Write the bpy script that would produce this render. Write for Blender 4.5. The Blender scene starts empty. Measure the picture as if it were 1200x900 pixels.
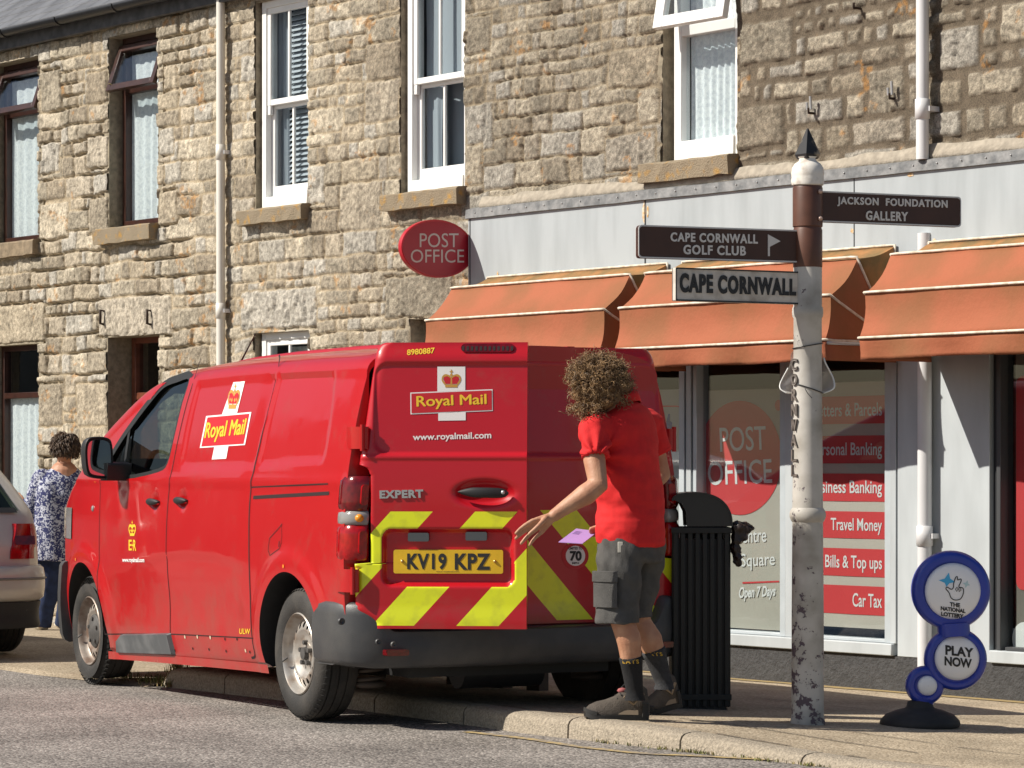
import bpy, bmesh, math, random
import numpy as np
from mathutils import Vector, Matrix

# ------------------------------------------------------------------ camera, sky, sun, exposure
S = bpy.context.scene
C = S.collection
ZC = 1.28                                   # eye height above the road
FPX, CX, HY = 3500.0, 600.0, 547.0          # calibrated from the photograph (1200 px wide)
cd = bpy.data.cameras.new('camera'); cam = bpy.data.objects.new('camera', cd); C.objects.link(cam)
cam.location = (0, 0, ZC); cam.rotation_euler = (math.radians(90), 0, 0)
cd.sensor_width = 36.0; cd.lens = 36.0*FPX/1200.0; cd.shift_y = (HY-450.0)/1200.0
cd.clip_start = 0.1; cd.clip_end = 3000.0
S.camera = cam
SUN_EL = math.radians(41.0)
SUN_DIR = Vector((-0.980, -0.200, 0)).normalized()          # horizontal direction towards the sun
to_sun = Vector((SUN_DIR.x*math.cos(SUN_EL), SUN_DIR.y*math.cos(SUN_EL), math.sin(SUN_EL)))
sl = bpy.data.lights.new('sun', 'SUN'); so = bpy.data.objects.new('sun', sl); C.objects.link(so)
sl.energy = 4.6; sl.angle = math.radians(0.5); sl.color = (1.0, 0.935, 0.83)
so.rotation_euler = (-to_sun).to_track_quat('-Z', 'Y').to_euler(); so.location = (-30, 0, 30)
wd = bpy.data.worlds.new('World'); S.world = wd; wd.use_nodes = True
nt = wd.node_tree
sky = nt.nodes.new('ShaderNodeTexSky'); sky.sky_type = 'NISHITA'; sky.sun_disc = False
sky.sun_elevation = SUN_EL; sky.sun_rotation = math.atan2(SUN_DIR.x, SUN_DIR.y)
sky.air_density = 1.0; sky.dust_density = 1.2
bg = nt.nodes['Background']; bg.inputs['Strength'].default_value = 0.058
nt.links.new(sky.outputs[0], bg.inputs[0])
S.view_settings.view_transform = 'Standard'; S.view_settings.look = 'None'
S.view_settings.exposure = 0.46; S.view_settings.gamma = 1.0; S.view_settings.use_curve_mapping = False
S.cycles.max_bounces = 8; S.cycles.transparent_max_bounces = 12

random.seed(7); rng = np.random.default_rng(11)
V = Vector

# ------------------------------------------------------------------ the street's frames of reference (metres)
SW = 1.22                                    # how far back the facade stands
W0 = np.array([1.138, 15.5])*SW; WW = np.array([.6266, -.7793]); WN = np.array([-.7793, -.6266])   # facade line and its outward normal
YAW = math.radians(26.7)
VF = np.array([-math.sin(YAW), math.cos(YAW)]); VL = np.array([-math.cos(YAW), -math.sin(YAW)])   # van forward, van left
VR = np.array([-.279, 15.504])                                                                     # under the rear axle

def zz(z): return 1.28+(z-1.28)*SW/1.11
def wp(u, z, d=0.0):
    return (W0[0]+u*WW[0]+d*WN[0], W0[1]+u*WW[1]+d*WN[1], z)
def wall_at(px, py, d=0.0):
    k = (px-CX)/FPX; qx, qy = W0+d*WN
    u = (k*qy-qx)/(WW[0]-k*WW[1]); dep = qy+u*WW[1]
    return u, ZC-(py-HY)/FPX*dep
def ud(x, y):
    p = np.array([x, y])-W0
    return float(p@WW), float(p@WN)
def vp(a, b, c):
    return (VR[0]+a*VF[0]+b*VL[0], VR[1]+a*VF[1]+b*VL[1], c)
def at(px, py, dep):
    return V(((px-CX)/FPX*dep, dep, ZC-(py-HY)/FPX*dep))

def sstep(x, a, b):
    t = np.clip((np.asarray(x, float)-a)/(b-a), 0, 1); return t*t*(3-2*t)
def road_z(x, y):
    u = (np.asarray(x)-W0[0])*WW[0]+(np.asarray(y)-W0[1])*WW[1]
    return -.03*np.exp(-((u+1.9)/2.0)**2)
KX = [-60, -1.22, 2.76, 4.81, 60]; KD = [3.33, 3.39, 3.87, 3.88, 3.9]
def kerb_d(u): return np.interp(u, KX, KD)
def kerb_top(u):                            # kerb height: full in the middle, dropped to the right and flush to the left
    return .088-.06*sstep(u, 3.2, 5.0)
def pave_z(u, d):
    u = np.asarray(u, float); d = np.asarray(d, float)
    t = np.clip(d/kerb_d(u), 0, 1)
    full = -.06*(1-t)+kerb_top(u)*t
    flush = -.055*(1-t)+.012*t-.03*np.exp(-((u+1.9)/2.0)**2)*t
    m = sstep(u, -1.36, -1.21)
    return full*m+flush*(1-m)
def ground_at(px, py, pave=False):
    k = (px-CX)/FPX; dep = 14.0
    for _ in range(40):
        u, d = ud(k*dep, dep)
        z = float(pave_z(u, d)) if (pave or d < kerb_d(u)) else float(road_z(k*dep, dep))
        dep = (ZC-z)*FPX/(py-HY)
    return V((k*dep, dep, z))

# ------------------------------------------------------------------ noise
def _vnoise(x, y, z, seed):
    xi = np.floor(x).astype(np.int64); yi = np.floor(y).astype(np.int64); zi = np.floor(z).astype(np.int64)
    xf = x-xi; yf = y-yi; zf = z-zi
    xf = xf*xf*(3-2*xf); yf = yf*yf*(3-2*yf); zf = zf*zf*(3-2*zf)
    def h(a, b, c):
        n = (a*374761393+b*668265263+c*2147483647+seed*974634777) & 0xffffffff
        n = ((n ^ (n >> 13))*1274126177) & 0xffffffff
        n = ((n ^ (n >> 16))*2246822519) & 0xffffffff
        return ((n ^ (n >> 15)) & 0xffff)/65535.0
    r = 0
    for i in (0, 1):
        for j in (0, 1):
            for k in (0, 1):
                w = (xf if i else 1-xf)*(yf if j else 1-yf)*(zf if k else 1-zf)
                r = r+w*h(xi+i, yi+j, zi+k)
    return r
def fbm(x, y, z=0.0, seed=1, octaves=4):
    x = np.asarray(x, float); y = np.asarray(y, float); z = np.zeros_like(x)+z
    r = 0; a = .5; t = 0
    for o in range(octaves):
        r = r+a*_vnoise(x, y, z, seed+o*17); t += a; a *= .5; x = x*2.03; y = y*2.03; z = z*2.03
    return r/t-.5

# ------------------------------------------------------------------ materials
MATS = {}
def mat(name, col, rough=.5, metal=0.0, var=.0, vscale=8.0, col2=None, bump=0.0, bscale=60.0, coat=0.0, spec=.5, attr=None, detail=4.0, vlo=.35, vhi=.65, stretch=None):
    if name in MATS: return MATS[name]
    m = bpy.data.materials.new(name); m.use_nodes = True; t = m.node_tree; N = t.nodes; Lk = t.links
    b = N['Principled BSDF']
    b.inputs['Roughness'].default_value = rough; b.inputs['Metallic'].default_value = metal
    b.inputs['Specular IOR Level'].default_value = spec
    if coat: b.inputs['Coat Weight'].default_value = coat; b.inputs['Coat Roughness'].default_value = .06
    b.inputs['Base Color'].default_value = (*col, 1)
    tc = N.new('ShaderNodeTexCoord')
    base = None
    if attr:
        a = N.new('ShaderNodeAttribute'); a.attribute_name = attr; base = a.outputs['Color']
    if var or col2:
        nz = N.new('ShaderNodeTexNoise'); nz.inputs['Scale'].default_value = vscale; nz.inputs['Detail'].default_value = detail
        if stretch:
            mp = N.new('ShaderNodeMapping'); mp.inputs['Scale'].default_value = stretch; Lk.new(tc.outputs['Object'], mp.inputs['Vector']); Lk.new(mp.outputs[0], nz.inputs['Vector'])
        else: Lk.new(tc.outputs['Object'], nz.inputs['Vector'])
        rp = N.new('ShaderNodeMapRange'); rp.inputs[1].default_value = vlo; rp.inputs[2].default_value = vhi
        Lk.new(nz.outputs['Fac'], rp.inputs[0])
        mx = N.new('ShaderNodeMix'); mx.data_type = 'RGBA'
        Lk.new(rp.outputs[0], mx.inputs['Factor'])
        if base is not None:
            mx.blend_type = 'MULTIPLY'; mx.inputs['Factor'].default_value = 1
            g = N.new('ShaderNodeMapRange'); g.inputs[1].default_value = vlo; g.inputs[2].default_value = vhi
            g.inputs[3].default_value = 1-var; g.inputs[4].default_value = 1+var
            Lk.new(nz.outputs['Fac'], g.inputs[0])
            for l in list(mx.inputs['Factor'].links): Lk.remove(l)
            mx.inputs['Factor'].default_value = 1
            Lk.new(base, mx.inputs['A']); Lk.new(g.outputs[0], mx.inputs['B'])
        else:
            c2 = col2 if col2 else tuple(c*(1-var) for c in col)
            mx.inputs['A'].default_value = (*col, 1); mx.inputs['B'].default_value = (*c2, 1)
        Lk.new(mx.outputs['Result'], b.inputs['Base Color'])
    elif base is not None:
        Lk.new(base, b.inputs['Base Color'])
    if bump:
        n2 = N.new('ShaderNodeTexNoise'); n2.inputs['Scale'].default_value = bscale; n2.inputs['Detail'].default_value = 3
        Lk.new(tc.outputs['Object'], n2.inputs['Vector'])
        bp = N.new('ShaderNodeBump'); bp.inputs['Strength'].default_value = min(1, bump); bp.inputs['Distance'].default_value = .01
        Lk.new(n2.outputs['Fac'], bp.inputs['Height']); Lk.new(bp.outputs[0], b.inputs['Normal'])
    MATS[name] = m; return m
def glass(name, tint=(.8, .85, .83), alpha=.75, rough=.02, refl=.05):
    if name in MATS: return MATS[name]
    m = bpy.data.materials.new(name); m.use_nodes = True; m.use_transparent_shadow = True; t = m.node_tree; N = t.nodes; Lk = t.links
    N.remove(N['Principled BSDF'])
    tr = N.new('ShaderNodeBsdfTransparent'); tr.inputs[0].default_value = (*[c*alpha for c in tint], 1)
    gl = N.new('ShaderNodeBsdfGlossy'); gl.inputs['Roughness'].default_value = rough
    fr = N.new('ShaderNodeLayerWeight'); fr.inputs['Blend'].default_value = .5
    pw = N.new('ShaderNodeMath'); pw.operation = 'POWER'; pw.inputs[1].default_value = 4.0; Lk.new(fr.outputs['Facing'], pw.inputs[0])
    mr = N.new('ShaderNodeMapRange'); mr.inputs[3].default_value = refl; mr.inputs[4].default_value = .9
    Lk.new(pw.outputs[0], mr.inputs[0])
    mx = N.new('ShaderNodeMixShader'); Lk.new(mr.outputs[0], mx.inputs[0]); Lk.new(tr.outputs[0], mx.inputs[1]); Lk.new(gl.outputs[0], mx.inputs[2])
    Lk.new(mx.outputs[0], N['Material Output'].inputs[0]); MATS[name] = m; return m

# ------------------------------------------------------------------ mesh building
ORG = {}
class MB:
    def __init__(s): s.v = []; s.f = []; s.m = []; s.sm = []
    def add(s, vs, fs, m=0, smooth=False):
        o = len(s.v); s.v.extend([tuple(p) for p in vs])
        for f in fs: s.f.append(tuple(i+o for i in f)); s.m.append(m); s.sm.append(smooth)
        return s
    def box(s, lo, hi, fn=None, m=0):
        x0, y0, z0 = lo; x1, y1, z1 = hi
        p = [(x0, y0, z0), (x1, y0, z0), (x1, y1, z0), (x0, y1, z0), (x0, y0, z1), (x1, y0, z1), (x1, y1, z1), (x0, y1, z1)]
        if fn: p = [fn(*q) for q in p]
        return s.add(p, [(0, 3, 2, 1), (4, 5, 6, 7), (0, 1, 5, 4), (1, 2, 6, 5), (2, 3, 7, 6), (3, 0, 4, 7)], m)
    def prism(s, poly, h0, h1, fn=None, m=0, smooth=False):
        n = len(poly); fn = fn or (lambda x, y, h: (x, y, h))
        p = [fn(x, y, h0) for x, y in poly]+[fn(x, y, h1) for x, y in poly]
        s.add(p, [tuple(range(n))[::-1], tuple(range(n, 2*n))], m)
        return s.add(p, [(i, (i+1) % n, n+(i+1) % n, n+i) for i in range(n)], m, smooth)
    def poly(s, pts, m=0): return s.add(pts, [tuple(range(len(pts)))], m)
    def loft(s, rings, m=0, caps=True, closed=True, smooth=True):
        n = len(rings[0]); p = [q for r in rings for q in r]; fs = []
        for i in range(len(rings)-1):
            for j in range(n if closed else n-1):
                k = (j+1) % n; fs.append((i*n+j, i*n+k, (i+1)*n+k, (i+1)*n+j))
        s.add(p, fs, m, smooth)
        if caps and closed:
            s.add(rings[0], [tuple(range(n))[::-1]], m); s.add(rings[-1], [tuple(range(n))], m)
        return s
    def tube(s, pts, r, n=8, m=0, caps=True, closed=False):
        pts = [V(p) for p in pts]; rr = r if hasattr(r, '__len__') else [r]*len(pts)
        rings = []; up = None
        for i, p in enumerate(pts):
            t = (pts[min(i+1, len(pts)-1)]-pts[max(i-1, 0)])
            t = t.normalized() if t.length > 1e-9 else V((0, 0, 1))
            if up is None:
                up = t.orthogonal().normalized()
            up = (up-t*up.dot(t)); up = up.normalized() if up.length > 1e-6 else t.orthogonal().normalized()
            sd = t.cross(up)
            rings.append([p+(up*math.cos(2*math.pi*k/n)+sd*math.sin(2*math.pi*k/n))*rr[i] for k in range(n)])
        if closed: rings.append(rings[0]); caps = False
        return s.loft(rings, m, caps)
    def lathe(s, prof, n=24, fn=None, m=0, caps=True, a0=0.0):
        fn = fn or (lambda x, y, z: (x, y, z))
        return s.loft([[fn(r*math.cos(a0+2*math.pi*k/n), r*math.sin(a0+2*math.pi*k/n), z) for k in range(n)] for r, z in prof], m, caps)
    def ball(s, c, r, n=14, m=0, ax=None):
        c = V(c); rx, ry, rz = (r, r, r) if not hasattr(r, '__len__') else r
        ax = ax or (V((1, 0, 0)), V((0, 1, 0)), V((0, 0, 1)))
        rings = []
        for i in range(n//2+1):
            t = math.pi*min(max(i/(n//2), .004), .996)
            rings.append([c+ax[0]*rx*math.sin(t)*math.cos(2*math.pi*k/n)+ax[1]*ry*math.sin(t)*math.sin(2*math.pi*k/n)-ax[2]*rz*math.cos(t) for k in range(n)])
        return s.loft(rings, m)
    def cap(s, a, b, ra, rb, n=14, m=0):
        s.tube([a, b], [ra, rb], n, m); s.ball(a, ra, n, m); s.ball(b, rb, n, m); return s
    def grid(s, nx, ny, fn, m=0, smooth=True):
        p = [fn(i/nx, j/ny) for j in range(ny+1) for i in range(nx+1)]
        return s.add(p, [(j*(nx+1)+i, j*(nx+1)+i+1, (j+1)*(nx+1)+i+1, (j+1)*(nx+1)+i) for j in range(ny) for i in range(nx)], m, smooth)
    def build(s, name, mats, parent=None, loc=None, bevel=0.0, fix=True, autosm=None, seg=2):
        o = V(loc) if loc is not None else (ORG[parent.name] if parent else V((0, 0, 0)))
        me = bpy.data.meshes.new(name)
        me.from_pydata([tuple(V(p)-o) for p in s.v], [], s.f)
        me.polygons.foreach_set('material_index', s.m); me.polygons.foreach_set('use_smooth', s.sm)
        for mm in (mats if isinstance(mats, (list, tuple)) else [mats]): me.materials.append(mm)
        if fix:
            bm = bmesh.new(); bm.from_mesh(me); bmesh.ops.recalc_face_normals(bm, faces=bm.faces); bm.to_mesh(me); bm.free()
        me.update()
        ob = bpy.data.objects.new(name, me); C.objects.link(ob)
        if parent: ob.parent = parent
        else: ob.location = o
        ORG[ob.name] = o
        if bevel:
            bv = ob.modifiers.new('bevel', 'BEVEL'); bv.width = bevel; bv.segments = seg; bv.limit_method = 'ANGLE'; bv.angle_limit = math.radians(40); bv.harden_normals = False
            for p in me.polygons: p.use_smooth = True
            me.set_sharp_from_angle(angle=math.radians(35))
        elif autosm: me.set_sharp_from_angle(angle=math.radians(autosm))
        return ob
def tag(o, label, cat, group=None, kind=None):
    if label: o['label'] = label
    if cat: o['category'] = cat
    if group: o['group'] = group
    if kind: o['kind'] = kind
    return o
def thing(name, loc, label, cat, group=None):
    o = bpy.data.objects.new(name, None); C.objects.link(o); o.location = loc; o.empty_display_size = .2
    ORG[o.name] = V(loc); return tag(o, label, cat, group)
def evaluated(ob):
    dg = bpy.context.evaluated_depsgraph_get(); dg.update()
    me = bpy.data.meshes.new_from_object(ob.evaluated_get(dg)); return me
def bake(ob):
    me = evaluated(ob); ob.modifiers.clear(); old = ob.data; ob.data = me; me.name = ob.name; bpy.data.meshes.remove(old); return ob
def weld(me):
    bm = bmesh.new(); bm.from_mesh(me); bmesh.ops.remove_doubles(bm, verts=bm.verts, dist=1e-5); bmesh.ops.dissolve_degenerate(bm, dist=1e-6, edges=bm.edges); bmesh.ops.recalc_face_normals(bm, faces=bm.faces); bm.to_mesh(me); bm.free()
def cut(ob, cutters, op='DIFFERENCE'):
    weld(ob.data)
    for c in cutters: weld(c.data)
    for c in cutters:
        md = ob.modifiers.new('cut', 'BOOLEAN'); md.object = c; md.operation = op; md.solver = 'EXACT'
        md.material_mode = 'TRANSFER'
    bake(ob)
    for c in cutters:
        me = c.data; bpy.data.objects.remove(c); bpy.data.meshes.remove(me)
    return ob

# ------------------------------------------------------------------ lettering
_TX = {}
def text2d(s, bold=0.0, spacing=1.0, shear=0.0):
    k = (s, bold, spacing, shear)
    if k in _TX: return _TX[k]
    cu = bpy.data.curves.new('txt', 'FONT'); cu.body = s; cu.offset = bold; cu.space_character = spacing; cu.shear = shear; cu.resolution_u = 4
    cu.fill_mode = 'FRONT'
    ob = bpy.data.objects.new('txt', cu); C.objects.link(ob)
    me = evaluated(ob)
    n = len(me.vertices); co = np.zeros(n*3); me.vertices.foreach_get('co', co); co = co.reshape(-1, 3)[:, :2]
    fs = [tuple(p.vertices) for p in me.polygons]
    bpy.data.objects.remove(ob); bpy.data.curves.remove(cu); bpy.data.meshes.remove(me)
    _TX[k] = (co, fs); return _TX[k]
def put_text(mb, s, quad, surf, m=0, bold=0.02, spacing=1.0, shear=0.0, thick=None):
    """fit the text into quad = (top left, top right, bottom right, bottom left); surf maps those 2-D coordinates to space"""
    co, fs = text2d(s, bold, spacing, shear)
    lo = co.min(0); hi = co.max(0); t = (co-lo)/(hi-lo)
    q = [np.array(p, float) for p in quad]
    def pos(e, h): 
        top = q[0]*(1-e)+q[1]*e; bot = q[3]*(1-e)+q[2]*e
        p = bot*(1-h)+top*h
        return p
    pts = [pos(e, h) for e, h in t]
    mb.add([surf(*p) for p in pts], fs, m)
    if thick:
        cnt = {}
        for f in fs:
            for i in range(len(f)):
                e = (f[i], f[(i+1) % len(f)]); k = (min(e), max(e)); cnt.setdefault(k, []).append(e)
        a = [surf(*p) for p in pts]; b = [thick(*p) for p in pts]
        n = len(a); mb.add(a+b, [(e[0][0], e[0][1], n+e[0][1], n+e[0][0]) for e in cnt.values() if len(e) == 1], m)
def rect(x0, y0, x1, y1): return ((x0, y0), (x1, y0), (x1, y1), (x0, y1))
def ell(cx, cy, rx, ry, n=32, a0=0.0): return [(cx+rx*math.cos(a0+2*math.pi*k/n), cy+ry*math.sin(a0+2*math.pi*k/n)) for k in range(n)]
def rrect(x0, y0, x1, y1, r, n=5):
    o = []
    for cx, cy, a in ((x1-r, y1-r, 0), (x0+r, y1-r, 90), (x0+r, y0+r, 180), (x1-r, y0+r, 270)):
        for k in range(n+1):
            t = math.radians(a+90*k/n); o.append((cx+r*math.cos(t), cy+r*math.sin(t)))
    return o
def strip(pts, w, closed=False):
    """a band of width w along a 2-D polyline -> list of quads"""
    P = [np.array(p, float) for p in pts]; n = len(P); L_ = []; R_ = []
    for i in range(n):
        a = P[(i-1) % n] if (closed or i > 0) else P[i]; b = P[(i+1) % n] if (closed or i < n-1) else P[i]
        t = b-a; t = t/(np.linalg.norm(t)+1e-9); nn = np.array([-t[1], t[0]])*w/2
        L_.append(P[i]+nn); R_.append(P[i]-nn)
    return [(L_[i], L_[(i+1) % n], R_[(i+1) % n], R_[i]) for i in range(n if closed else n-1)]
def dense(pts, step, closed=False):
    o = []; n = len(pts)
    for i in range(n if closed else n-1):
        a = np.array(pts[i], float); b = np.array(pts[(i+1) % n], float); k = max(1, int(np.linalg.norm(b-a)/step))
        o += [a+(b-a)*j/k for j in range(k)]
    if not closed: o.append(np.array(pts[-1], float))
    return o
def smooth_path(pts, n=6, closed=False):
    P = [np.array(p, float) for p in pts]; N_ = len(P); o = []
    for i in range(N_ if closed else N_-1):
        p0 = P[(i-1) % N_] if (closed or i > 0) else P[i]; p1 = P[i]; p2 = P[(i+1) % N_]; p3 = P[(i+2) % N_] if (closed or i < N_-2) else p2
        for k in range(n):
            t = k/n; o.append(.5*((2*p1)+(-p0+p2)*t+(2*p0-5*p1+4*p2-p3)*t*t+(-p0+3*p1-3*p2+p3)*t**3))
    if not closed: o.append(P[-1])
    return o
# ------------------------------------------------------------------ road, pavement, kerb
def asphalt(name, c1, c2, c3, sc, bump):
    m = bpy.data.materials.new(name); m.use_nodes = True; t = m.node_tree; N = t.nodes; Lk = t.links; b = N['Principled BSDF']
    b.inputs['Roughness'].default_value = .9; b.inputs['Specular IOR Level'].default_value = .25
    tc = N.new('ShaderNodeTexCoord')
    vo = N.new('ShaderNodeTexVoronoi'); vo.inputs['Scale'].default_value = sc; Lk.new(tc.outputs['Object'], vo.inputs['Vector'])
    sp = N.new('ShaderNodeSeparateColor'); Lk.new(vo.outputs['Color'], sp.inputs[0])
    cr = N.new('ShaderNodeValToRGB'); e = cr.color_ramp.elements
    e[0].position = 0; e[0].color = (*c1, 1); e[1].position = 1; e[1].color = (*c3, 1)
    k = e.new(.55); k.color = (*c2, 1); Lk.new(sp.outputs[0], cr.inputs[0])
    n2 = N.new('ShaderNodeTexNoise'); n2.inputs['Scale'].default_value = 1.3; n2.inputs['Detail'].default_value = 6; Lk.new(tc.outputs['Object'], n2.inputs['Vector'])
    mr = N.new('ShaderNodeMapRange'); mr.inputs[1].default_value = .3; mr.inputs[2].default_value = .7; mr.inputs[3].default_value = .72; mr.inputs[4].default_value = 1.2; Lk.new(n2.outputs['Fac'], mr.inputs[0])
    mx = N.new('ShaderNodeMix'); mx.data_type = 'RGBA'; mx.blend_type = 'MULTIPLY'; mx.inputs['Factor'].default_value = 1
    Lk.new(cr.outputs[0], mx.inputs['A']); Lk.new(mr.outputs[0], mx.inputs['B']); Lk.new(mx.outputs['Result'], b.inputs['Base Color'])
    if bump:
        bp = N.new('ShaderNodeBump'); bp.inputs['Strength'].default_value = bump; bp.inputs['Distance'].default_value = .006
        Lk.new(vo.outputs['Distance'], bp.inputs['Height']); bp.invert = True; Lk.new(bp.outputs[0], b.inputs['Normal'])
    return m
M_road = asphalt('worn_asphalt', (.11, .10, .092), (.235, .212, .192), (.40, .365, .33), 78, .8)
M_pave = asphalt('pavement_tarmac', (.25, .20, .14), (.40, .325, .23), (.50, .42, .31), 90, .5)
M_kerb = mat('kerb_granite', (.40, .34, .26), .85, var=.40, vscale=70, bump=.9, bscale=110)
M_line = mat('worn_yellow_paint', (.46, .34, .14), .85, col2=(.25, .21, .165), vscale=17, vlo=.40, vhi=.58, detail=8)

def sheet(name, us, ds, zf, m, mirror=False):
    mb = MB(); nu, nd = len(us), len(ds)
    mb.add([wp(u, zf(u, d), d) for d in ds for u in us], [(j*nu+i, j*nu+i+1, (j+1)*nu+i+1, (j+1)*nu+i) for j in range(nd-1) for i in range(nu-1)], 0, True)
    return tag(mb.build(name, m), None, None, kind='structure')
us = sorted(set([-400, -150, -60, -30, -20, -15]+list(np.round(np.arange(-12, 7, .35), 3))+[8, 9.5, 14, 30, 80, 300]))
mb = MB(); rows = []
for q in (-300, -60, -12, -4, -1, 0, 1, 2, 3): rows.append([wp(u, -.30, q) for u in us])
for q in (-.101, -.10, 0, .15, .4, .8, 1.3, 2, 3, 4, 6, 9, 14, 20, 40, 120, 400):
    rows.append([(lambda p: (p[0], p[1], -.30 if q == -.101 else float(road_z(p[0], p[1]))-.004))(wp(u, 0, float(kerb_d(u))+q)) for u in us])
mb.loft(rows, 0, False, False, True)
tag(mb.build('road', M_road), None, None, kind='structure')
pus = sorted(set([-60, -30, -20, -14]+list(np.round(np.arange(-12, 7, .2), 3))+[-1.36, -1.31, -1.27, -1.22, -1.21, 8, 9.5, 14, 30, 60]))
mb = MB(); nt_ = 12
mb.add([wp(u, float(pave_z(u, kerb_d(u)*(t/nt_)-.0)), (kerb_d(u)-(.0 if u < -1.22 else .13))*t/nt_) for t in range(nt_+1) for u in pus],
       [(j*len(pus)+i, j*len(pus)+i+1, (j+1)*len(pus)+i+1, (j+1)*len(pus)+i) for j in range(nt_) for i in range(len(pus)-1)], 0, True)
fl = [u for u in pus if u <= -1.36]      # the flush edge runs down into the road
mb.add([wp(u, float(pave_z(u, kerb_d(u)))*(1-k)-.03*k, kerb_d(u)+.10*k) for k in (0, 1) for u in fl], [(i, i+1, len(fl)+i+1, len(fl)+i) for i in range(len(fl)-1)], 0, True)
# cracks and joints in the old tarmac
tag(mb.build('pavement', M_pave), None, None, kind='structure')
mb = MB(); u = -1.345; k = 0
rnd = random.Random(3)
while u < 12:                                   # kerb stones, rounded at the front, one long run
    u1 = u+rnd.uniform(.78, .98); g = .006
    rows = []
    for uu in np.linspace(u+g, u1-g, 9):
        D = float(kerb_d(uu)); zt = float(pave_z(uu, D))+.004; zb = -.05
        e = .006*float(fbm(uu*9, 2.2, 0, 4)); zt += .006*float(fbm(uu*6, 7.7, 0, 5))
        prof = [(D-.13, zb), (D-.13, zt), (D-.06, zt+.002), (D-.022+e, zt-.004), (D-.004+e, zt-.016), (D+.006+e, zt-.034), (D+.010+e, zb)]
        rows.append([wp(uu, z, d) for d, z in prof])
    mb.loft(rows, 0, True, True, False); u = u1
kb = mb.build('kerb', M_kerb, autosm=50); tag(kb, None, None, kind='structure')
# worn single yellow line
pl = [(545, 857.5), (560, 859), (620, 866), (672, 874), (715, 879), (755, 883), (810, 885.5), (860, 888), (940, 893), (1053, 900), (1200, 912)]
pl = smooth_path([ud(*ground_line[:2]) if False else ud(*(lambda g: (g.x, g.y))(ground_at(x, y))) for x, y in pl], 6)
mb = MB()
for q in strip(pl, .055):
    mb.poly([(lambda x, y, z: (x, y, float(road_z(x, y))+.001))(*wp(p[0], 0, p[1])) for p in q])
tag(mb.build('yellow_line', M_line), None, None, kind='structure')
# seams and cracks in the old tarmac
mb = MB()
for off, u0, u1, w, sd in ((.16, 2.2, 6.5, .014, 1), (.55, 3.2, 7, .012, 2), (.95, 3.9, 7, .010, 3), (2.2, 1.5, 6, .008, 4)):
    us2 = np.arange(u0, u1, .06); pts = [(u, float(kerb_d(u))-off+.05*float(fbm(u*3, sd, 0, 90, 3))) for u in us2]
    for i, q in enumerate(strip(pts, w)):
        if float(fbm(us2[i]*2.2, sd*7, 0, 91, 2)) > -.16: mb.poly([wp(p[0], float(pave_z(p[0], p[1]*float(kerb_d(p[0]))/(float(kerb_d(p[0]))-.13)))+.004, p[1]) for p in q])
tag(mb.build('pavement_joint', mat('tar_seam', (.075, .062, .05), .9)), None, None, kind='structure')
# moss / ochre dirt strip along the foot of the wall
M_moss = mat('ochre_dirt', (.40, .28, .10), .95, col2=(.30, .23, .13), vscale=18)
mb = MB(); uu = np.arange(-2.6, 5.5, .06)
tp = [(u, .10+.16*max(0, float(fbm(u*2.1, 1.5, 0, 8))+.35)+.03*float(fbm(u*14, 3, 0, 9))) for u in uu]
for (u0, d0), (u1, d1) in zip(tp[:-1], tp[1:]):
    mb.poly([wp(u0, float(pave_z(u0, 0))+.004, -.02), wp(u1, float(pave_z(u1, 0))+.004, -.02), wp(u1, float(pave_z(u1, d1))+.004, d1), wp(u0, float(pave_z(u0, d0))+.004, d0)])
tag(mb.build('wall_foot_dirt', M_moss), None, None, kind='structure')

# ------------------------------------------------------------------ the stone facade
UPIPE = float(wall_at(262, 300)[0])               # where the two houses meet
EAVE = zz(4.70)
def wbox(mb, u0, u1, z0, z1, d0, d1, m=0): return mb.box((u0, d0, z0), (u1, d1, z1), lambda u, d, z: wp(u, z, d), m)
def wq(x0, y0, x1, y1, d=0):                       # opening from two pixels: (left, top) and (right, bottom)
    a = wall_at(x0, y0, d); b = wall_at(x1, y1, d); return a[0], b[0], b[1], a[1]

# openings: u0, u1, z0, z1 (snapped to the centimetre)
SILL = 3.08; HEAD = 4.52
def uu_(px): return round(float(wall_at(px, 300)[0]), 2)
OP = {
 'brown_left': (uu_(-12), uu_(45), zz(3.06), zz(4.50)), 'brown_right': (uu_(127), uu_(185), zz(3.08), zz(4.52)),
 'brown_ground': (uu_(-14), uu_(45), zz(.90), zz(2.25)), 'brown_door': (uu_(125), uu_(186), -.06, zz(2.26)),
 'sash_a': (uu_(299), uu_(361), zz(3.09), zz(4.55)), 'sash_b': (uu_(469), uu_(544), zz(3.08), zz(4.55)), 'sash_c': (uu_(776), uu_(863), zz(3.08), zz(4.55)),
 'low_a': (uu_(298), uu_(362), zz(.95), zz(2.22)), 'low_b': (uu_(480), uu_(556), zz(.95), zz(2.25))}
SHOP_U0 = float(wall_at(557, 300)[0]); SHOP_Z1 = float(wall_at(557, 256)[1])
big = []                                           # large dressed stones: u0,u1,z0,z1
def bigpx(x0, y0, x1, y1): u0, u1, z0, z1 = wq(x0, y0, x1, y1); big.append((u0, u1, z0, z1))
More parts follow.
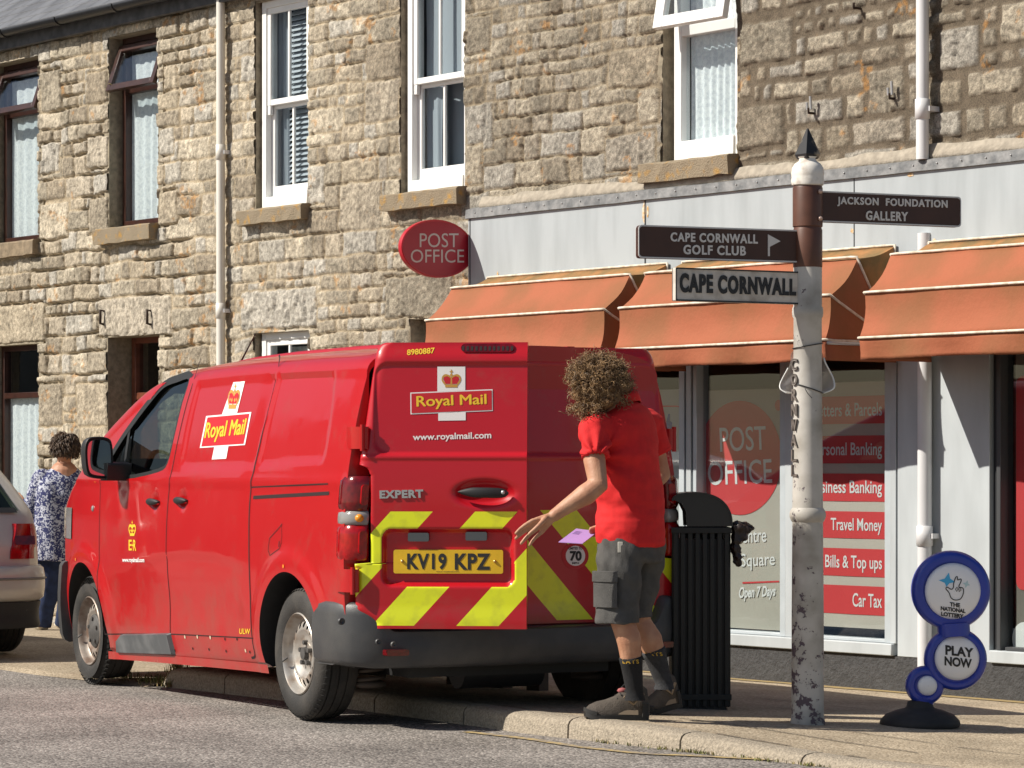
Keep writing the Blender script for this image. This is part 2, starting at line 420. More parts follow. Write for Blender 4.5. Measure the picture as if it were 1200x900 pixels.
for r in ((-20, 360, 52, 402), (115, 350, 200, 392), (283, 341, 370, 383), (452, 324, 532, 369), (46, 450, 73, 500), (90, 448, 126, 500), (360, 196, 380, 240), (362, 130, 402, 152),
          (430, 24, 470, 52), (430, 52, 470, 92), (428, 96, 468, 140), (546, 124, 578, 176), (545, 172, 565, 216), (546, 22, 575, 60), (712, 60, 772, 98), (710, 160, 768, 196), (746, 104, 773, 144),
          (865, 26, 930, 70), (862, 126, 919, 172), (865, 80, 880, 116), (1100, 33, 1150, 80), (1133, 82, 1200, 108), (48, 85, 72, 128), (102, 85, 126, 118), (102, 160, 127, 195), (48, 168, 70, 202), (46, 240, 80, 278), (104, 232, 127, 272),
          (186, 225, 208, 262), (186, 150, 204, 182)):
    bigpx(*r)
def make_facade(name, parent, u_lo, u_hi, holes, joint, seed, m):
    st = .0115
    nu = int(round((u_hi-u_lo)/st)); z_lo, z_hi = -.15, EAVE; nz = int(round((z_hi-z_lo)/st))
    u = u_lo+np.arange(nu+1)*(u_hi-u_lo)/nu; z = z_lo+np.arange(nz+1)*(z_hi-z_lo)/nz
    U, Z = np.meshgrid(u, z)
    wu = U+.05*fbm(U*3.2, Z*3.2, 0, seed)+.022*fbm(U*14, Z*14, 0, seed+1, 3)
    wz = Z+.045*fbm(U*2.6, Z*2.6, 5, seed+2)+.020*fbm(U*14, Z*14, 5, seed+3, 3)
    r = np.random.default_rng(seed)
    # courses
    ed = [z_lo-.1]
    while ed[-1] < z_hi+.2: ed.append(ed[-1]+r.choice([.088, .104, .115, .132, .148, .176]))
    ed = np.array(ed); ci = np.clip(np.searchsorted(ed, wz)-1, 0, len(ed)-2)
    A0 = np.zeros_like(U); A1 = np.zeros_like(U); SID = np.zeros(U.shape, np.int64); B0 = ed[ci]; B1 = ed[ci+1]
    for c in range(len(ed)-1):
        e = [u_lo-.6-r.random()*.3]
        while e[-1] < u_hi+.5: e.append(e[-1]+(ed[c+1]-ed[c])*r.choice([.8, 1.0, 1.3, 1.6, 2.1, 2.6]))
        e = np.array(e); mk = ci == c; k = np.clip(np.searchsorted(e, wu[mk])-1, 0, len(e)-2)
        A0[mk] = e[k]; A1[mk] = e[k+1]; SID[mk] = c*1000+k
    # bigger stones: hand placed ones and some random two-course blocks
    bl = list(big)
    for _ in range(int((u_hi-u_lo)*4.2)):
        c = r.integers(1, len(ed)-3); uu0 = r.uniform(u_lo, u_hi); hh = ed[c+2]-ed[c]
        b = (uu0, uu0+hh*r.uniform(.8, 1.7), ed[c], ed[c+2])
        if all(b[1] < q[0]-.05 or b[0] > q[1]+.05 or b[3] < q[2]-.05 or b[2] > q[3]+.05 for q in bl): bl.append(b)
    dist = np.minimum(np.minimum(wu-A0, A1-wu), np.minimum(wz-B0, B1-wz))
    for i, (b0, b1, c0, c1) in enumerate(bl):
        if b1 < u_lo-.1 or b0 > u_hi+.1: continue
        s = np.minimum(np.minimum(wu-b0, b1-wu), np.minimum(wz-c0, c1-wz))
        ins = s > 0; SID[ins] = 900000+i; dist[ins] = s[ins]
        near = (~ins) & (s > -.1); dist[near] = np.minimum(dist[near], -s[near])
    hsh = lambda a, k: (((a*2654435761+k*40503) & 0xffffffff) >> 8 & 0xffff)/65535.0
    h1, h2, h3 = hsh(SID, 1), hsh(SID, 77), hsh(SID, 191)
    jw, jd, flush = joint(U, Z)
    wob = .010*fbm(U*26, Z*26, 3, seed+6, 3)
    t = sstep(dist+wob, jw*.45, jw*.45+.011)             # 0 in the joint, 1 on the stone face
    rough = .013*fbm(U*17, Z*17, h1*50, seed+7, 4)+.010*fbm(U*6, Z*6, h2*50, seed+8, 2)+.012*fbm(U*42, Z*42, 1, seed+12, 2)
    tilt = (h1-.5)*.06*(wu-(A0+A1)/2)/np.maximum(A1-A0, .05)
    stone = .002+.009*h3+rough+tilt*.7+.002*np.clip(dist/.05, 0, 1)
    gap = sstep(fbm(U*2.3, Z*2.3, 12, seed+16, 3), -.16, .14); mort = -jd*(.25+1.5*gap)+.008*fbm(U*30, Z*30, 9, seed+9, 3)
    D = mort*(1-t)+np.maximum(stone, mort*.4)*t
    # colour: per stone hue, speckle, mortar, lichen (all real surface colour)
    base = np.stack([.47+.0*U, .405+.0*U, .295+.0*U], -1)
    warm = np.stack([.50+.0*U, .385+.0*U, .235+.0*U], -1); grey = np.stack([.43+.0*U, .40+.0*U, .335+.0*U], -1); dk = np.stack([.33+.0*U, .27+.0*U, .19+.0*U], -1)
    w1 = sstep(h2, .55, 1)[..., None]*.7; w2 = sstep(h1, .5, .9)[..., None]*.75; w3 = sstep(h3, .72, 1)[..., None]*.7
    col = base*(1-w1)+warm*w1; col = col*(1-w2)+grey*w2; col = col*(1-w3)+dk*w3
    col = col*(.80+.42*hsh(SID, 333))[..., None]
    sp = fbm(U*60, Z*60, 4, seed+10, 3)[..., None]; col = col*(1+1.5*sp)
    pt = fbm(U*9, Z*9, 8, seed+11, 3)[..., None]; col = col*(1+.55*pt)
    mcl = np.stack([.48+.0*U, .385+.0*U, .25+.0*U], -1); mcr = np.stack([.235+.0*U, .185+.0*U, .125+.0*U], -1)
    mc = mcl*(1-flush[..., None])+mcr*flush[..., None]
    mc = mc*(1+.6*fbm(U*25, Z*25, 2, seed+15, 3))[..., None]
    col = col*t[..., None]+mc*(1-t[..., None])
    lich = sstep(fbm(U*7, Z*7, 6, seed+13, 3)+.10*np.exp(-((U-(UPIPE-.45))/.35)**2)+.02*np.exp(-((U-(UPIPE+2.2))/2.2)**2)-.03, .19, .24)*sstep(fbm(U*40, Z*40, 6, seed+14, 2), -.05, .12)
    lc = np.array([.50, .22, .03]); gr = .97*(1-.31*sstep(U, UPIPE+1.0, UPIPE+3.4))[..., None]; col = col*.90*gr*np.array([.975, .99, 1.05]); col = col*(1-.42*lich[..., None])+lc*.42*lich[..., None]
    col = np.clip(col, .02, .8)
    # keep faces outside the holes
    uc = (U[:-1, :-1]+U[1:, 1:])/2; zc = (Z[:-1, :-1]+Z[1:, 1:])/2; keep = np.ones(uc.shape, bool)
    for (a0, a1, c0, c1) in holes: keep &= ~((uc > a0) & (uc < a1) & (zc > c0) & (zc < c1))
    # snap the grid to the hole edges
    for (a0, a1, c0, c1) in holes:
        for e in (a0, a1):
            mk = (np.abs(U-e) < st*.75) & (Z > c0-.02) & (Z < c1+.02); 
            U[mk] = U[mk]*.0+e+.004*fbm(Z[mk]*16, Z[mk]*0+e, 0, seed, 3)*2
    P = np.stack([W0[0]+U*WW[0]+D*WN[0], W0[1]+U*WW[1]+D*WN[1], Z], -1).reshape(-1, 3)
    idx = np.arange(P.shape[0]).reshape(U.shape)
    q = np.stack([idx[:-1, :-1], idx[:-1, 1:], idx[1:, 1:], idx[1:, :-1]], -1)[keep]
    used = np.unique(q); rm = np.full(P.shape[0], -1); rm[used] = np.arange(len(used)); q = rm[q]; P = P[used]; cl = col.reshape(-1, 3)[used]
    o = ORG[parent.name]
    me = bpy.data.meshes.new(name); me.vertices.add(len(P)); me.vertices.foreach_set('co', (P-np.array(o)).ravel())
    me.loops.add(q.size); me.loops.foreach_set('vertex_index', q.ravel()); me.polygons.add(len(q))
    me.polygons.foreach_set('loop_start', np.arange(len(q))*4); me.polygons.foreach_set('use_smooth', np.ones(len(q), bool))
    me.update(calc_edges=True)
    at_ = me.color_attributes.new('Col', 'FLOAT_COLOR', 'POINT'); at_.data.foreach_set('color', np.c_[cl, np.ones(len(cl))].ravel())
    me.materials.append(m); ob = bpy.data.objects.new(name, me); C.objects.link(ob); ob.parent = parent; ORG[ob.name] = o
    # jamb, head and sill faces of the holes
    mb = MB()
    return ob
M_stone = mat('granite_rubble', (.4, .33, .22), .92, var=.30, vscale=120, attr='Col', bump=.75, bscale=170, spec=.25, detail=6)
M_rev = mat('rendered_reveal', (.33, .28, .20), .9, var=.35, vscale=22, bump=.6, bscale=60)
M_sill = mat('granite_sill', (.25, .20, .135), .9, col2=(.40, .23, .06), vscale=14, bump=.9, bscale=90, vlo=.55, vhi=.72)
M_sill2 = mat('granite_sill_plain', (.30, .23, .15), .9, var=.4, vscale=14, bump=.7, bscale=90)
M_white = mat('white_paint', (.82, .82, .80), .4, var=.06, vscale=5)
M_brown = mat('dark_stained_wood', (.050, .018, .012), .35, var=.4, vscale=12)
M_redbrown = mat('red_stained_wood', (.17, .05, .025), .4, var=.35, vscale=14)
M_glass = glass('window_glass', (.93, .96, .97), .96)
M_lace = mat('net_curtain', (.86, .87, .86), .9, col2=(.70, .72, .74), vscale=40, vlo=.45, vhi=.60)
M_blind = mat('grey_slat_blind', (.56, .59, .63), .6)
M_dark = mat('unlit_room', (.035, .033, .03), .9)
M_slate = mat('grey_slate', (.16, .165, .18), .6, var=.35, vscale=3, bump=.3, bscale=30)
M_black = mat('black_paint', (.020, .020, .022), .4, var=.3, vscale=20)
M_grey = mat('weathered_board', (.085, .085, .088), .7, var=.5, vscale=10)
M_pipe = mat('cream_pipe', (.74, .71, .64), .4, var=.08, vscale=4)
M_pipe2 = mat('grey_white_pipe', (.70, .70, .71), .4, var=.08, vscale=4)

cottage = thing('stone_cottage', wp(UPIPE-4, 0, 0), 'stone cottage with dark brown windows and a slate roof, left end of the terrace', 'house')
shop = thing('stone_shop_building', wp(0, 0, 0), 'tan stone building with white sash windows above a grey painted shopfront', 'shop')
JL = lambda U, Z: (.010+.0*U, .010+.016*sstep(-U, 6.0, 6.5), sstep(U, 9, 10))
def JR(U, Z):
    f = sstep(U+.35*fbm(U*1.5, Z*1.5, 0, 31), -1.05, -.15)
    return .007+.034*f, .010-.006*f, f
hl = [OP[k] for k in ('brown_left', 'brown_right', 'brown_ground', 'brown_door')]
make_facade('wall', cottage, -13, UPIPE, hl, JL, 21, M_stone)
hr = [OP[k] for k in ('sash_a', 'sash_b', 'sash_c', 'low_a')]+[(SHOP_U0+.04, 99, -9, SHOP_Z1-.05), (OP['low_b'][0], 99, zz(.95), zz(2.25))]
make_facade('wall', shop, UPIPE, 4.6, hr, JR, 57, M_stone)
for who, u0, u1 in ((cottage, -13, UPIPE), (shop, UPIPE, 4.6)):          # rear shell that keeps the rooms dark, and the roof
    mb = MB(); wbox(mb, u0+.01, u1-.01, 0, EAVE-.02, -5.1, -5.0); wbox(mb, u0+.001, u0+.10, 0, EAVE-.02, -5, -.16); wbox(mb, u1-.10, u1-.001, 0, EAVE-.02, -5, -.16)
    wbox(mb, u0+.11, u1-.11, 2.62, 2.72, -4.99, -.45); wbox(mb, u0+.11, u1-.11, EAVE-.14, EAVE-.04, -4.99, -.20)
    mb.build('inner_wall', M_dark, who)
    mb = MB()                                                           # slates, course over course
    n = 26
    for i in range(n):
        d0, d1 = .20-i*.12, .20-(i+1)*.12-.05; z0 = EAVE+.02+i*.085; z1 = z0+.12
        mb.add([wp(u0, z0+.012, d0), wp(u1, z0+.012, d0), wp(u1, z1, d1), wp(u0, z1, d1), wp(u0, z0, d0), wp(u1, z0, d0)], [(0, 1, 2, 3), (4, 5, 1, 0)])
        rr = random.Random(i); u = u0+rr.uniform(0, .25)
        while u < u1-.01:
            mb.add([wp(u, z0+.0145, d0-.002), wp(u+.006, z0+.0145, d0-.002), wp(u+.006, z1+.0025, d1), wp(u, z1+.0025, d1)], [(0, 1, 2, 3)], 1); u += .26
    zr = EAVE+.02+n*.085; dr = .20-n*.12
    mb.add([wp(u0, zr, dr), wp(u1, zr, dr), wp(u1, EAVE, -5.3), wp(u0, EAVE, -5.3)], [(0, 1, 2, 3)])
    mb.build('roof', [M_slate, M_black], who)
    mb = MB(); wbox(mb, u0, u1, EAVE-.13, EAVE+.0, .045, .09); mb.build('fascia_board', M_grey, who, bevel=.004)
    mb = MB(); rg = []
    for u in np.arange(u0, u1+.01, (u1-u0)/12):
        rg.append([wp(u, EAVE+.02-.06*math.sin(math.pi*k/8)*1.0, .155-.06*math.cos(math.pi*k/8)) for k in range(9)]+[wp(u, EAVE+.022-.052*math.sin(math.pi*k/8), .155-.052*math.cos(math.pi*k/8)) for k in range(8, -1, -1)])
    mb.loft(rg); 
    for u in np.arange(u0+.3, u1, .92): mb.lathe([(.068, -.02), (.068, .02)], 16, lambda x, y, z, u=u: wp(u+z, EAVE+.02+min(y, 0), .155+x))
    mb.build('gutter', M_black, who)

def curtain(mb, u0, u1, z0, z1, d, waves, amp=.014, m=0, ph=0.0):
    nx = int((u1-u0)*170)
    def fn(a, b):
        w = math.sin(a*waves*6.28+ph+1.1*math.sin(a*7+ph))*(.5+.5*a)
        return wp(u0+a*(u1-u0)+.004*math.sin(b*5+a*9), z0+b*(z1-z0), d+amp*w*(1-.35*b))
    mb.grid(nx, 12, fn, m)
def reveals(parent, o, dep, m=M_rev, proud=.012):
    u0, u1, z0, z1 = o; mb = MB()
    wbox(mb, u0-.07, u0+.003, z0, z1, -dep, -.008); wbox(mb, u1-.003, u1+.07, z0, z1, -dep, -.008)
    wbox(mb, u0-.07, u1+.07, z1-.003, z1+.07, -dep, -.010); wbox(mb, u0-.07, u1+.07, z0-.07, z0+.003, -dep, -.012)
    return mb
def add_sill(parent, frame, u0, u1, z1, h, proj, m):
    mb = MB(); rr = random.Random(int(u0*100)); n = 10; rg = []
    for i in range(n+1):
        u = u0+(u1-u0)*i/n; e = lambda: rr.uniform(-.006, .006)
        rg.append([wp(u, z1-h+e(), -.12), wp(u, z1-h+e(), proj+e()), wp(u, z1-.012+e(), proj+.004+e()), wp(u, z1+e()*.4, proj-.012), wp(u, z1+.015, -.12)])
    mb.loft(rg, smooth=False); return mb.build('sill', m, frame)
def sash_window(parent, o, rec, px_frame, meet, kind, glaze_bar=True, tilt=False):
    u0, u1, z0, z1 = o
    rv = reveals(parent, o, rec+.16).build('reveal', M_rev, parent)
    a = u0+px_frame; b = u1-px_frame*.3
    f = MB(); t = .055
    D0, D1 = -rec-.11, -rec
    wbox(f, a, a+t, z0, z1, D0, D1); wbox(f, b-t, b, z0, z1, D0, D1); wbox(f, a+t, b-t, z0, z0+.09, D0, D1+.012); wbox(f, a+t, b-t, z1-t, z1, D0, D1)
    if not tilt:
        # upper sash in front, lower sash behind
        s = .045; ua, ub = a+t, b-t
        for (c0, c1, d0, d1, bot) in ((meet, z1-t, D1-.045, D1-.012, .045), (z0+.09, meet+.02, D1-.085, D1-.052, .085)):
            wbox(f, ua, ua+s, c0, c1, d0, d1); wbox(f, ub-s, ub, c0, c1, d0, d1); wbox(f, ua+s, ub-s, c0, c0+bot, d0, d1); wbox(f, ua+s, ub-s, c1-s, c1, d0, d1)
            um = (ua+ub)/2; wbox(f, um-.011, um+.011, c0+bot, c1-s, d0+.006, d1-.004)
        f.box((ua+.004, D1-.044, meet-.07), (ua+s-.006, D1-.014, meet), lambda u, d, z: wp(u, z, d))
        fr = f.build('window', M_white, parent, bevel=.004)
        g = MB(); wbox(g, ua+s*.5, ub-s*.5, meet+.02, z1-t-.02, D1-.031, D1-.027); wbox(g, ua+s*.5, ub-s*.5, z0+.12, meet, D1-.072, D1-.068)
        g.build('pane', M_glass, fr)
    else:
        fr = None
    return fr, a, b
# --- cottage windows: dark stained frames, top-hung light propped open, net curtain behind
def brown_window(o, rec, px_frame, ground, seed):
    u0, u1, z0, z1 = o
    reveals(cottage, o, rec+.12).build('reveal', M_rev, cottage)
    a = u0+.03 if px_frame is None else u0+px_frame; b = u1-.01; t = .05; f = MB(); D0, D1 = -rec-.07, -rec
    tr = z1-.44
    wbox(f, a, a+t, z0, z1, D0, D1); wbox(f, b-t, b, z0, z1, D0, D1); wbox(f, a+t, b-t, z0, z0+.06, D0, D1+.01); wbox(f, a+t, b-t, z1-t, z1, D0, D1); wbox(f, a+t, b-t, tr-.025, tr+.025, D0, D1)
    fr = f.build('window', M_brown, cottage, bevel=.004)
    g = MB(); wbox(g, a+t*.6, b-t*.6, z0+.05, tr-.01, D1-.042, D1-.038)
    if ground: wbox(g, a+t*.6, b-t*.6, tr+.01, z1-t+.01, D1-.042, D1-.038)
    g.build('pane', M_glass, fr)
    c = MB(); curtain(c, a+t*.8, b-.02, z0+.05, tr+(.30 if not ground else .0), D1-.062, 6, .013, ph=seed); c.build('curtain', M_lace, fr)
    if not ground:
        an = math.radians(19); hz = z1-.07
        def tf(u, h, e): return wp(u, hz-h*math.cos(an)+e*math.sin(an), D1+.012+h*math.sin(an)+e*math.cos(an))
        l = MB(); H = .405; t2 = .055
        for (x0, x1, h0, h1) in ((a-.005, a+t2, 0, H), (b-t2, b+.0, 0, H), (a+t2, b-t2, 0, t2), (a+t2, b-t2, H-t2, H)):
            l.box((x0, h0, -.02), (x1, h1, .02), tf)
        lt = l.build('top_light', M_brown, cottage, bevel=.003)
        q = MB(); q.box((a+t2*.6, t2*.6, -.003), (b-t2*.6, H-t2*.6, .003), tf); q.build('pane', M_glass, lt)
        y = MB(); y.tube([wp(a+t, tr+.02, D1), wp(a+t, tr+.05, D1+.16)], .006, 6); y.build('stay', mat('brass', (.6, .45, .2), .35, 1.0), lt)
    return fr
fr = brown_window(OP['brown_left'], .12, None, False, .4); add_sill(cottage, fr, OP['brown_left'][0]-.08, OP['brown_left'][1]+.02, zz(3.06), .13, .07, M_sill2)
fr = brown_window(OP['brown_right'], .12, None, False, 1.9); add_sill(cottage, fr, OP['brown_right'][0]-.10, OP['brown_right'][1]+.01, zz(3.075), .13, .09, M_sill)
fr = brown_window(OP['brown_ground'], .12, None, True, 3.1); add_sill(cottage, fr, OP['brown_ground'][0]-.08, OP['brown_ground'][1]+.02, zz(.90), .12, .07, M_sill2)
u0, u1, z0, z1 = OP['brown_door']; reveals(cottage, OP['brown_door'], .40).build('reveal', M_rev, cottage)
f = MB(); a = u0+.03; D1 = -.22; wbox(f, a, a+.06, z0, z1, D1-.08, D1); wbox(f, u1-.06, u1, z0, z1, D1-.08, D1); wbox(f, a+.06, u1-.06, z1-.05, z1, D1-.08, D1); wbox(f, a+.06, u1-.06, z1-.52, z1-.46, D1-.08, D1)
dr = f.build('door_frame', M_redbrown, cottage, bevel=.004)
f = MB(); wbox(f, a+.06, u1-.06, z0+.02, z1-.53, D1-.07, D1-.03); wbox(f, a+.16, u1-.16, z1-1.05, z1-.66, D1-.03, D1-.018); wbox(f, a+.16, u1-.16, z0+.2, z1-1.2, D1-.03, D1-.018)
f.build('door_leaf', M_redbrown, dr, bevel=.006)
f = MB(); wbox(f, a+.05, u1-.05, z1-.47, z1-.04, D1-.045, D1-.041); f.build('pane', M_glass, dr)
f = MB(); wbox(f, a+.05, u1-.05, z1-.47, z1-.04, D1-.30, D1-.29); f.build('curtain', mat('grey_fanlight_blind', (.30, .29, .27), .8, var=.3, vscale=5), dr)
mb = MB()
for px in (123, 178): 
    u, z = wall_at(px, 372); mb.tube([wp(u, z+.05, .0), wp(u, z+.06, .045), wp(u, z-.05, .045), wp(u, z-.06, .0)], .012, 6)
mb.build('iron_hook', mat('rusty_iron', (.05, .03, .02), .8, var=.4), cottage)
# --- white sashes
def meetz(px, py): return float(wall_at(px, py, -.06)[1])
fa, a, b = sash_window(shop, OP['sash_a'], .045, .03, meetz(335, 121), 'sash'); add_sill(shop, fa, OP['sash_a'][0]-.13, OP['sash_a'][1]+.02, zz(3.085), .115, .085, M_sill)
c = MB(); u0, u1, z0, z1 = OP['sash_a']
z = z0+.1
while z < z1: 
    c.box((u0+.25, -.190, z), (u1-.02, -.150, z+.003), lambda u, d, h: wp(u, h-(d+.17)*1.05, d)); z += .040
c.build('blind', M_blind, fa)
c = MB(); curtain(c, u0+.02, u0+.24, z0+.05, z1, -.17, 4, .012); c.build('curtain', mat('grey_blue_curtain', (.42, .45, .49), .9), fa)
fb, a, b = sash_window(shop, OP['sash_b'], .045, .03, meetz(515, 95), 'sash'); add_sill(shop, fb, OP['sash_b'][0]-.14, OP['sash_b'][1]+.02, zz(3.075), .12, .085, M_sill)
c = MB(); u0, u1, z0, z1 = OP['sash_b']; curtain(c, u0+.1, u1-.02, z0+.80, z1, -.165, 3, .014); curtain(c, u0+.10, u0+.30, z0+.05, z0+.80, -.165, 2, .014); c.build('curtain', mat('grey_blue_curtain', (.42, .45, .49), .9), fb); c = MB(); curtain(c, u0+.05, u1+.1, z0+.0, z0+1.2, -.30, 4, .02); c.build('curtain', mat('grey_blue_curtain', (.42, .45, .49), .9), fb)
v = MB(); v.lathe([(.02, 0), (.06, .03), (.05, .10), (.03, .14), (.05, .22), (.02, .30)], 12, lambda x, y, zz: wp(u1-.12+x, z0+.1+zz, -.24+y)); v.build('ornament', M_white, fb)
# third: top-hung light open, big lower pane with lace
u0, u1, z0, z1 = OP['sash_c']; reveals(shop, OP['sash_c'], .22).build('reveal', M_rev, shop)
f = MB(); a = u0+.05; b = u1-.01; t = .07; D0, D1 = -.14, -.06; tr = float(wall_at(820, 34, -.06)[1])
wbox(f, a, a+t, z0, z1, D0, D1); wbox(f, b-t, b, z0, z1, D0, D1); wbox(f, a+t, b-t, z0, z0+.13, D0, D1+.015); wbox(f, a+t, b-t, z1-t, z1, D0, D1); wbox(f, a+t, b-t, tr-.03, tr+.04, D0, D1)
fc = f.build('window', M_white, shop, bevel=.005)
g = MB(); wbox(g, a+t*.6, b-t*.6, z0+.1, tr, D1-.05, D1-.045); g.build('pane', M_glass, fc)
c = MB(); curtain(c, a+.07, b-.04, z0+.1, tr+.3, D1-.088, 8, .014, ph=2.2); c.build('curtain', M_lace, fc)
an = math.radians(11); H = z1-t-tr+.0; hz = z1-t
def tf(u, h, e): return wp(u, hz-h*math.cos(an)+e*math.sin(an), D1+.02+h*math.sin(an)+e*math.cos(an))
l = MB(); t2 = .075
for (x0, x1, h0, h1) in ((a-.012, a+t2, 0, H), (b-t2, b+.004, 0, H), (a+t2, b-t2, 0, t2), (a+t2, b-t2, H-t2, H)): l.box((x0, h0, -.024), (x1, h1, .024), tf)
lt = l.build('top_light', M_white, shop, bevel=.004)
q = MB(); q.box((a+t2*.6, t2*.6, -.003), (b-t2*.6, H-t2*.6, .003), tf); q.build('pane', M_glass, lt)
add_sill(shop, fc, OP['sash_c'][0]-.14, OP['sash_c'][1]+.01, zz(3.075), .125, .085, M_sill)
fl, a, b = sash_window(shop, OP['low_a'], .05, .03, zz(1.62), 'sash')
c = MB(); u0, u1, z0, z1 = OP['low_a']; curtain(c, u0+.08, u1-.03, z0+.05, z1-.1, -.3, 5, .015, ph=.7); c.build('curtain', M_lace, fl)
fl, a, b = sash_window(shop, (OP['low_b'][0], SHOP_U0+.03, zz(.95), zz(2.25)), .09, .10, zz(1.62), 'sash')
# --- downpipes
def downpipe(px, d, zlo, zhi, r, m, who, label=None, collars=()):
    u = float(wall_at(px, 300, d)[0]); mb = MB(); mb.tube([wp(u, zlo, d), wp(u, zhi, d)], r, 16)
    for z in collars: mb.lathe([(r*.9, -.06), (r*1.16, -.058), (r*1.16, .058), (r*.9, .06)], 16, lambda x, y, zz, u=u, z=z: wp(u+x, z+zz, d+y))
    p = mb.build('downpipe', m, who)
    if label: p['label'] = label
    q = MB()
    for z in collars: q.box((u-r*1.5, -.02, z-.015), (u+r*1.5, d, z+.015), lambda a, b, c: wp(a, c, b))
    if collars: q.build('bracket', M_pipe2, p)
downpipe(258.5, .062, -.05, EAVE+.0, .034, M_pipe, cottage, 'cream downpipe between the two stone houses', (meetz(258, 182), meetz(258, 366), .9))
downpipe(1081, .075, float(wall_at(1081, 187, .07)[1]), EAVE, .038, M_pipe2, shop, 'grey white downpipe beside the rough masonry', (float(wall_at(1081, 128, .07)[1]),))
downpipe(1083.5, .07, -.06, 2.65, .042, M_pipe2, shop, 'white downpipe down the shopfront pilaster', (float(wall_at(1083, 628, .07)[1]),))
mb = MB()
for px, py in ((955, 133), (1050, 116), (1008, 10)):
    u, z = wall_at(px, py); mb.tube([wp(u, z, -.02), wp(u, z, .055), wp(u, z+.03, .055)], .008, 6)
    if py > 20:
        mb.tube([wp(u-.014, z+.02, .05), wp(u-.014, z+.065, .055)], .009, 6, 1); mb.tube([wp(u+.016, z+.02, .05), wp(u+.016, z+.10, .055)], .009, 6, 1)
mb.build('cable_bracket', [mat('rusty_iron', (.05, .03, .02), .8, var=.4), mat('galvanised', (.5, .5, .5), .4, .6)], shop)
# ------------------------------------------------------------------ shopfront
def U(px, d=0.0): return float(wall_at(px, 300, d)[0])
def Z(px, py, d=0.0): return float(wall_at(px, py, d)[1])
M_fasc = mat('grey_white_board', (.40, .435, .455), .6, col2=(.31, .34, .355), vscale=3.0, vlo=.42, vhi=.76, stretch=(2.2, 2.2, .35), detail=8, bump=.05, bscale=20)
M_pil = mat('pale_blue_grey_paint', (.49, .53, .55), .55, var=.16, vscale=3, stretch=(2, 2, .5), detail=7)
M_frame = mat('blue_grey_frame', (.47, .52, .55), .5, var=.10, vscale=8)
M_darkgap = mat('dark_joint', (.03, .032, .036), .7)
M_lead = mat('lead_flashing', (.13, .135, .14), .65, .2, col2=(.26, .26, .26), vscale=16, bump=.5, bscale=22)
M_plinth = mat('dark_grey_render', (.060, .060, .062), .85, var=.3, vscale=20, bump=1.0, bscale=55)
UE = 4.6
zf0, zf1 = Z(557, 330), Z(557, 256)
mb = MB(); wbox(mb, SHOP_U0, UE, zz(2.25), zf1, -.10, .065)
fs = mb.build('fascia', M_fasc, shop, bevel=.004)
mb = MB()
for px, w in ((559.5, .008), (1010, .006), (765, .012)): wbox(mb, U(px)-w/2, U(px)+w/2, zz(2.26), zf1-.004, .065, .068)
mb.build('panel_joint', M_darkgap, fs)
mb = MB(); rr = random.Random(5)
for px, y0, y1, w in ((764, 236, 264, .03), (768, 240, 255, .02), (812+264, 203, 208, .05), (1008, 268, 274, .03), (1104, 280, 284, .02), (592, 318, 324, .015)):
    u = U(px); z1, z0 = Z(px, y0), Z(px, y1); n = 9
    mb.poly([wp(u+w*(.5+.4*rr.random())*math.cos(6.28*k/n)/1.2, (z0+z1)/2+(z1-z0)/2*(.75+.4*rr.random())*math.sin(6.28*k/n), .0675) for k in range(n)])
mb.build('rust_stain', mat('rust_stain', (.50, .27, .06), .9, col2=(.70, .62, .5), vscale=40), fs)
mb = MB(); us_ = np.arange(SHOP_U0-.01, UE, .06); rg = []
for u in us_:
    e = .006*float(fbm(u*5, 1, 0, 3)); rg.append([wp(u, zf1+.075+e, .012), wp(u, zf1+.055+e, .078+e), wp(u, zf1-.006+e, .084+e), wp(u, zf1-.008+e, .066)])
mb.loft(rg, 0, True, True, False); mb.build('lead_flashing', M_lead, fs)
mb = MB()
for u in np.arange(SHOP_U0+.1, UE, .19): mb.ball(wp(u, zf1+.03, .085), .005, 6)
mb.build('nail', mat('galvanised', (.5, .5, .5), .4, .6), fs)
# cement fillet above the lead
mb = MB(); rg = []
for u in np.arange(SHOP_U0+.1, UE, .05):
    h = .07+.05*float(fbm(u*4, 2, 0, 6)); rg.append([wp(u, zf1+.05, .04), wp(u, zf1+.06+h*.3, .05), wp(u, zf1+.07+h, .02+.01*float(fbm(u*9, 4, 0, 2))), wp(u, zf1+.07+h, -.03)])
mb.loft(rg, 0, True, True, True); mb.build('cement_fillet', mat('cement_fillet', (.40, .35, .28), .9, var=.3, vscale=20, bump=.6), shop)
# frames, glazing and painted panels
zsill = Z(857, 745)-.0; zb = .40*1.11-.14
zsb = Z(1000, 762)            # underside of the timber
WT = zz(2.27); WB = zz(2.249)
uw1a, uw1b = SHOP_U0+.28, U(799); uw2a, uw2b = U(815.5), U(917.5); uw3a, uw3b = U(943), U(1040.5); upa, upb = U(1053.5), U(1161.5); uw4a = U(1170)
mb = MB(); wbox(mb, SHOP_U0+.02, UE, -.2, zsb-.02, -.10, .012); mb.build('stall_riser', M_plinth, shop)
mb = MB()
for a, b in ((SHOP_U0+.02, uw1a), (upa, upb)): wbox(mb, a, b, zsb-.018, WB, -.09, .014)
mb.build('pilaster', M_pil, shop, bevel=.004)
mb = MB()
for a, b in ((uw1a, uw3b+.06), (uw4a-.045, UE)):
    wbox(mb, a, b, zsb-.017, zsb+.055, -.11, .034)
mb.build('window_sill', M_pil, shop, bevel=.006)
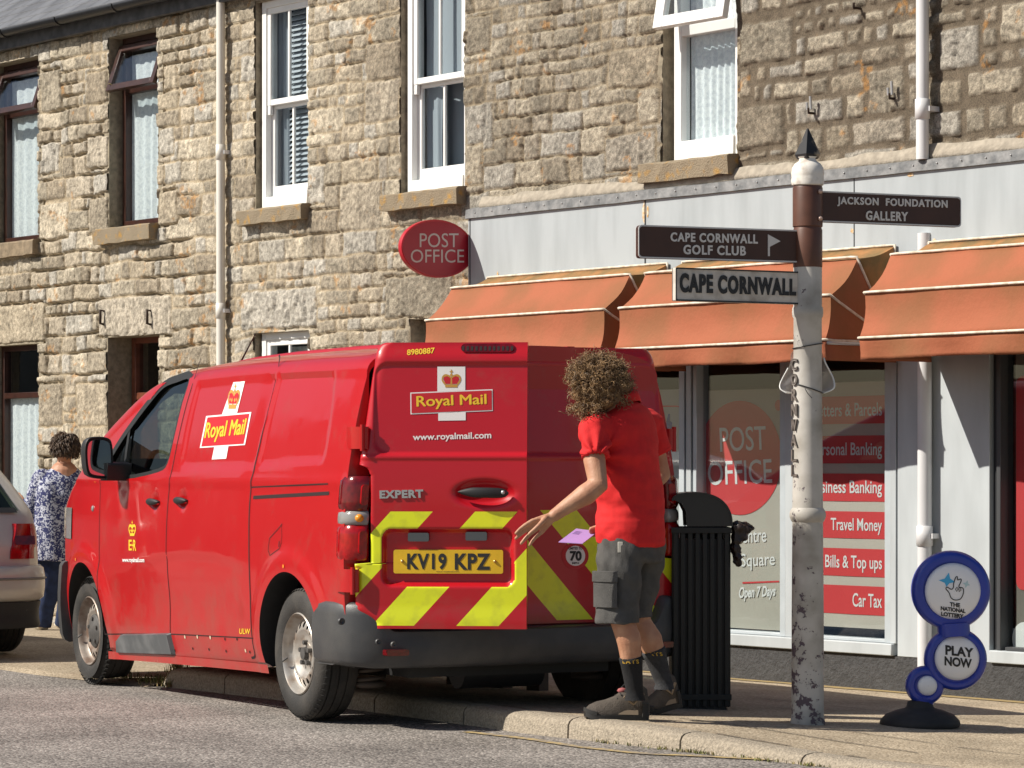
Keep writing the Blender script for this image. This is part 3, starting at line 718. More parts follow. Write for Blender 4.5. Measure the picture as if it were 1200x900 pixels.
def shop_window(a, b, frame_m, dark_l, dark_r):
    f = MB(); z0 = zsb+.056; t = .035
    wbox(f, a-.02, a+.012, z0, WT, -.10, .008); wbox(f, b-t*.6, b+.03, z0, WT, -.10, .008); wbox(f, a+t, b-t*.6, z0, z0+.02, -.10, -.004); wbox(f, a+t, b-t*.6, WT-.05, WT, -.10, -.004)
    w = f.build('window', frame_m, shop, bevel=.004)
    g = MB(); wbox(g, a+t*.5, b-t*.3, z0+.01, WT-.02, -.055, -.050); g.build('pane', M_glass, w)
    return w
w1 = shop_window(uw1a, uw1b, M_frame, 0, 0); w2 = shop_window(uw2a, uw2b, M_frame, 0, 0); w3 = shop_window(uw3a, uw3b, M_frame, 0, 0)
w4 = shop_window(uw4a+.01, UE-.1, mat('dark_grey_frame', (.055, .058, .062), .5), 0, 0)
mb = MB()
for a, b in ((uw1b+.031, U(805)), (U(811), uw2a-.022), (uw2b+.031, U(921)), (uw3a-.06, uw3a-.021), (uw3b+.031, U(1044)), (upb+.001, upb+.02)): wbox(mb, a, b, zsb+.056, WB, -.09, -.02)
wbox(mb, U(1051.5), U(1053.2), zsb+.056, WB, -.09, -.01)
mb.build('joint', M_darkgap, shop)
mb = MB()
for a, b in ((U(805.2), U(810.8)), (U(921.3), uw3a-.062), (U(1044.3), U(1051.2))): wbox(mb, a, b, zsb+.056, WB, -.09, .010)
mb.build('mullion', M_pil, shop, bevel=.003)
M_beige = mat('beige_window_film', (.50, .46, .385), .7, var=.10, vscale=2.5)
M_postred = mat('printed_red', (.66, .055, .058), .6)
M_ink = mat('printed_white', (.80, .79, .76), .6)
M_inkblack = mat('printed_black', (.02, .02, .022), .6)
M_inkblue = mat('printed_blue', (.03, .07, .33), .6)
def onpane(dd): return lambda px, py: wp(wall_at(px, py, dd)[0], wall_at(px, py, dd)[1], dd)
def poster(name, a, b, z0, z1, m, label, dd=-.075):
    t = thing(name, wp((a+b)/2, z0, dd), label, 'poster')
    mb = MB(); nx = 14
    mb.grid(nx, 20, lambda e, h: wp(a+e*(b-a), z0+h*(z1-z0), dd-.006+.0008*math.sin(e*9+h*3)), 0); mb.grid(nx, 20, lambda e, h: wp(a+e*(b-a), z0+h*(z1-z0), dd-.010+.0008*math.sin(e*9+h*3)), 0)
    mb.build('sheet', m, t); return t
# window two: the red roundel poster
p = poster('window_poster', uw2a+.03, uw2b-.02, zsb+.085, Z(870, 456), M_beige, 'beige window poster with a red disc reading POST OFFICE, behind the litter bin')
sf = onpane(-.078); sf2 = onpane(-.0755)
mb = MB(); mb.poly([sf(x, y) for x, y in ell(867, 536.5, 49, 67, 48)]); mb.poly([sf(x, y) for x, y in ell(912, 475, 4, 6.5, 20)]); mb.poly([sf(x, y) for x, y in ((870, 682), (913, 680.4), (913, 682.4), (870, 684))])
mb.build('red_disc', M_postred, p)
mb = MB(); put_text(mb, 'POST', ((843, 501), (897, 499), (898, 527), (844, 530)), sf2, 0, .005)
put_text(mb, 'OFFICE', ((829, 541), (904, 537.5), (905, 566), (830, 569)), sf2, 0, .005)
put_text(mb, 'Centre', ((861, 620), (898, 618), (898, 635), (861, 637)), sf2, 0, .008); put_text(mb, 'Square', ((868, 649), (908, 647), (908, 667), (868, 669)), sf2, 0, .008)
put_text(mb, 'Open 7 Days', ((866, 688), (909, 686), (909, 702), (866, 705)), sf2, 0, .03, shear=.22)
mb.build('lettering', M_ink, p)
# window three: list of services
p = poster('window_poster', uw3a+.03, uw3b-.02, zsb+.13, Z(1000, 447), mat('pale_grey_film', (.56, .51, .43), .7, var=.08, vscale=2), 'window poster of red bars listing services, right of the white post')
mb = MB(); bars = [(463, 496), (510, 543), (555, 588), (600, 632), (644, 677), (688, 722)]
um = uw3a+.035
for y0, y1 in bars:
    mb.poly([wp(um, Z(1040, y1, -.078), -.078), wp(uw3b-.025, Z(1040, y1, -.078), -.078), wp(uw3b-.025, Z(1040, y0, -.078), -.078), wp(um, Z(1040, y0, -.078), -.078)])
mb.build('red_bar', M_postred, p)
mb = MB()
for s, (y0, y1), x0 in (('Letters & Parcels', bars[0], 955), ('Personal Banking', bars[1], 953), ('Business Banking', bars[2], 951), ('Travel Money', bars[3], 974.5), ('Bills & Top ups', bars[4], 968), ('Car Tax', bars[5], 1000)):
    dsc = .26 if any(c in s for c in 'gyp') else 0; h = y1-y0; yt = y0+h*.25; yb = y1-h*.27+h*.12*bool(dsc)
    sl_ = .028
    put_text(mb, s, ((x0-1, yt), (1033.5, yt), (1033.5, yb), (x0-1, yb)), lambda x, y: onpane(-.0755)(x, y-(1037-x)*(547-y)*-.00031), 0, .012)
mb.build('lettering', M_ink, p)
# window one: lottery notices
p = poster('window_poster', U(748), uw1b-.015, Z(780, 640), Z(780, 456), mat('grey_window_film', (.50, .50, .48), .7, var=.06, vscale=2), 'white notice with a thin red border in the shop window behind the courier', -.070)
mb = MB(); 
for q in strip([(x, y) for x, y in dense(rrect(744, 476, 799, 640, 6), 8, True)], 1.6, True): mb.poly([onpane(-.073)(*v) for v in q])
mb.build('red_border', M_postred, p)
mb = MB(); hand = [(781, 500), (781, 494), (783, 485), (785, 485), (785, 493), (787.5, 495), (787.5, 501), (785, 505), (782.5, 505)]
mb.poly([onpane(-.072)(*v) for v in hand]); mb.build('hand_emblem', M_inkblue, p)
mb = MB(); put_text(mb, 'rs', rect(768, 521, 779, 533), onpane(-.072), 0, .02); put_text(mb, 'ls', rect(776, 594, 788, 612), onpane(-.072), 0, .02); mb.build('lettering', M_inkblack, p)
# window four: tall red poster at the picture's edge
p = poster('window_poster', uw4a+.06, UE-.16, zsb+.085, 2.06, mat('grey_brown_blind', (.20, .185, .155), .8, var=.2, vscale=3), 'grey brown blind with a tall red panel in the right hand shop window')
mb = MB(); a = U(1191, -.078)
mb.prism(rrect(a, Z(1191, 692), a+.62, Z(1191, 440), .05), -.079, -.077, lambda u, z, d: wp(u, z, d)); mb.build('red_panel', M_postred, p)
mb = MB(); mb.prism(ell(a+.06, zsb+.12, .09, .10, 24), -.0785, -.0765, lambda u, z, d: wp(u, z, d)); mb.build('white_disc', M_ink, p)

# ------------------------------------------------------------------ awnings: fixed round-nosed canopies
def fabric(name, c1, c2):
    m = mat(name, c1, .85, col2=c2, vscale=2.4, vlo=.40, vhi=.66, bump=.25, bscale=35, detail=9); 
    t = m.node_tree; b = t.nodes['Principled BSDF']
    return m
M_awn = fabric('faded_orange_canvas', (.345, .103, .046), (.24, .095, .036))
M_awn2 = mat('algae_stained_canvas', (.36, .165, .055), .9, col2=(.20, .125, .045), vscale=7, bump=.25, bscale=35, vlo=.35, vhi=.6)
M_pipew = mat('white_piping', (.74, .66, .55), .7, col2=(.5, .42, .32), vscale=20)
ZA = lambda z: 1.28+(z-1.28)*SW
def awning(u0, u1, label, seed):
    t = thing('awning', wp((u0+u1)/2, 2.0, .07), label, 'awning', 'shop awnings')
    prof = [(.075, ZA(2.352)), (.395, ZA(2.283)), (.615, ZA(2.095)), (.66, ZA(1.88))]
    dense_p = []
    for i in range(3):
        a, b = np.array(prof[i]), np.array(prof[i+1])
        for k in range(7):
            tt = k/7; sag = .022*math.sin(math.pi*tt)
            nn = np.array([b[1]-a[1], -(b[0]-a[0])]); nn /= np.linalg.norm(nn); dense_p.append((a+(b-a)*tt+nn*sag, i))
    dense_p.append((np.array(prof[3]), 2))
    zp = ZA(1.88)                           # the pivot of the hoops, on the wall
    # each hoop: from the pivot along the side, round the corner, along the front
    def hoop(dz):
        d, z = dz; R_ = .0; pts = []
        for k in range(7):
            s = k/7; pts.append((u0, .075+(d-.075)*s, zp+(z-zp)*s))
        r_ = min(.10, d*.4)
        for k in range(41): 
            s = k/40; pts.append((u0+(u1-u0)*s, d, z))
        for k in range(7):
            s = 1-(k+1)/7; pts.append((u1, .075+(d-.075)*s, zp+(z-zp)*s))
        return pts
    rr = random.Random(seed); H = [hoop(p_) for p_, _ in dense_p]
    n = len(H[0]); mb = MB(); vs = []
    for j, h in enumerate(H):
        for i, (u, d, z) in enumerate(h):
            w = .016*float(fbm(u*2.2+seed, z*5, d*5, seed))+.006*float(fbm(u*11+z*9+seed, z*5, d*5, seed+1, 2)); vs.append(wp(u, z+w, d+w))
    fcs = [(j*n+i, j*n+i+1, (j+1)*n+i+1, (j+1)*n+i) for j in range(len(H)-1) for i in range(n-1)]
    for j in range(len(H)-1):
        pass
    half = (n-1)
    mb.add(vs, [f for k, f in enumerate(fcs) if k >= 7*half], 0, True)
    mb2 = [f for k, f in enumerate(fcs) if k < 7*half]; mb.add(vs, mb2, 1, True)
    cv = mb.build('canvas', [M_awn, M_awn2], t, autosm=28)
    sd = cv.modifiers.new('thickness', 'SOLIDIFY'); sd.thickness = .004
    mb = MB()                               # valance: loose hem below the last hoop
    h = H[-1]; rows = 6
    def val(i, k):
        u, d, z = h[i]; q = k/rows; e = .014*math.sin(u*11+seed)*q+.02*float(fbm(u*7, q*2, 0, seed+3))*q
        return wp(u+.0*q, z-.118*q-.004*math.sin(u*6+seed)*q, d-.012*q+e)
    mb.add([val(i, k) for k in range(rows+1) for i in range(n)], [(k*n+i, k*n+i+1, (k+1)*n+i+1, (k+1)*n+i) for k in range(rows) for i in range(n-1)], 0, True)
    vl = mb.build('valance', M_awn, t); sd = vl.modifiers.new('thickness', 'SOLIDIFY'); sd.thickness = .004
    for j in (0, 7, 14, 21):
        mb = MB(); mb.tube([wp(u, z+(.006 if 7 <= i <= 47 else .002), d+.006) for i, (u, d, z) in enumerate(H[j])], .0085, 6); mb.build('piping', M_pipew, t)
    mb = MB()
    for j in (21,): mb.tube([wp(u, z-.012, d-.02) for u, d, z in H[j]], .012, 6)
    mb.build('hoop', mat('galvanised', (.5, .5, .5), .4, .6), t); return t
S_ = SW
awning(-1.958*S_, -.424*S_, 'faded orange canvas awning above the red van, leftmost of the three', 3)
awning(-.305*S_, 1.232*S_, 'faded orange canvas awning behind the fingerpost, between two others', 9)
awning(1.459*S_, 3.10*S_, 'faded orange canvas awning right of the fingerpost, over the downpipe', 15)

# ------------------------------------------------------------------ oval sign hung out from the wall
dw = .05; us0 = U(556)-.02
# its plane stands square to the wall: only d and z vary
def sg(px, py):
    k = (px-CX)/FPX; q = np.array(wp(us0, 0)[:2]); d = (k*q[1]-q[0])/(WN[0]-k*WN[1]); dep = q[1]+d*WN[1]
    return d, ZC-(py-HY)/FPX*dep
d0, zc = sg(511, 291.5); dl = sg(468.5, 291)[0]; drr = sg(553.5, 291)[0]; dc = (dl+drr)/2; rx = abs(dl-drr)/2; rz = (sg(511, 258)[1]-sg(511, 326)[1])/2
t = thing('hanging_sign', wp(us0, zc, dc), 'dark red oval POST OFFICE sign hung out from the stone wall', 'sign')
M_sign = mat('sign_red', (.40, .012, .030), .35, var=.08)
mb = MB(); sp = lambda a, b, h: wp(us0+h, b, a)
mb.prism([(dc+(rx-.012)*math.cos(x), zc+(rz-.012)*math.sin(x)) for x in np.linspace(0, 2*math.pi, 56)[:-1]], -.014, .017, sp, 0, True); mb.build('panel', M_sign, t, autosm=40)
mb = MB(); mb.loft([[wp(us0+h, zc+(rz-o)*math.sin(x), dc+(rx-o)*math.cos(x)) for x in np.linspace(0, 2*math.pi, 57)[:-1]] for h, o in ((-.018, .014), (-.022, .006), (-.018, 0), (.018, 0), (.022, .006), (.018, .014))], 0, False); mb.build('rim', mat('sign_rim_red', (.46, .014, .028), .4), t, autosm=50)
sf = lambda x, y: wp(us0+.0185, sg(x, y)[1], sg(x, y)[0])
mb = MB(); put_text(mb, 'POST', rect(490, 273.5, 535.5, 290), sf, 0, .0); put_text(mb, 'OFFICE', rect(479.5, 292.5, 542, 308), sf, 0, .0); mb.build('lettering', mat('sign_pale', (.62, .55, .53), .5), t)
mb = MB(); mb.box((us0-.02, -.06, zc-.02), (us0+.02, drr+.02, zc+.02), lambda u, d, z: wp(u, z, d)); mb.box((us0-.03, -.02, zc-.10), (us0+.03, .03, zc+.10), lambda u, d, z: wp(u, z, d)); mb.build('bracket', M_black, t, bevel=.003)

# ------------------------------------------------------------------ fingerpost
M_cast = bpy.data.materials.new('chipped_white_ironwork'); M_cast.use_nodes = True
def chipped(m, c_paint, c_rust, thr, sc):
    t = m.node_tree; N = t.nodes; Lk = t.links; b = N['Principled BSDF']; b.inputs['Roughness'].default_value = .6
    tc = N.new('ShaderNodeTexCoord'); nz = N.new('ShaderNodeTexNoise'); nz.inputs['Scale'].default_value = sc; nz.inputs['Detail'].default_value = 7; nz.inputs['Roughness'].default_value = .68
    Lk.new(tc.outputs['Object'], nz.inputs['Vector'])
    sx = N.new('ShaderNodeSeparateXYZ'); Lk.new(tc.outputs['Object'], sx.inputs[0])
    g = N.new('ShaderNodeMapRange'); g.inputs[1].default_value = 0.0; g.inputs[2].default_value = 1.15; g.inputs[3].default_value = .075; g.inputs[4].default_value = -.035; Lk.new(sx.outputs['Z'], g.inputs[0])
    lx = N.new('ShaderNodeMapRange'); lx.inputs[1].default_value = -.08; lx.inputs[2].default_value = .04; lx.inputs[3].default_value = .06; lx.inputs[4].default_value = -.02; Lk.new(sx.outputs['X'], lx.inputs[0])
    ad = N.new('ShaderNodeMath'); Lk.new(nz.outputs['Fac'], ad.inputs[0]); Lk.new(g.outputs[0], ad.inputs[1])
    ad2 = N.new('ShaderNodeMath'); Lk.new(ad.outputs[0], ad2.inputs[0]); Lk.new(lx.outputs[0], ad2.inputs[1])
    st = N.new('ShaderNodeMapRange'); st.inputs[1].default_value = thr; st.inputs[2].default_value = thr+.025; Lk.new(ad2.outputs[0], st.inputs[0])
    n2 = N.new('ShaderNodeTexNoise'); n2.inputs['Scale'].default_value = 6; n2.inputs['Detail'].default_value = 5; Lk.new(tc.outputs['Object'], n2.inputs['Vector'])
    c0 = N.new('ShaderNodeMix'); c0.data_type = 'RGBA'; c0.inputs['A'].default_value = (*c_paint, 1); c0.inputs['B'].default_value = (c_paint[0]*.62, c_paint[1]*.60, c_paint[2]*.56, 1)
    m0 = N.new('ShaderNodeMapRange'); m0.inputs[1].default_value = .42; m0.inputs[2].default_value = .68; Lk.new(n2.outputs['Fac'], m0.inputs[0]); Lk.new(m0.outputs[0], c0.inputs['Factor'])
    mx = N.new('ShaderNodeMix'); mx.data_type = 'RGBA'; Lk.new(st.outputs[0], mx.inputs['Factor']); Lk.new(c0.outputs['Result'], mx.inputs['A']); mx.inputs['B'].default_value = (*c_rust, 1)
    Lk.new(mx.outputs['Result'], b.inputs['Base Color'])
    bp = N.new('ShaderNodeBump'); bp.inputs['Strength'].default_value = .5; bp.inputs['Distance'].default_value = .004; bp.invert = True; Lk.new(st.outputs[0], bp.inputs['Height']); Lk.new(bp.outputs[0], b.inputs['Normal'])
chipped(M_cast, (.52, .495, .455), (.10, .07, .085), .615, 17)
M_cbrown = mat('brown_sign_paint', (.115, .045, .026), .45, var=.25, vscale=14)
M_cbrown2 = mat('brown_face_paint', (.062, .024, .015), .5, var=.2, vscale=9)
g0 = ground_at(946.5, 849); DP = g0.y
def pz(py): return ZC-(py-HY)/FPX*DP
px2m = DP/FPX
post = thing('fingerpost', g0, 'old chipped white iron fingerpost with three direction arms and a black spike', 'signpost')
G = V((0, 0, 0))
def cyl(x, y, z): return (g0.x+x, g0.y+y, z)
mb = MB(); 
mb.lathe([(.083, g0.z-.02), (.084, pz(846)), (.080, pz(841)), (.0775, pz(838)), (.077, pz(720)), (.0735, pz(612)), (.080, pz(610)), (.087, pz(606)), (.087, pz(601)), (.080, pz(597)), (.0735, pz(595)), (.072, pz(560)), (.0690, pz(460)), (.0675, pz(373)), (.073, pz(371)), (.075, pz(366)), (.073, pz(361)), (.0685, pz(359)), (.0685, pz(313))], 40, cyl)
pc = mb.build('post', M_cast, post, autosm=35)
mb = MB(); mb.lathe([(.0690, pz(313.5)), (.0705, pz(312)), (.0705, pz(270)), (.067, pz(268)), (.0665, pz(266.5)), (.072, pz(265.5)), (.072, pz(221)), (.068, pz(218)), (.05, pz(217.6))], 40, cyl); mb.build('hub', M_cbrown, post, autosm=35)
mb = MB(); mb.lathe([(.06, pz(219)), (.076, pz(217)), (.080, pz(212)), (.077, pz(208)), (.078, pz(206)), (.079, pz(203)), (.075, pz(197)), (.062, pz(192)), (.043, pz(189)), (.040, pz(186)), (.047, pz(184))], 36, cyl); mb.build('finial_base', mat('white_ironwork', (.74, .70, .64), .55, col2=(.45, .38, .32), vscale=16, vlo=.52, vhi=.7), post, autosm=40)
mb = MB(); zt = pz(150.5)
q = lambda r, z, k: cyl(r*math.cos(k), r*math.sin(k), z)
ang = [math.radians(a) for a in (-12, 78, 168, 258)]
mb.loft([[q(.050, pz(186.5), k) for k in ang], [q(.062, pz(181), k) for k in ang], [q(.052, pz(176), k) for k in ang], [q(.004, zt, k) for k in ang]], 0, True, True, False)
mb.build('spike', mat('flaking_black_paint', (.016, .016, .018), .6, col2=(.34, .27, .19), vscale=9, vlo=.56, vhi=.66), post)
def finger(yt_tip, yb_tip, yt_hub, yb_hub, x_tip, ang_deg, face_m, edge_m, lines, txt_m, name, thick=.022, flag=None, bold=0.03, right=False, r=.018, label=None, embl=None):
    # arm from the hub outwards; its face runs in a vertical plane turned ang_deg towards (+) or away from the camera
    a = math.radians(ang_deg); sx = 1 if right else -1
    dirv = V((sx*math.cos(a), -math.sin(a), 0)); nrm = V((-math.sin(a)*sx, -math.cos(a), 0))*1.0
    nrm = V((dirv.y, -dirv.x, 0)) if sx > 0 else V((-dirv.y, dirv.x, 0))
    if nrm.y > 0: nrm = -nrm
    base = V((g0.x, g0.y, 0))
    def loc(px, py):                      # pixel -> along the arm, height
        k = (px-CX)/FPX; l = (k*base.y-base.x)/(dirv.x-k*dirv.y); dep = base.y+l*dirv.y
        return l, ZC-(py-HY)/FPX*dep
    L1, zt1 = loc(x_tip, yt_tip); zb1 = loc(x_tip, yb_tip)[1]
    hubx = 962 if right else 934
    zt0 = loc(hubx, yt_hub)[1]; zb0 = loc(hubx, yb_hub)[1]
    zt_, zb_ = (zt0+zt1)/2, (zb0+zb1)/2
    P = lambda l, z, h: base+dirv*l+nrm*h+V((0, 0, z))
    arm = MB(); L0 = .05
    out = [p_ for p_ in rrect(L0, zb_, L1, zt_, r, 4)]
    out = [(min(max(x, L0), L1), y) if x > L0+.03 else (L0, zt_ if y > (zt_+zb_)/2 else zb_) for x, y in out]
    o2 = []
    for p_ in out:
        if not o2 or (abs(p_[0]-o2[-1][0])+abs(p_[1]-o2[-1][1])) > 1e-5: o2.append(p_)
    arm.prism(o2, -thick/2, thick/2, P, 0)
    ar = arm.build(name, face_m, post, bevel=.002)
    if label: ar['label'] = label
    ed = MB(); inner = [(L0+(x-L0)*(1-.004/L1) if x > L0+.03 else x, (zt_+zb_)/2+(y-(zt_+zb_)/2)*(1-.014/(zt_-zb_))) for x, y in o2]
    n = len(o2); 
    for h0, h1 in ((thick/2-.002, thick/2+.004), (-thick/2-.004, -thick/2+.002)):
        vs = [P(x*1.0005, y, h) for h in (h0, h1) for x, y in o2]+[P(x, y, h) for h in (h0, h1) for x, y in inner]
        for i in range(n):
            j = (i+1) % n
            if o2[i][0] <= L0+1e-6 and o2[j][0] <= L0+1e-6: continue
            ed.add([P(*o2[i], h0), P(*o2[j], h0), P(*o2[j], h1), P(*o2[i], h1), P(*inner[i], h1), P(*inner[j], h1), P(*inner[j], h0), P(*inner[i], h0)], [(0, 1, 2, 3), (3, 2, 5, 4), (4, 5, 6, 7)])
    ed.build('rim', edge_m, ar)
    tx = MB()
    sfn = lambda x, y: P(*loc(x, y), thick/2+.005); bk = lambda x, y: P(*loc(x, y), thick/2-.001)
    for s, quad in lines: put_text(tx, s, quad, sfn, 0, bold, 1.15, thick=bk)
    if embl:
        for pl_ in embl:
            tx.poly([sfn(*p_) for p_ in pl_]); 
            for i in range(len(pl_)): tx.poly([sfn(*pl_[i]), sfn(*pl_[(i+1) % len(pl_)]), bk(*pl_[(i+1) % len(pl_)]), bk(*pl_[i])])
    tx.build('lettering', txt_m, ar)
    return ar
M_letter = mat('raised_white_letters', (.66, .63, .60), .5)
M_rim = mat('pale_grey_rim', (.58, .57, .56), .5)
finger(263.5, 302, 270, 308.5, 746.5, 22, M_cbrown2, M_rim, [('CAPE CORNWALL', ((784, 272.5), (886, 275), (886, 286), (784, 283.3))), ('GOLF CLUB', ((799, 287), (872, 288.6), (872, 300), (799, 298.3)))], M_letter, 'finger_sign', .03, embl=[[(898, 275), (912.5, 283), (900, 289.5), (900, 300.5), (898, 300.5)]], label='brown arm reading CAPE CORNWALL GOLF CLUB')
finger(311.5, 352.5, 320.5, 357, 790, 27, mat('stained_cream_arm', (.62, .57, .51), .6, col2=(.36, .31, .26), vscale=13, vlo=.45, vhi=.75), M_black, [('CAPE CORNWALL', ((794.5, 320), (930.5, 327), (930.5, 347), (794.5, 343)))], M_inkblack, 'finger_sign', .03, bold=.045, r=.006, label='stained cream arm reading CAPE CORNWALL')
finger(231, 266.5, 224, 260.5, 1124, -24, M_cbrown2, M_rim, [('JACKSON  FOUNDATION', ((979, 230.7), (1108, 235), (1108, 246.5), (979, 242))), ('GALLERY', ((1012.5, 247.2), (1061.7, 248.8), (1061.7, 259.8), (1012.5, 258.3)))], M_letter, 'finger_sign', .03, right=True, label='brown arm reading JACKSON FOUNDATION GALLERY')
mb = MB()
for y in (225.5, 257): mb.ball((g0.x+.055, g0.y-.055, pz(y)), .012, 10); mb.ball((g0.x+.06, g0.y-.06, pz(y)), .007, 8)
mb.build('bolt', mat('pinkish_bolt', (.5, .36, .30), .5, .4), post)
# raised letters running down the left of the shaft
mb = MB(); ys = np.linspace(419, 561, 9)
for i, ch in enumerate('CORNWALL'):
    y0, y1 = ys[i]+1.5, ys[i+1]-2.5
    def wrap(h): 
        def fn(x, y):
            a = math.radians(180+24)+x; r_ = .0705+h-.0012*0+(.0025 if y > 470 else 0)
            return cyl(r_*math.cos(a), r_*math.sin(a), pz(y))
        return fn
    put_text(mb, ch, ((-.34, y0), (.34, y0), (.34, y1), (-.34, y1)), wrap(.008), 0, .03, thick=wrap(-.004))
mb.build('lettering', mat('grimy_letter', (.20, .17, .15), .6, var=.5, vscale=30), post)
# clear plastic sheet tied round the shaft
t = thing('plastic_sleeve', (g0.x, g0.y, pz(465)), 'clear plastic sleeve tied round the fingerpost shaft with wire', 'plastic sleeve')
mb = MB(); rows = []
outl = [(404, -.0, .0), (412, -.072, .068), (425, -.082, .085), (440, -.112, .120), (450, -.130, .130), (456, -.128, .122), (460, -.105, .085)]
for y, l, r_ in smooth_path(outl, 5):
    row = []
    for k in range(25):
        s = k/24; x = l+(r_-l)*s; bow = .078*math.sqrt(max(0, 1-(2*s-1)**2*.92)); row.append(cyl(x, bow*.9+.012*math.sin(s*14+y*.2), pz(y)))
    rows.append(row)
mb.loft(rows, 0, False, False)
m = mat('cloudy_plastic', (.50, .47, .46), .25); m.node_tree.nodes['Principled BSDF'].inputs['Alpha'].default_value = .62; mb.build('sheet', m, t)
mb = MB(); mb.tube(rows[-1], .0045, 6); mb.tube([r[0] for r in rows[12:]], .003, 6); mb.tube([r[-1] for r in rows[8:]], .004, 6); mb.build('edge', M_white, t)
mb = MB()
for y, tl in ((405.5, -3), (455, 6)):
    mb.tube([cyl(.073*math.cos(a), .073*math.sin(a), pz(y+tl*math.cos(a))) for a in np.linspace(0, 6.28, 40)], .0028, 5)
mb.tube([cyl(-.02, -.075, pz(456)), cyl(-.01, -.09, pz(461)), cyl(.012, -.085, pz(467))], .002, 5); mb.build('wire', M_black, t)

# ------------------------------------------------------------------ blue lottery sign on its rubber foot
g1 = ground_at(1078, 851); D1_ = g1.y; kx = D1_/FPX
def lp(px, py, h=0.0): return V(((px-CX)*kx, D1_+h, ZC-(py-HY)*kx))
sgn = thing('pavement_sign', g1, 'blue bubble shaped lottery sign of three discs on a black rubber foot', 'sign')
M_blue = mat('blue_plastic', (.018, .045, .38), .32, var=.12, coat=.3)
mb = MB()
def ring(cx, cy, R, ri, tt):
    # hollow disc: fat rounded rim with a recessed centre, both faces
    prof = []
    for k in range(17):
        a = math.radians(-90+180*k/16); prof.append((R-tt*.55+tt*.55*math.cos(a), tt*math.sin(a)))
    prof = [(ri, -tt*.62), (ri+.010, -tt*.98)]+prof+[(ri+.010, tt*.98), (ri, tt*.62)]
    mb.loft([[lp(cx, cy)+V((r*math.cos(2*math.pi*k/48), h, r*math.sin(2*math.pi*k/48))) for r, h in prof] for k in range(48)]+[[lp(cx, cy)+V((r, h, 0)) for r, h in prof]], 0, False, False)
    for h in (-.6, .6): mb.poly([lp(cx, cy)+V((ri*1.02*math.cos(2*math.pi*k/40), tt*h, ri*1.02*math.sin(2*math.pi*k/40))) for k in range(40)])
ring(1114, 691.5, 46.5*kx, 32*kx, .048); ring(1119.5, 772.5, 37*kx, 26*kx, .044); ring(1083.7, 803, 23*kx, 11.8*kx, .040)
mb.tube([lp(1117, 730), lp(1118, 745)], .08, 16); mb.tube([lp(1083, 818), lp(1079, 832)], [.055, .042], 14); mb.tube([lp(1099, 792), lp(1095, 796)], .03, 12)
mb.build('frame', M_blue, sgn, autosm=50)
for cx, cy, r_, h in ((1116, 692.5, 33.5, .048), (1120.5, 770.5, 26.5, .044), (1086, 803, 11.8, .040)):
    mb = MB(); mb.lathe([(0.001, .014), (r_*kx*.55, .012), (r_*kx*.86, .006), (r_*kx*.98, -.004), (r_*kx, -.02)], 40, lambda x, y, z, cx=cx, cy=cy, h=h: lp(cx, cy)+V((x, -h-z+.004, y)), caps=False); mb.build('white_disc', mat('white_plastic', (.84, .85, .88), .35), sgn)
def face(cx, cy, r_, h): 
    def fn(x, y):
        rr_ = math.hypot(x-cx, y-cy)/r_; b = .014-.010*rr_**2.2
        return lp(x, y)+V((0, -h-b+.004-.0022, 0))
    return fn
fa_ = face(1116, 692.5, 33.5, .048)
tilt = math.tan(math.radians(7))
def tq(x0, y0, x1, y1): return ((x0, y0-(1116-x0)*tilt), (x1, y0+(x1-1116)*tilt), (x1, y1+(x1-1116)*tilt), (x0, y1-(1116-x0)*tilt))
mb = MB(); put_text(mb, 'THE', tq(1111, 705.5, 1123, 710.5), fa_, 0, .05); put_text(mb, 'NATIONAL', tq(1100.5, 711.5, 1129.5, 716.5), fa_, 0, .05); put_text(mb, 'LOTTERY', tq(1101, 718, 1127.5, 723), fa_, 0, .05)
fb_ = face(1120.5, 770.5, 26.5, .044)
put_text(mb, 'PLAY', ((1106, 755), (1139, 759), (1139, 770), (1106, 766.5)), fb_, 0, .04); put_text(mb, 'NOW', ((1105, 768), (1137, 771.5), (1137, 782.5), (1105, 779)), fb_, 0, .04)
hand = [(1106.5, 689.5), (1108, 687.5), (1112.5, 690), (1115, 688), (1115.5, 683), (1118, 676), (1120, 675.5), (1120, 679), (1124, 678), (1124, 681), (1121.5, 687), (1126, 688.5), (1127, 692), (1126, 697), (1123, 701.5), (1117, 702.5), (1112.5, 700), (1110, 694)]
for q in strip(smooth_path(hand, 4, True), 1.1, True): mb.poly([fa_(*v) for v in q])
for pl_ in ([(1117.5, 690), (1119.5, 687.5), (1120.5, 690), (1119, 692.5)], [(1121.5, 688.5), (1123.5, 688), (1124, 691), (1122, 693)]):
    for q in strip(pl_, .9, True): mb.poly([fa_(*v) for v in q])
mb.build('lettering', M_inkblack, sgn)
mb = MB(); star = lambda cx, cy, r_, a: [(cx+(r_ if k % 2 == 0 else r_*.42)*math.cos(a+k*math.pi/4), cy+(r_ if k % 2 == 0 else r_*.42)*math.sin(a+k*math.pi/4)) for k in range(8)]
mb.poly([fa_(x, y) for x, y in ((1098, 679.5), (1105, 677.5), (1110, 670.5), (1111.5, 677.5), (1117, 681.5), (1110.5, 683), (1107, 687), (1105, 682.5))]); mb.build('star', mat('sky_blue_print', (.06, .42, .74), .5), sgn)
mb = MB(); mb.poly([fa_(x, y) for x, y in star(1130.5, 684, 4.6, .3)]); mb.build('star', mat('pale_blue_print', (.48, .66, .70), .5), sgn)
mb = MB(); n = 40
for i, (r_, z) in enumerate(((0, 0),)): pass
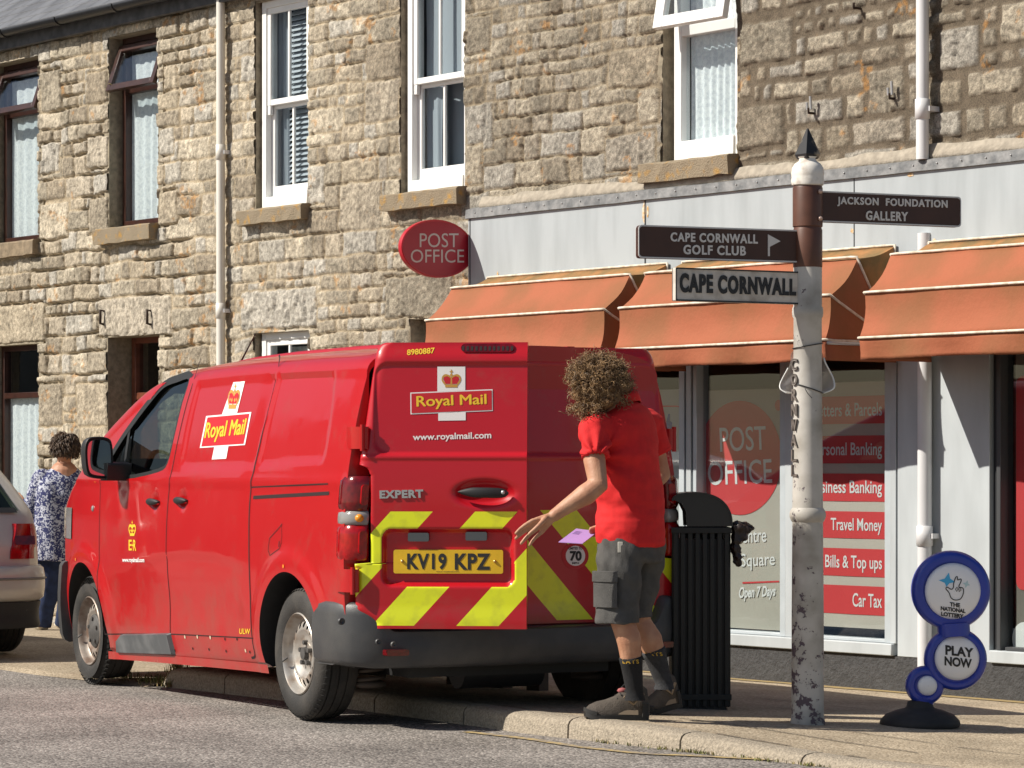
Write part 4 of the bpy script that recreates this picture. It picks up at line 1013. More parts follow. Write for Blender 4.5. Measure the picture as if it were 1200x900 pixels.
mb.lathe([(.190, .0), (.196, .012), (.192, .03), (.165, .058), (.115, .078), (.075, .088), (.066, .095), (.060, .120), (.045, .126)], 44, lambda x, y, z: V((g1.x+x, g1.y+y, g1.z+z)))
mb.build('rubber_foot', mat('black_rubber', (.030, .028, .028), .7, var=.35, vscale=14, bump=.2, bscale=40), sgn, autosm=60)

# ------------------------------------------------------------------ litter bin with a bag tied to it
g2 = ground_at(820, 832); D2 = g2.y; k2 = D2/FPX
binx0, binx1 = (787.5-CX)*k2, (856.5-CX)*k2
zb_ = lambda py: ZC-(py-HY)*k2
M_bin = mat('black_slat_paint', (.011, .012, .011), .5, var=.3, vscale=20)
bn = thing('litter_bin', (g2.x, g2.y, g2.z), 'black slatted litter bin with a curved hood, beside the courier', 'litter bin')
mb = MB(); dep_ = .34; xc = (binx0+binx1)/2; yc = D2+dep_/2; wx = (binx1-binx0)/2
for y in (D2, D2+dep_-.018):
    n = 8; p_ = (2*wx)/n
    for i in range(n): mb.box((binx0+i*p_+.006, y, g2.z+.015), (binx0+(i+1)*p_-.007, y+.018, zb_(618)))
for x in (binx0, binx1-.018):
    for i in range(6): mb.box((x, D2+.02+i*.05, g2.z+.015), (x+.018, D2+.062+i*.05, zb_(618)))
mb.build('slat', M_bin, bn, bevel=.003)
mb = MB(); mb.box((binx0+.02, D2+.02, g2.z+.0), (binx1-.02, D2+dep_-.02, g2.z+.05)); mb.box((binx0+.025, D2+.026, g2.z+.06), (binx1-.025, D2+dep_-.026, zb_(632))); mb.build('liner', mat('bin_liner_metal', (.02, .02, .021), .5), bn)
mb = MB()
for z in (g2.z+.05, zb_(625)): 
    mb.box((binx0-.004, D2-.006, z), (binx1+.004, D2-.0005, z+.03)); mb.box((binx0-.004, D2+dep_+.0005, z), (binx1+.004, D2+dep_+.006, z+.03))
mb.build('band', M_bin, bn, bevel=.002)
hp = smooth_path([(787, 617), (786.5, 600), (787, 586), (793, 579.5), (806, 577), (822, 577), (838, 581), (850, 589.5), (857, 602), (859, 617)], 5)
ho = [((x-CX)*k2, zb_(y)) for x, y in hp]; hc_ = ((822-CX)*k2, zb_(612)); hi = [(hc_[0]+(x-hc_[0])*.95, hc_[1]+(z-hc_[1])*.94) for x, z in ho]
mb = MB(); y0, y1 = D2-.012, D2+dep_+.012                # rounded hood, its mouth towards the van
for i in range(10, len(ho)-1):
    a, b, c_, d_ = ho[i], ho[i+1], hi[i+1], hi[i]
    mb.add([(a[0], y0, a[1]), (b[0], y0, b[1]), (b[0], y1, b[1]), (a[0], y1, a[1]), (d_[0], y0, d_[1]), (c_[0], y0, c_[1]), (c_[0], y1, c_[1]), (d_[0], y1, d_[1])], [(0, 1, 2, 3), (4, 7, 6, 5), (0, 4, 5, 1), (3, 2, 6, 7)], 0, True)
fp = [((805-CX)*k2, zb_(617)), ((804-CX)*k2, zb_(600)), ((799-CX)*k2, zb_(590)), ((787.5-CX)*k2, zb_(585))]+[hi[i] for i in range(14, len(hi))]
for ya in (D2+.004, D2+dep_-.016): mb.prism(fp, ya, ya+.012, lambda x, z, y: (x, y, z))
mb.build('hood', mat('black_gloss_hood', (.012, .012, .013), .3, coat=.2), bn, autosm=40)
# rubbish bag on the corner
mb = MB(); bp_ = lambda x, y, h=0: V(((x-CX)*k2, D2+.02+h, zb_(y)))
for h0, h1, sc in ((-.05, .0, .80), (.0, .05, 1.0), (.05, .085, .72)):
    q_ = [(859+(x)/7.5-4, 600+y/7.5) for x, y in ((20, 105), (70, 68), (160, 92), (232, 145), (170, 200), (168, 252), (120, 268), (78, 292), (104, 370), (100, 470), (62, 488), (28, 430), (15, 290))]
    cx_, cy_ = 866.5, 627.0; mb.prism([(cx_+(x-cx_)*sc, cy_+(y-cy_)*sc) for x, y in q_], h0, h1, bp_)
ob = mb.build('rubbish_bag', mat('dark_bag_plastic', (.020, .012, .010), .35), None, ((868-CX)*k2, D2+.02, zb_(664))); tag(ob, 'crumpled dark bag tied to the corner of the litter bin', 'bag')
rm = ob.modifiers.new('r', 'REMESH'); rm.mode = 'VOXEL'; rm.voxel_size = .007; bake(ob)
co = np.zeros(len(ob.data.vertices)*3); ob.data.vertices.foreach_get('co', co); co = co.reshape(-1, 3); nn = np.zeros_like(co).ravel(); ob.data.vertices.foreach_get('normal', nn); nn = nn.reshape(-1, 3)
co += nn*(.045*np.abs(fbm(co[:, 0]*28, co[:, 1]*28, co[:, 2]*20, 5, 3))[:, None]-.008); ob.data.vertices.foreach_set('co', co.ravel())
for p_ in ob.data.polygons: p_.use_smooth = True

# ------------------------------------------------------------------ bench behind the van (its legs show beneath the bumper)
bl_ = [ground_at(x, y) for x, y in ((530, 803), (576, 807), (624, 810))]
t = thing('bench', bl_[1], 'dark wooden bench on square legs, seen under the van', 'bench')
dx = (bl_[2]-bl_[0]); dx.z = 0; ax = dx.normalized(); ay = V((-ax.y, ax.x, 0))
def bf(x, y, z): 
    p_ = bl_[0]+ax*x+ay*y; return V((p_.x, p_.y, z))
Lb = dx.length; M_wood = mat('dark_bench_wood', (.045, .034, .026), .7, var=.4, vscale=12)
for x in (0, bl_[1].x and (bl_[1]-bl_[0]).length, Lb):
    mb = MB(); mb.box((x-.045, 0, .02), (x+.045, .09, .44), bf); mb.build('leg', M_wood, t, bevel=.004)
mb = MB(); mb.box((-.15, -.04, .441), (Lb+.15, .40, .48), bf); mb.build('seat', M_wood, t, bevel=.004)
mb = MB(); mb.box((-.15, .38, .56), (Lb+.15, .41, .82), bf); mb.box((-.1, .35, .485), (-.04, .379, .80), bf); mb.box((Lb+.04, .35, .485), (Lb+.1, .379, .80), bf); mb.build('backrest', M_wood, t, bevel=.004)
# ------------------------------------------------------------------ the red van
def hw(c):                                   # half width of the body at height c
    return np.interp(c, [.22, .28, .36, .50, .70, .85, 1.0, 1.15, 1.25, 1.4, 1.55, 1.68, 1.76, 1.95], [.885, .905, .925, .942, .952, .954, .950, .940, .930, .905, .873, .840, .815, .76])
def ztop(a): return np.interp(a, [-.72, -.60, .2, 1.0, 1.6, 2.05, 2.26, 2.48, 2.7, 2.93, 3.16, 3.31, 3.5, 3.7, 3.88, 3.98, 4.06, 4.12], [1.882, 1.892, 1.902, 1.902, 1.893, 1.872, 1.852, 1.80, 1.715, 1.62, 1.52, 1.435, 1.315, 1.225, 1.12, 1.0, .82, .62])
def plan(a): return np.interp(a, [-.72, -.66, -.58, -.4, 0, 2.6, 3.0, 3.3, 3.6, 3.8, 3.95, 4.05, 4.10], [.972, .980, .990, .996, 1, 1, .994, .982, .955, .92, .865, .76, .60])
def zsill(a): return np.interp(a, [-.7, -.35, -.25, .3, 2.9, 3.6, 4.1], [.36, .35, .25, .245, .165, .17, .22])
def smo(f, x, w=.10):                        # soften the corners of the tables
    return (f(x-w)+2*f(x-w/2)+2*f(x)+2*f(x+w/2)+f(x+w))/8
def side_b(a, c): return float(smo(hw, c, .06)*smo(plan, a, .05))
def px_plane(px, py, b):
    k = (px-CX)/FPX; q = VR+b*VL; a = (k*q[1]-q[0])/(VF[0]-k*VF[1]); dep = q[1]+a*VF[1]
    return a, ZC-(py-HY)/FPX*dep
def sidepx(px, py):
    b = .93
    for _ in range(8):
        a, c = px_plane(px, py, b); b = side_b(a, min(max(c, .25), 1.86))
    return a, c
def poly_sdf(X, Y, pts):
    """signed distance to a polygon, negative inside"""
    P = np.array(pts, float); n = len(P); d = np.full(X.shape, 1e9); ins = np.zeros(X.shape, bool)
    for i in range(n):
        a, b = P[i], P[(i+1) % n]; e = b-a; wx, wy = X-a[0], Y-a[1]
        t = np.clip((wx*e[0]+wy*e[1])/(e@e+1e-12), 0, 1); d = np.minimum(d, np.hypot(wx-e[0]*t, wy-e[1]*t))
        c = ((a[1] > Y) != (b[1] > Y)) & (X < (b[0]-a[0])*(Y-a[1])/(b[1]-a[1]+1e-12)+a[0]); ins ^= c
    return np.where(ins, -d, d)
WHB = 3.275; ZWR, ZWF = .335, .290
PANEL1 = smooth_path([sidepx(*p_) for p_ in ((213, 548), (215, 530), (221, 497), (233, 450), (238, 438), (247, 433), (290, 429), (322, 427.5), (326, 431), (317, 470), (304, 520), (298, 545), (292, 549), (250, 550))], 4, True)
PANEL2 = smooth_path([sidepx(*p_) for p_ in ((300, 547), (303, 538), (316, 480), (330, 430), (334, 426), (372, 424.5), (388, 425), (393, 431), (390, 470), (383, 520), (378, 539), (372, 542), (330, 545))], 4, True)
def emboss(a, c):
    """relief of the near side, metres outwards"""
    a = np.asarray(a, float); c = np.asarray(c, float); r = 0*a
    for P_ in (PANEL1, PANEL2):
        m = (c > 1.1) & (a < 2.2); s = np.full(a.shape, 1.0); 
        if m.any(): s[m] = poly_sdf(a[m], c[m], P_)
        r = r-.011*sstep(-s, -.004, .022)
    for wc, wz in ((0, ZWR), (WHB, ZWF)):
        rr_ = np.hypot(a-wc, (c-wz)*1.0); r = r+.016*sstep(-rr_, -.56, -.47)*(c > wz-.35)
    # hollow of the lower doors and the shoulder line
    r = r-.012*np.exp(-((c-.50)/.14)**2)*sstep(a, .55, .8)*sstep(-a, -2.9, -2.6)
    r = r+.007*sstep(c, 1.165, 1.20)*sstep(-c, -1.26, -1.20)
    ar = .80-.10*((a-1.3)/1.0)**2; r = r+.006*sstep(c, ar-.02, ar+.012)*sstep(a, .5, .7)*sstep(-a, -2.5, -2.2)
    # bowls behind the two door handles
    for hx, hy in (HB1, HB2):
        r = r-.022*np.exp(-(((a-hx)/.055)**2+((c-hy)/.040)**2)**2)
    return r
HB1 = sidepx(182, 588); HB2 = sidepx(214.5, 586.5)
def skin(a, c, off=.0):
    return vp(a, side_b(a, c)+float(emboss(np.array([a]), np.array([c]))[0])+off, c)
def onside(off=.0025):
    return lambda px, py: skin(*sidepx(px, py), off)

M_red = bpy.data.materials.new('red_paint'); M_red.use_nodes = True
def paint(m, col, dirt=(.20, .10, .07), dz=True):
    t = m.node_tree; N = t.nodes; Lk = t.links; b = N['Principled BSDF']
    b.inputs['Roughness'].default_value = .38; b.inputs['Coat Weight'].default_value = .65; b.inputs['Specular IOR Level'].default_value = .30; b.inputs['Coat Roughness'].default_value = .045
    tc = N.new('ShaderNodeTexCoord'); nz = N.new('ShaderNodeTexNoise'); nz.inputs['Scale'].default_value = 4; nz.inputs['Detail'].default_value = 8; nz.inputs['Roughness'].default_value = .7
    Lk.new(tc.outputs['Object'], nz.inputs['Vector'])
    sx = N.new('ShaderNodeSeparateXYZ'); Lk.new(tc.outputs['Object'], sx.inputs[0])
    g = N.new('ShaderNodeMapRange'); g.inputs[1].default_value = .15; g.inputs[2].default_value = .75; g.inputs[3].default_value = .26; g.inputs[4].default_value = .0; Lk.new(sx.outputs['Z'], g.inputs[0])
    ad = N.new('ShaderNodeMath'); Lk.new(nz.outputs['Fac'], ad.inputs[0]); Lk.new(g.outputs[0], ad.inputs[1])
    mr = N.new('ShaderNodeMapRange'); mr.inputs[1].default_value = .56; mr.inputs[2].default_value = .95; mr.inputs[4].default_value = .55; Lk.new(ad.outputs[0], mr.inputs[0])
    mx = N.new('ShaderNodeMix'); mx.data_type = 'RGBA'; mx.inputs['A'].default_value = (*col, 1); mx.inputs['B'].default_value = (*dirt, 1); Lk.new(mr.outputs[0], mx.inputs['Factor'])
    Lk.new(mx.outputs['Result'], b.inputs['Base Color'])
    rr_ = N.new('ShaderNodeMapRange'); rr_.inputs[1].default_value = .4; rr_.inputs[2].default_value = .9; rr_.inputs[3].default_value = .02; rr_.inputs[4].default_value = .30; Lk.new(ad.outputs[0], rr_.inputs[0]); Lk.new(rr_.outputs[0], b.inputs['Coat Roughness'])
    return mx
paint(M_red, (.43, .004, .006))
M_rubber = mat('black_trim', (.016, .016, .017), .55, var=.2, vscale=20)
M_plast = mat('grey_bumper_plastic', (.046, .047, .050), .42, col2=(.085, .082, .078), vscale=5, bump=.15, bscale=220, vlo=.42, vhi=.75)
M_cabin = mat('cabin_black', (.020, .020, .022), .7)
M_cargo = mat('cargo_grey', (.10, .09, .08), .8)
M_vglass = glass('van_glass', (.62, .72, .68), .72)
M_seam = mat('panel_gap', (.018, .004, .005), .8)
M_lamp = mat('red_lamp_plastic', (.40, .003, .006), .14, var=.35, vscale=34, coat=.25)
M_lampd = mat('dark_red_lamp', (.17, .002, .005), .12, var=.5, vscale=28, coat=.3)
M_clear = mat('clear_lamp_plastic', (.26, .25, .24), .12, coat=.5)
M_amber = mat('amber_bulb', (.75, .28, .02), .25)
M_yel = mat('marking_yellow', (.80, .52, .03), .5)
M_wht = mat('marking_white', (.78, .76, .74), .5)
M_redmark = mat('marking_red', (.50, .010, .018), .5)
M_chrome = mat('chrome_letter', (.62, .60, .58), .22, .85)

van = thing('delivery_van', vp(1.6, 0, 0), 'red mail delivery van with yellow stripes and its left rear door ajar', 'van')
# body shell
NA = 250; sa = np.concatenate([np.linspace(-.66, 3.4, 205), np.linspace(3.42, 4.10, 40)]); rings = []
for a in sa:
    zt, zb = float(smo(ztop, a, .09)), float(zsill(a)); hgt = min(.17, (zt-zb)*.3); zs = zt-hgt; P_ = float(smo(plan, a, .05))
    half = [(0, zb+.02), (.6*P_, zb+.02), (hw(zb)*P_-.06, zb+.01), (side_b(a, zb)-.018, zb+.001), (side_b(a, zb)-.004, zb+.012)]
    for c in np.linspace(zb+.025, zs, 62): half.append((side_b(a, c), c))
    bs = side_b(a, zs)
    for k in range(1, 19):
        t = k/18*math.pi/2; p_ = 3.0; half.append((bs*max(math.cos(t), 0)**(2/p_), zs+hgt*math.sin(t)**(2/p_)))
    half[-1] = (0, zt)
    rg = [(b, c) for b, c in half]+[(-b, c) for b, c in half[-2:0:-1]]
    rings.append([vp(a, b, c) for b, c in rg])
mb = MB(); mb.loft(rings, 0, True, True, True)
body = mb.build('body', M_red, van)
def cutter(poly_ac, b0, b1, m):
    c = MB(); c.prism(poly_ac, b0, b1, lambda a, cc, b: vp(a, b, cc)); return c.build('cutter', m, van)
cuts = []
for wc, wz in ((0, ZWR), (WHB, ZWF)):
    arc = [(wc+.405*math.cos(t), wz+.01+.405*math.sin(t)) for t in np.linspace(-.35, math.pi+.35, 48)]
    arc = arc+[(wc-.40, -.3), (wc+.40, -.3)]
    for s in (1, -1): cuts.append(cutter(arc, s*.58, s*1.3, M_rubber))
cuts.append(cutter([(1.50, .62), (3.1, .62), (3.30, 1.2), (3.2, 1.34), (2.6, 1.66), (2.2, 1.76), (1.50, 1.80)], -.80, .80, M_cabin))
WIN = [(224, 441), (209, 443.5), (193, 450.5), (176, 469.5), (158, 493), (140, 519), (128.5, 540), (131, 552), (147, 561.5), (186, 553.5), (197.5, 543), (205, 514), (215, 472)]
WINac = [sidepx(*p_) for p_ in WIN]
WINs = smooth_path(WINac, 3, True)
for s in (1, -1): cuts.append(cutter(WINs, s*.72, s*1.1, M_cabin))
c = MB(); c.prism([(-.74, 1.33), (.74, 1.33), (.66, 1.74), (-.66, 1.74)], 2.42, 3.8, lambda b, cc, a: vp(a, b, cc)); cuts.append(c.build('cutter', M_cabin, van))
c = MB(); c.prism(rrect(.0, .50, .80, 1.78, .06), -.9, 1.30, lambda b, cc, a: vp(a, b, cc)); cuts.append(c.build('cutter', M_cargo, van))
cut(body, cuts)
me = body.data; n = len(me.vertices); co = np.zeros(n*3); me.vertices.foreach_get('co', co); co = co.reshape(-1, 3); o = np.array(ORG[body.name])
wxy = co[:, :2]+o[:2]-VR; aa = wxy@VF; bb = wxy@VL; cc = co[:, 2]+o[2]
sb = np.interp(0, [0], [0])+smo(hw, cc, .06)*smo(plan, aa, .05)
for s in (1, -1):
    mk = (np.abs(bb*s-sb) < .004) & (cc > .2) & (cc < 1.76) & (aa > -.64)
    e = np.zeros(n); e[mk] = emboss(aa[mk], cc[mk]); co[:, 0] += e*VL[0]*s; co[:, 1] += e*VL[1]*s
me.vertices.foreach_set('co', co.ravel()); 
for p_ in me.polygons: p_.use_smooth = True
me.update(); me.set_sharp_from_angle(angle=math.radians(30))

# gaps between the panels (narrow dark strips that follow the skin)
def sideline(mb, pts, w, off=.0016, sm=True, step=.02, m=0):
    P_ = [sidepx(*p_) for p_ in pts]; P_ = smooth_path(P_, 8) if sm else P_
    for q in strip(dense(P_, step), w): mb.poly([skin(v[0], v[1], off) for v in q], m)
mb = MB()
sideline(mb, [(327, 416), (327.5, 424), (318, 462), (306, 515), (298, 550), (293, 590), (292, 640), (293.5, 700), (296, 750), (299, 768), (295, 771)], .013)
sideline(mb, [(235, 420), (233, 432), (221, 470), (207, 530), (199, 580), (196, 640), (197, 700), (199, 742)], .009)
sideline(mb, [(118.5, 562), (117, 600), (116.5, 650), (118, 700), (126, 742)], .007)
sideline(mb, [(126, 743), (165, 743), (199, 743), (298, 748)], .006, sm=False)
sideline(mb, [(295.5, 571), (340, 569), (386, 567)], .007, sm=False)
sideline(mb, [(297, 583), (340, 580.5), (386, 578)], .018, sm=False)
sideline(mb, [(331, 614), (325, 621), (316, 631), (314.5, 645), (317, 651), (328, 643), (330, 636)], .005, sm=False)
sideline(mb, [(330, 614), (330.5, 628), (329.5, 638)], .004, sm=False)
g = mb.build('panel_gap', M_seam, van)
mb = MB(); sideline(mb, [(327.5, 634), (327, 641)], .010, sm=False); mb.build('filler_latch', M_rubber, van)
mb = MB(); sideline(mb, [(129, 767.5), (180, 771.5), (250, 777.5), (318, 784)], .045, .004); mb.build('sill', M_red, van)
# side window: rubber surround, glass, quarter light bar
for s, nm in ((1, 'side_window'), (-1, 'side_window')):
    def sk(a, c, off): 
        b = side_b(a, c)+off; return vp(a, s*b, c)
    fr = MB(); 
    for q in strip(WINs, .045, True): fr.poly([sk(v[0], v[1], .004) for v in q])
    inner = smooth_path([(a*.985+.015*np.mean([q[0] for q in WINac]), c*.985+.015*np.mean([q[1] for q in WINac])) for a, c in WINac], 3, True)
    w = fr.build(nm, M_rubber, van)
    gl = MB(); gl.poly([sk(v[0], v[1], -.012) for v in inner]); gl.build('pane', M_vglass, w)
    br = MB()
    for q in strip([sidepx(152, 503), sidepx(148, 530), sidepx(145, 559)], .035): br.poly([sk(v[0], v[1], .002) for v in q])
    br.build('bar', M_rubber, w)
mb = MB(); mb.poly([vp(3.46, .74, 1.325), vp(3.46, -.74, 1.325), vp(2.60, -.66, 1.745), vp(2.60, .66, 1.745)]); mb.build('windscreen', M_vglass, van)
# seats and dashboard
mb = MB(); mb.prism([(2.62, .63), (3.0, .63), (3.1, 1.12), (2.9, 1.18), (2.66, 1.10)], -.78, .78, lambda a, c, b: vp(a, b, c)); mb.build('dashboard', M_cabin, van, bevel=.02)
for b0 in (.42, -.42):
    mb = MB(); mb.prism(rrect(1.95, .63, 2.45, .85, .06), b0-.24, b0+.24, lambda a, c, b: vp(a, b, c)); mb.prism([(1.80, .80), (1.98, .80), (1.84, 1.42), (1.70, 1.42)], b0-.23, b0+.23, lambda a, c, b: vp(a, b, c)); mb.prism(rrect(1.64, 1.43, 1.76, 1.62, .05), b0-.13, b0+.13, lambda a, c, b: vp(a, b, c)); mb.build('seat', M_cabin, van, bevel=.03)
mb = MB(); rgs = []
for k in range(25):
    t = 2*math.pi*k/24; rgs.append(vp(2.52+.10*math.sin(t), -.42+.19*math.cos(t), 1.10+.15*math.sin(t)))
mb.tube(rgs[:-1], .014, 8, closed=True); mb.tube([vp(2.52, -.42, 1.10), vp(2.66, -.42, 1.0)], .03, 8); mb.build('steering_wheel', M_cabin, van)
# wheels
M_tyre = mat('tyre_rubber', (.022, .021, .020), .75, col2=(.052, .046, .040), vscale=7, bump=.35, bscale=120, vlo=.4, vhi=.7)
M_steel = mat('bare_steel_rim', (.50, .47, .43), .38, .55, col2=(.30, .22, .16), vscale=11, vlo=.45, vhi=.72)
M_steel2 = mat('dirty_steel_rim', (.36, .32, .28), .5, .4, col2=(.16, .10, .07), vscale=9, vlo=.4, vhi=.66)
M_hub = mat('grey_hub_cap', (.085, .08, .076), .6, var=.3, vscale=20)
def wheel(a0, side, zc, cap):
    s = side; fn = lambda x, y, h: vp(a0+x, s*h, zc+y); Rt = zc if False else .338
    ro = ORG[van.name]
    sc = zc/.335
    mb = MB(); W_ = .105; bo = .905
    prof = [(.205, bo-.015), (.222, bo-.004), (.245, bo+.004), (.285, bo+.003), (.312, bo-.010), (.326, bo-.028), (.331, bo-.038)]
    for gx in (.050, .095, .14): prof += [(.334, bo-gx+.008), (.334, bo-gx+.005), (.326, bo-gx+.0045), (.326, bo-gx-.0045), (.334, bo-gx-.005)]
    prof += [(.331, bo-.182), (.322, bo-.20), (.285, bo-.215), (.205, bo-.205)]
    mb.lathe([(r*sc if r > .3 else r, h) for r, h in prof], 72, fn, 0, False)
    w = mb.build('wheel', M_tyre, van, autosm=32)
    mb = MB()                                        # blocks on the tyre shoulder
    for k in range(60):
        t0 = 2*math.pi*k/60; t1 = t0+2*math.pi/60*.62
        for r0, r1, h0, h1 in ((.322, .333, bo-.045, bo-.012),):
            P_ = [fn(r*math.cos(t), r*math.sin(t), h) for r, h in ((r0, h1), (r1-.003, h1-.010), (r1*sc, h0), (r0, h0)) for t in (t0, t1)]
            mb.add(P_, [(0, 1, 3, 2), (2, 3, 5, 4), (0, 2, 4, 6), (1, 7, 5, 3), (6, 7, 1, 0)])
    mb.build('tread', M_tyre, w)
    mb = MB(); pr = [(.206, bo-.018), (.208, bo-.008), (.203, bo-.003), (.198, bo-.010), (.192, bo-.030), (.186, bo-.050), (.178, bo-.056), (.170, bo-.052), (.150, bo-.040), (.128, bo-.033), (.118, bo-.036), (.095, bo-.058), (.078, bo-.060), (.060, bo-.056), (.058, bo-.052), (.001, bo-.050)]
    mb.lathe([(.206, bo-.04)]+pr+[(.001, bo-.075), (.19, bo-.085)], 80, fn, 0, False)
    rim = mb.build('rim', M_steel if cap == 0 else M_steel2, w, autosm=40)
    hc = MB()
    for k in range(18):
        t = 2*math.pi*(k+.5)/18; c0 = (.149*math.cos(t), .149*math.sin(t))
        el = [(c0[0]+.019*math.cos(q)*math.cos(t)-.0125*math.sin(q)*math.sin(t), c0[1]+.019*math.cos(q)*math.sin(t)+.0125*math.sin(q)*math.cos(t)) for q in np.linspace(0, 2*math.pi, 13)[:-1]]
        hc.prism(el, bo-.10, bo+.02, fn)
    ct = hc.build('cutter', M_rubber, van); cut(rim, [ct]); 
    for p_ in rim.data.polygons: p_.use_smooth = True
    rim.data.set_sharp_from_angle(angle=math.radians(38))
    mb = MB(); mb.lathe([(.20, bo-.10), (.001, bo-.10)], 32, fn, 0, False); mb.lathe([(.20, bo-.10), (.20, bo-.20), (.001, bo-.20)], 32, fn, 0, False); mb.build('brake_drum', M_rubber, w)
    mb = MB()
    if cap:
        mb.lathe([(.100, bo-.056), (.100, bo-.040), (.092, bo-.034), (.060, bo-.030), (.055, bo-.026), (.001, bo-.024)], 40, fn, 0, False)
        for k in range(5): t = 2*math.pi*k/5+.3; mb.lathe([(.012, bo-.034), (.012, bo-.022), (.001, bo-.021)], 10, lambda x, y, h, t=t: fn(x+.072*math.cos(t), y+.072*math.sin(t), h), 0, False)
        mb.build('hub_cap', M_hub, w, autosm=40)
    else:
        for k in range(5): t = 2*math.pi*k/5+.3; mb.lathe([(.013, bo-.058), (.012, bo-.034), (.001, bo-.033)], 8, lambda x, y, h, t=t: fn(x+.056*math.cos(t), y+.056*math.sin(t), h), 0, False)
        mb.lathe([(.034, bo-.05), (.030, bo-.030), (.001, bo-.028)], 20, fn, 0, False)
        mb.build('wheel_nut', M_hub, w, autosm=40)
    mb = MB(); mb.tube([fn(.17, -.03, bo-.02), fn(.182, -.05, bo+.004)], .004, 6); mb.build('valve', M_rubber, w)
    return w
wheel(0, 1, ZWR, 0); wheel(WHB, 1, ZWF+.0, 1); wheel(0, -1, ZWR+.075, 0); wheel(WHB, -1, ZWF+.03, 1)
# front and rear bumpers, swept round the body
def sweep(path, zt, zb, name, m, bulge=.02):
    rg = []
    P_ = [np.array(p_, float) for p_ in path]
    for i, p_ in enumerate(P_):
        t = P_[min(i+1, len(P_)-1)]-P_[max(i-1, 0)]; t /= np.linalg.norm(t)+1e-9; nn = np.array([-t[1], t[0]])
        top, bot = zt(i/(len(P_)-1), p_), zb(i/(len(P_)-1), p_); hgt = top-bot
        q = []
        for off, f in ((-.10, 0.02), (-.035, 0), (-.008, .03), (.006, .10), (bulge*.7, .28), (bulge, .45), (bulge, .60), (bulge*.75, .80), (.010, .94), (-.004, .985), (-.03, 1.0), (-.10, 1.0)):
            w = p_+nn*off; q.append(vp(w[0], w[1], bot+hgt*f))
        rg.append(q)
    mb = MB(); mb.loft(rg, 0, True, True, True); return mb.build(name, m, van, autosm=45)
right = [(-.325, -.945), (-.42, -.948), (-.54, -.945), (-.63, -.925), (-.70, -.885), (-.755, -.81), (-.785, -.69), (-.815, -.50), (-.825, -.25), (-.828, 0)]
path = right+[(a, -b) for a, b in right[-2::-1]]
path = smooth_path(path, 6)
def rtop(s, p_):
    e = abs(p_[1]); return .490+.135*float(sstep(e, .72, .82))
bm = sweep(path, rtop, lambda s, p_: .300+.01*float(sstep(abs(p_[1]), .8, .95)), 'bumper', M_plast, .016)
mb = MB(); mb.prism([(-.345, .31), (-.335, .60), (-.52, .605), (-.60, .60), (-.60, .33), (-.52, .31)], .86, .935, lambda a, c, b: vp(a, b, c)); mb.prism([(-.345, .31), (-.335, .60), (-.60, .60), (-.60, .31)], -.935, -.86, lambda a, c, b: vp(a, b, c)); mb.build('bumper_return', M_plast, van, bevel=.01)
def rearpx(px, py, a):
    k = (px-CX)/FPX; q = VR+a*VF; b = (k*q[1]-q[0])/(VL[0]-k*VL[1]); dep = q[1]+b*VL[1]; return b, ZC-(py-HY)/FPX*dep
mb = MB()
for x0, y0, x1, y1 in ((452.5, 761, 478.5, 769),):
    b0, z0 = rearpx(x0, y1, -.85); b1, z1 = rearpx(x1, y0, -.85); lo, hi = min(b0, b1), max(b0, b1)
    for s in (1, -1): mb.prism(rrect(min(s*lo, s*hi), z0, max(s*lo, s*hi), z1, .008), -.850, -.80, lambda b, c, a: vp(a-.010-.02*max(0, .75-abs(b))*0, b, c))
mb.build('reflector', M_lampd, bm, bevel=.003)
mb = MB()
for px, py in ((407, 729), (441, 752), (459, 755)):
    b, z = rearpx(px, py, -.82)
    rr_ = .010 if px != 407 else .012
    mb.lathe([(rr_*1.5, -.008), (rr_*1.4, .004), (rr_, .006), (rr_*.8, .001), (.0005, .0)], 14, lambda x, y, h, b=b, z=z, px=px: vp(-.846-h if px != 407 else -.752-h, b+x, z+y))
mb.build('sensor', M_plast, bm)
frp = [(3.70, .918), (3.80, .90), (3.92, .86), (4.03, .78), (4.10, .6), (4.15, .3), (4.17, 0)]; frp = smooth_path(frp+[(a, -b) for a, b in frp[-2::-1]], 6)
sweep(frp[::1], lambda s, p_: .62+.08*float(sstep(abs(p_[1]), .6, .9)), lambda s, p_: .20, 'bumper', M_plast, .02)
for s in (1, -1):
    mb = MB(); rg = [[vp(a, s*(side_b(a, c)+.006), c) for a, c in ((3.55, z), (3.7, z), (3.85, z), (3.98, z-.02))] for z in np.linspace(.84, 1.03, 6)]; mb.loft(rg, 0, False, False); mb.build('headlight', M_clear, van)
# door handles, wing mirror, side trim, indicator, rivets
for (hx, hy) in (HB1, HB2):
    mb = MB(); rg = []
    for k in range(13):
        t = k/12; a = hx+.095-.19*t; w = .017*math.sin(math.pi*min(1, max(.12, t*1.0+.05)))**.4+.003; off = .012+.018*math.sin(math.pi*t)
        rg.append([vp(a, side_b(a, hy)+off+.012*math.cos(q), hy+w*math.sin(q)) for q in np.linspace(0, 2*math.pi, 13)[:-1]])
    mb.loft(rg); mb.build('door_handle', M_rubber, van)
mc = px_plane(113.5, 537, 1.10)
def mf(x, y, h):                               # x across the glass (outwards), y up, h backwards from the glass
    return vp(mc[0]-h, 1.10+x, mc[1]+y)
mo = [(x*.086, y*.122) for x, y in ((-1, -.75), (-.7, -.98), (.45, -.92), (.85, -.66), (1, .2), (.9, .78), (.5, 1), (-.55, .98), (-.95, .62))]; mo = smooth_path(mo, 4, True)
mb = MB(); rg = []
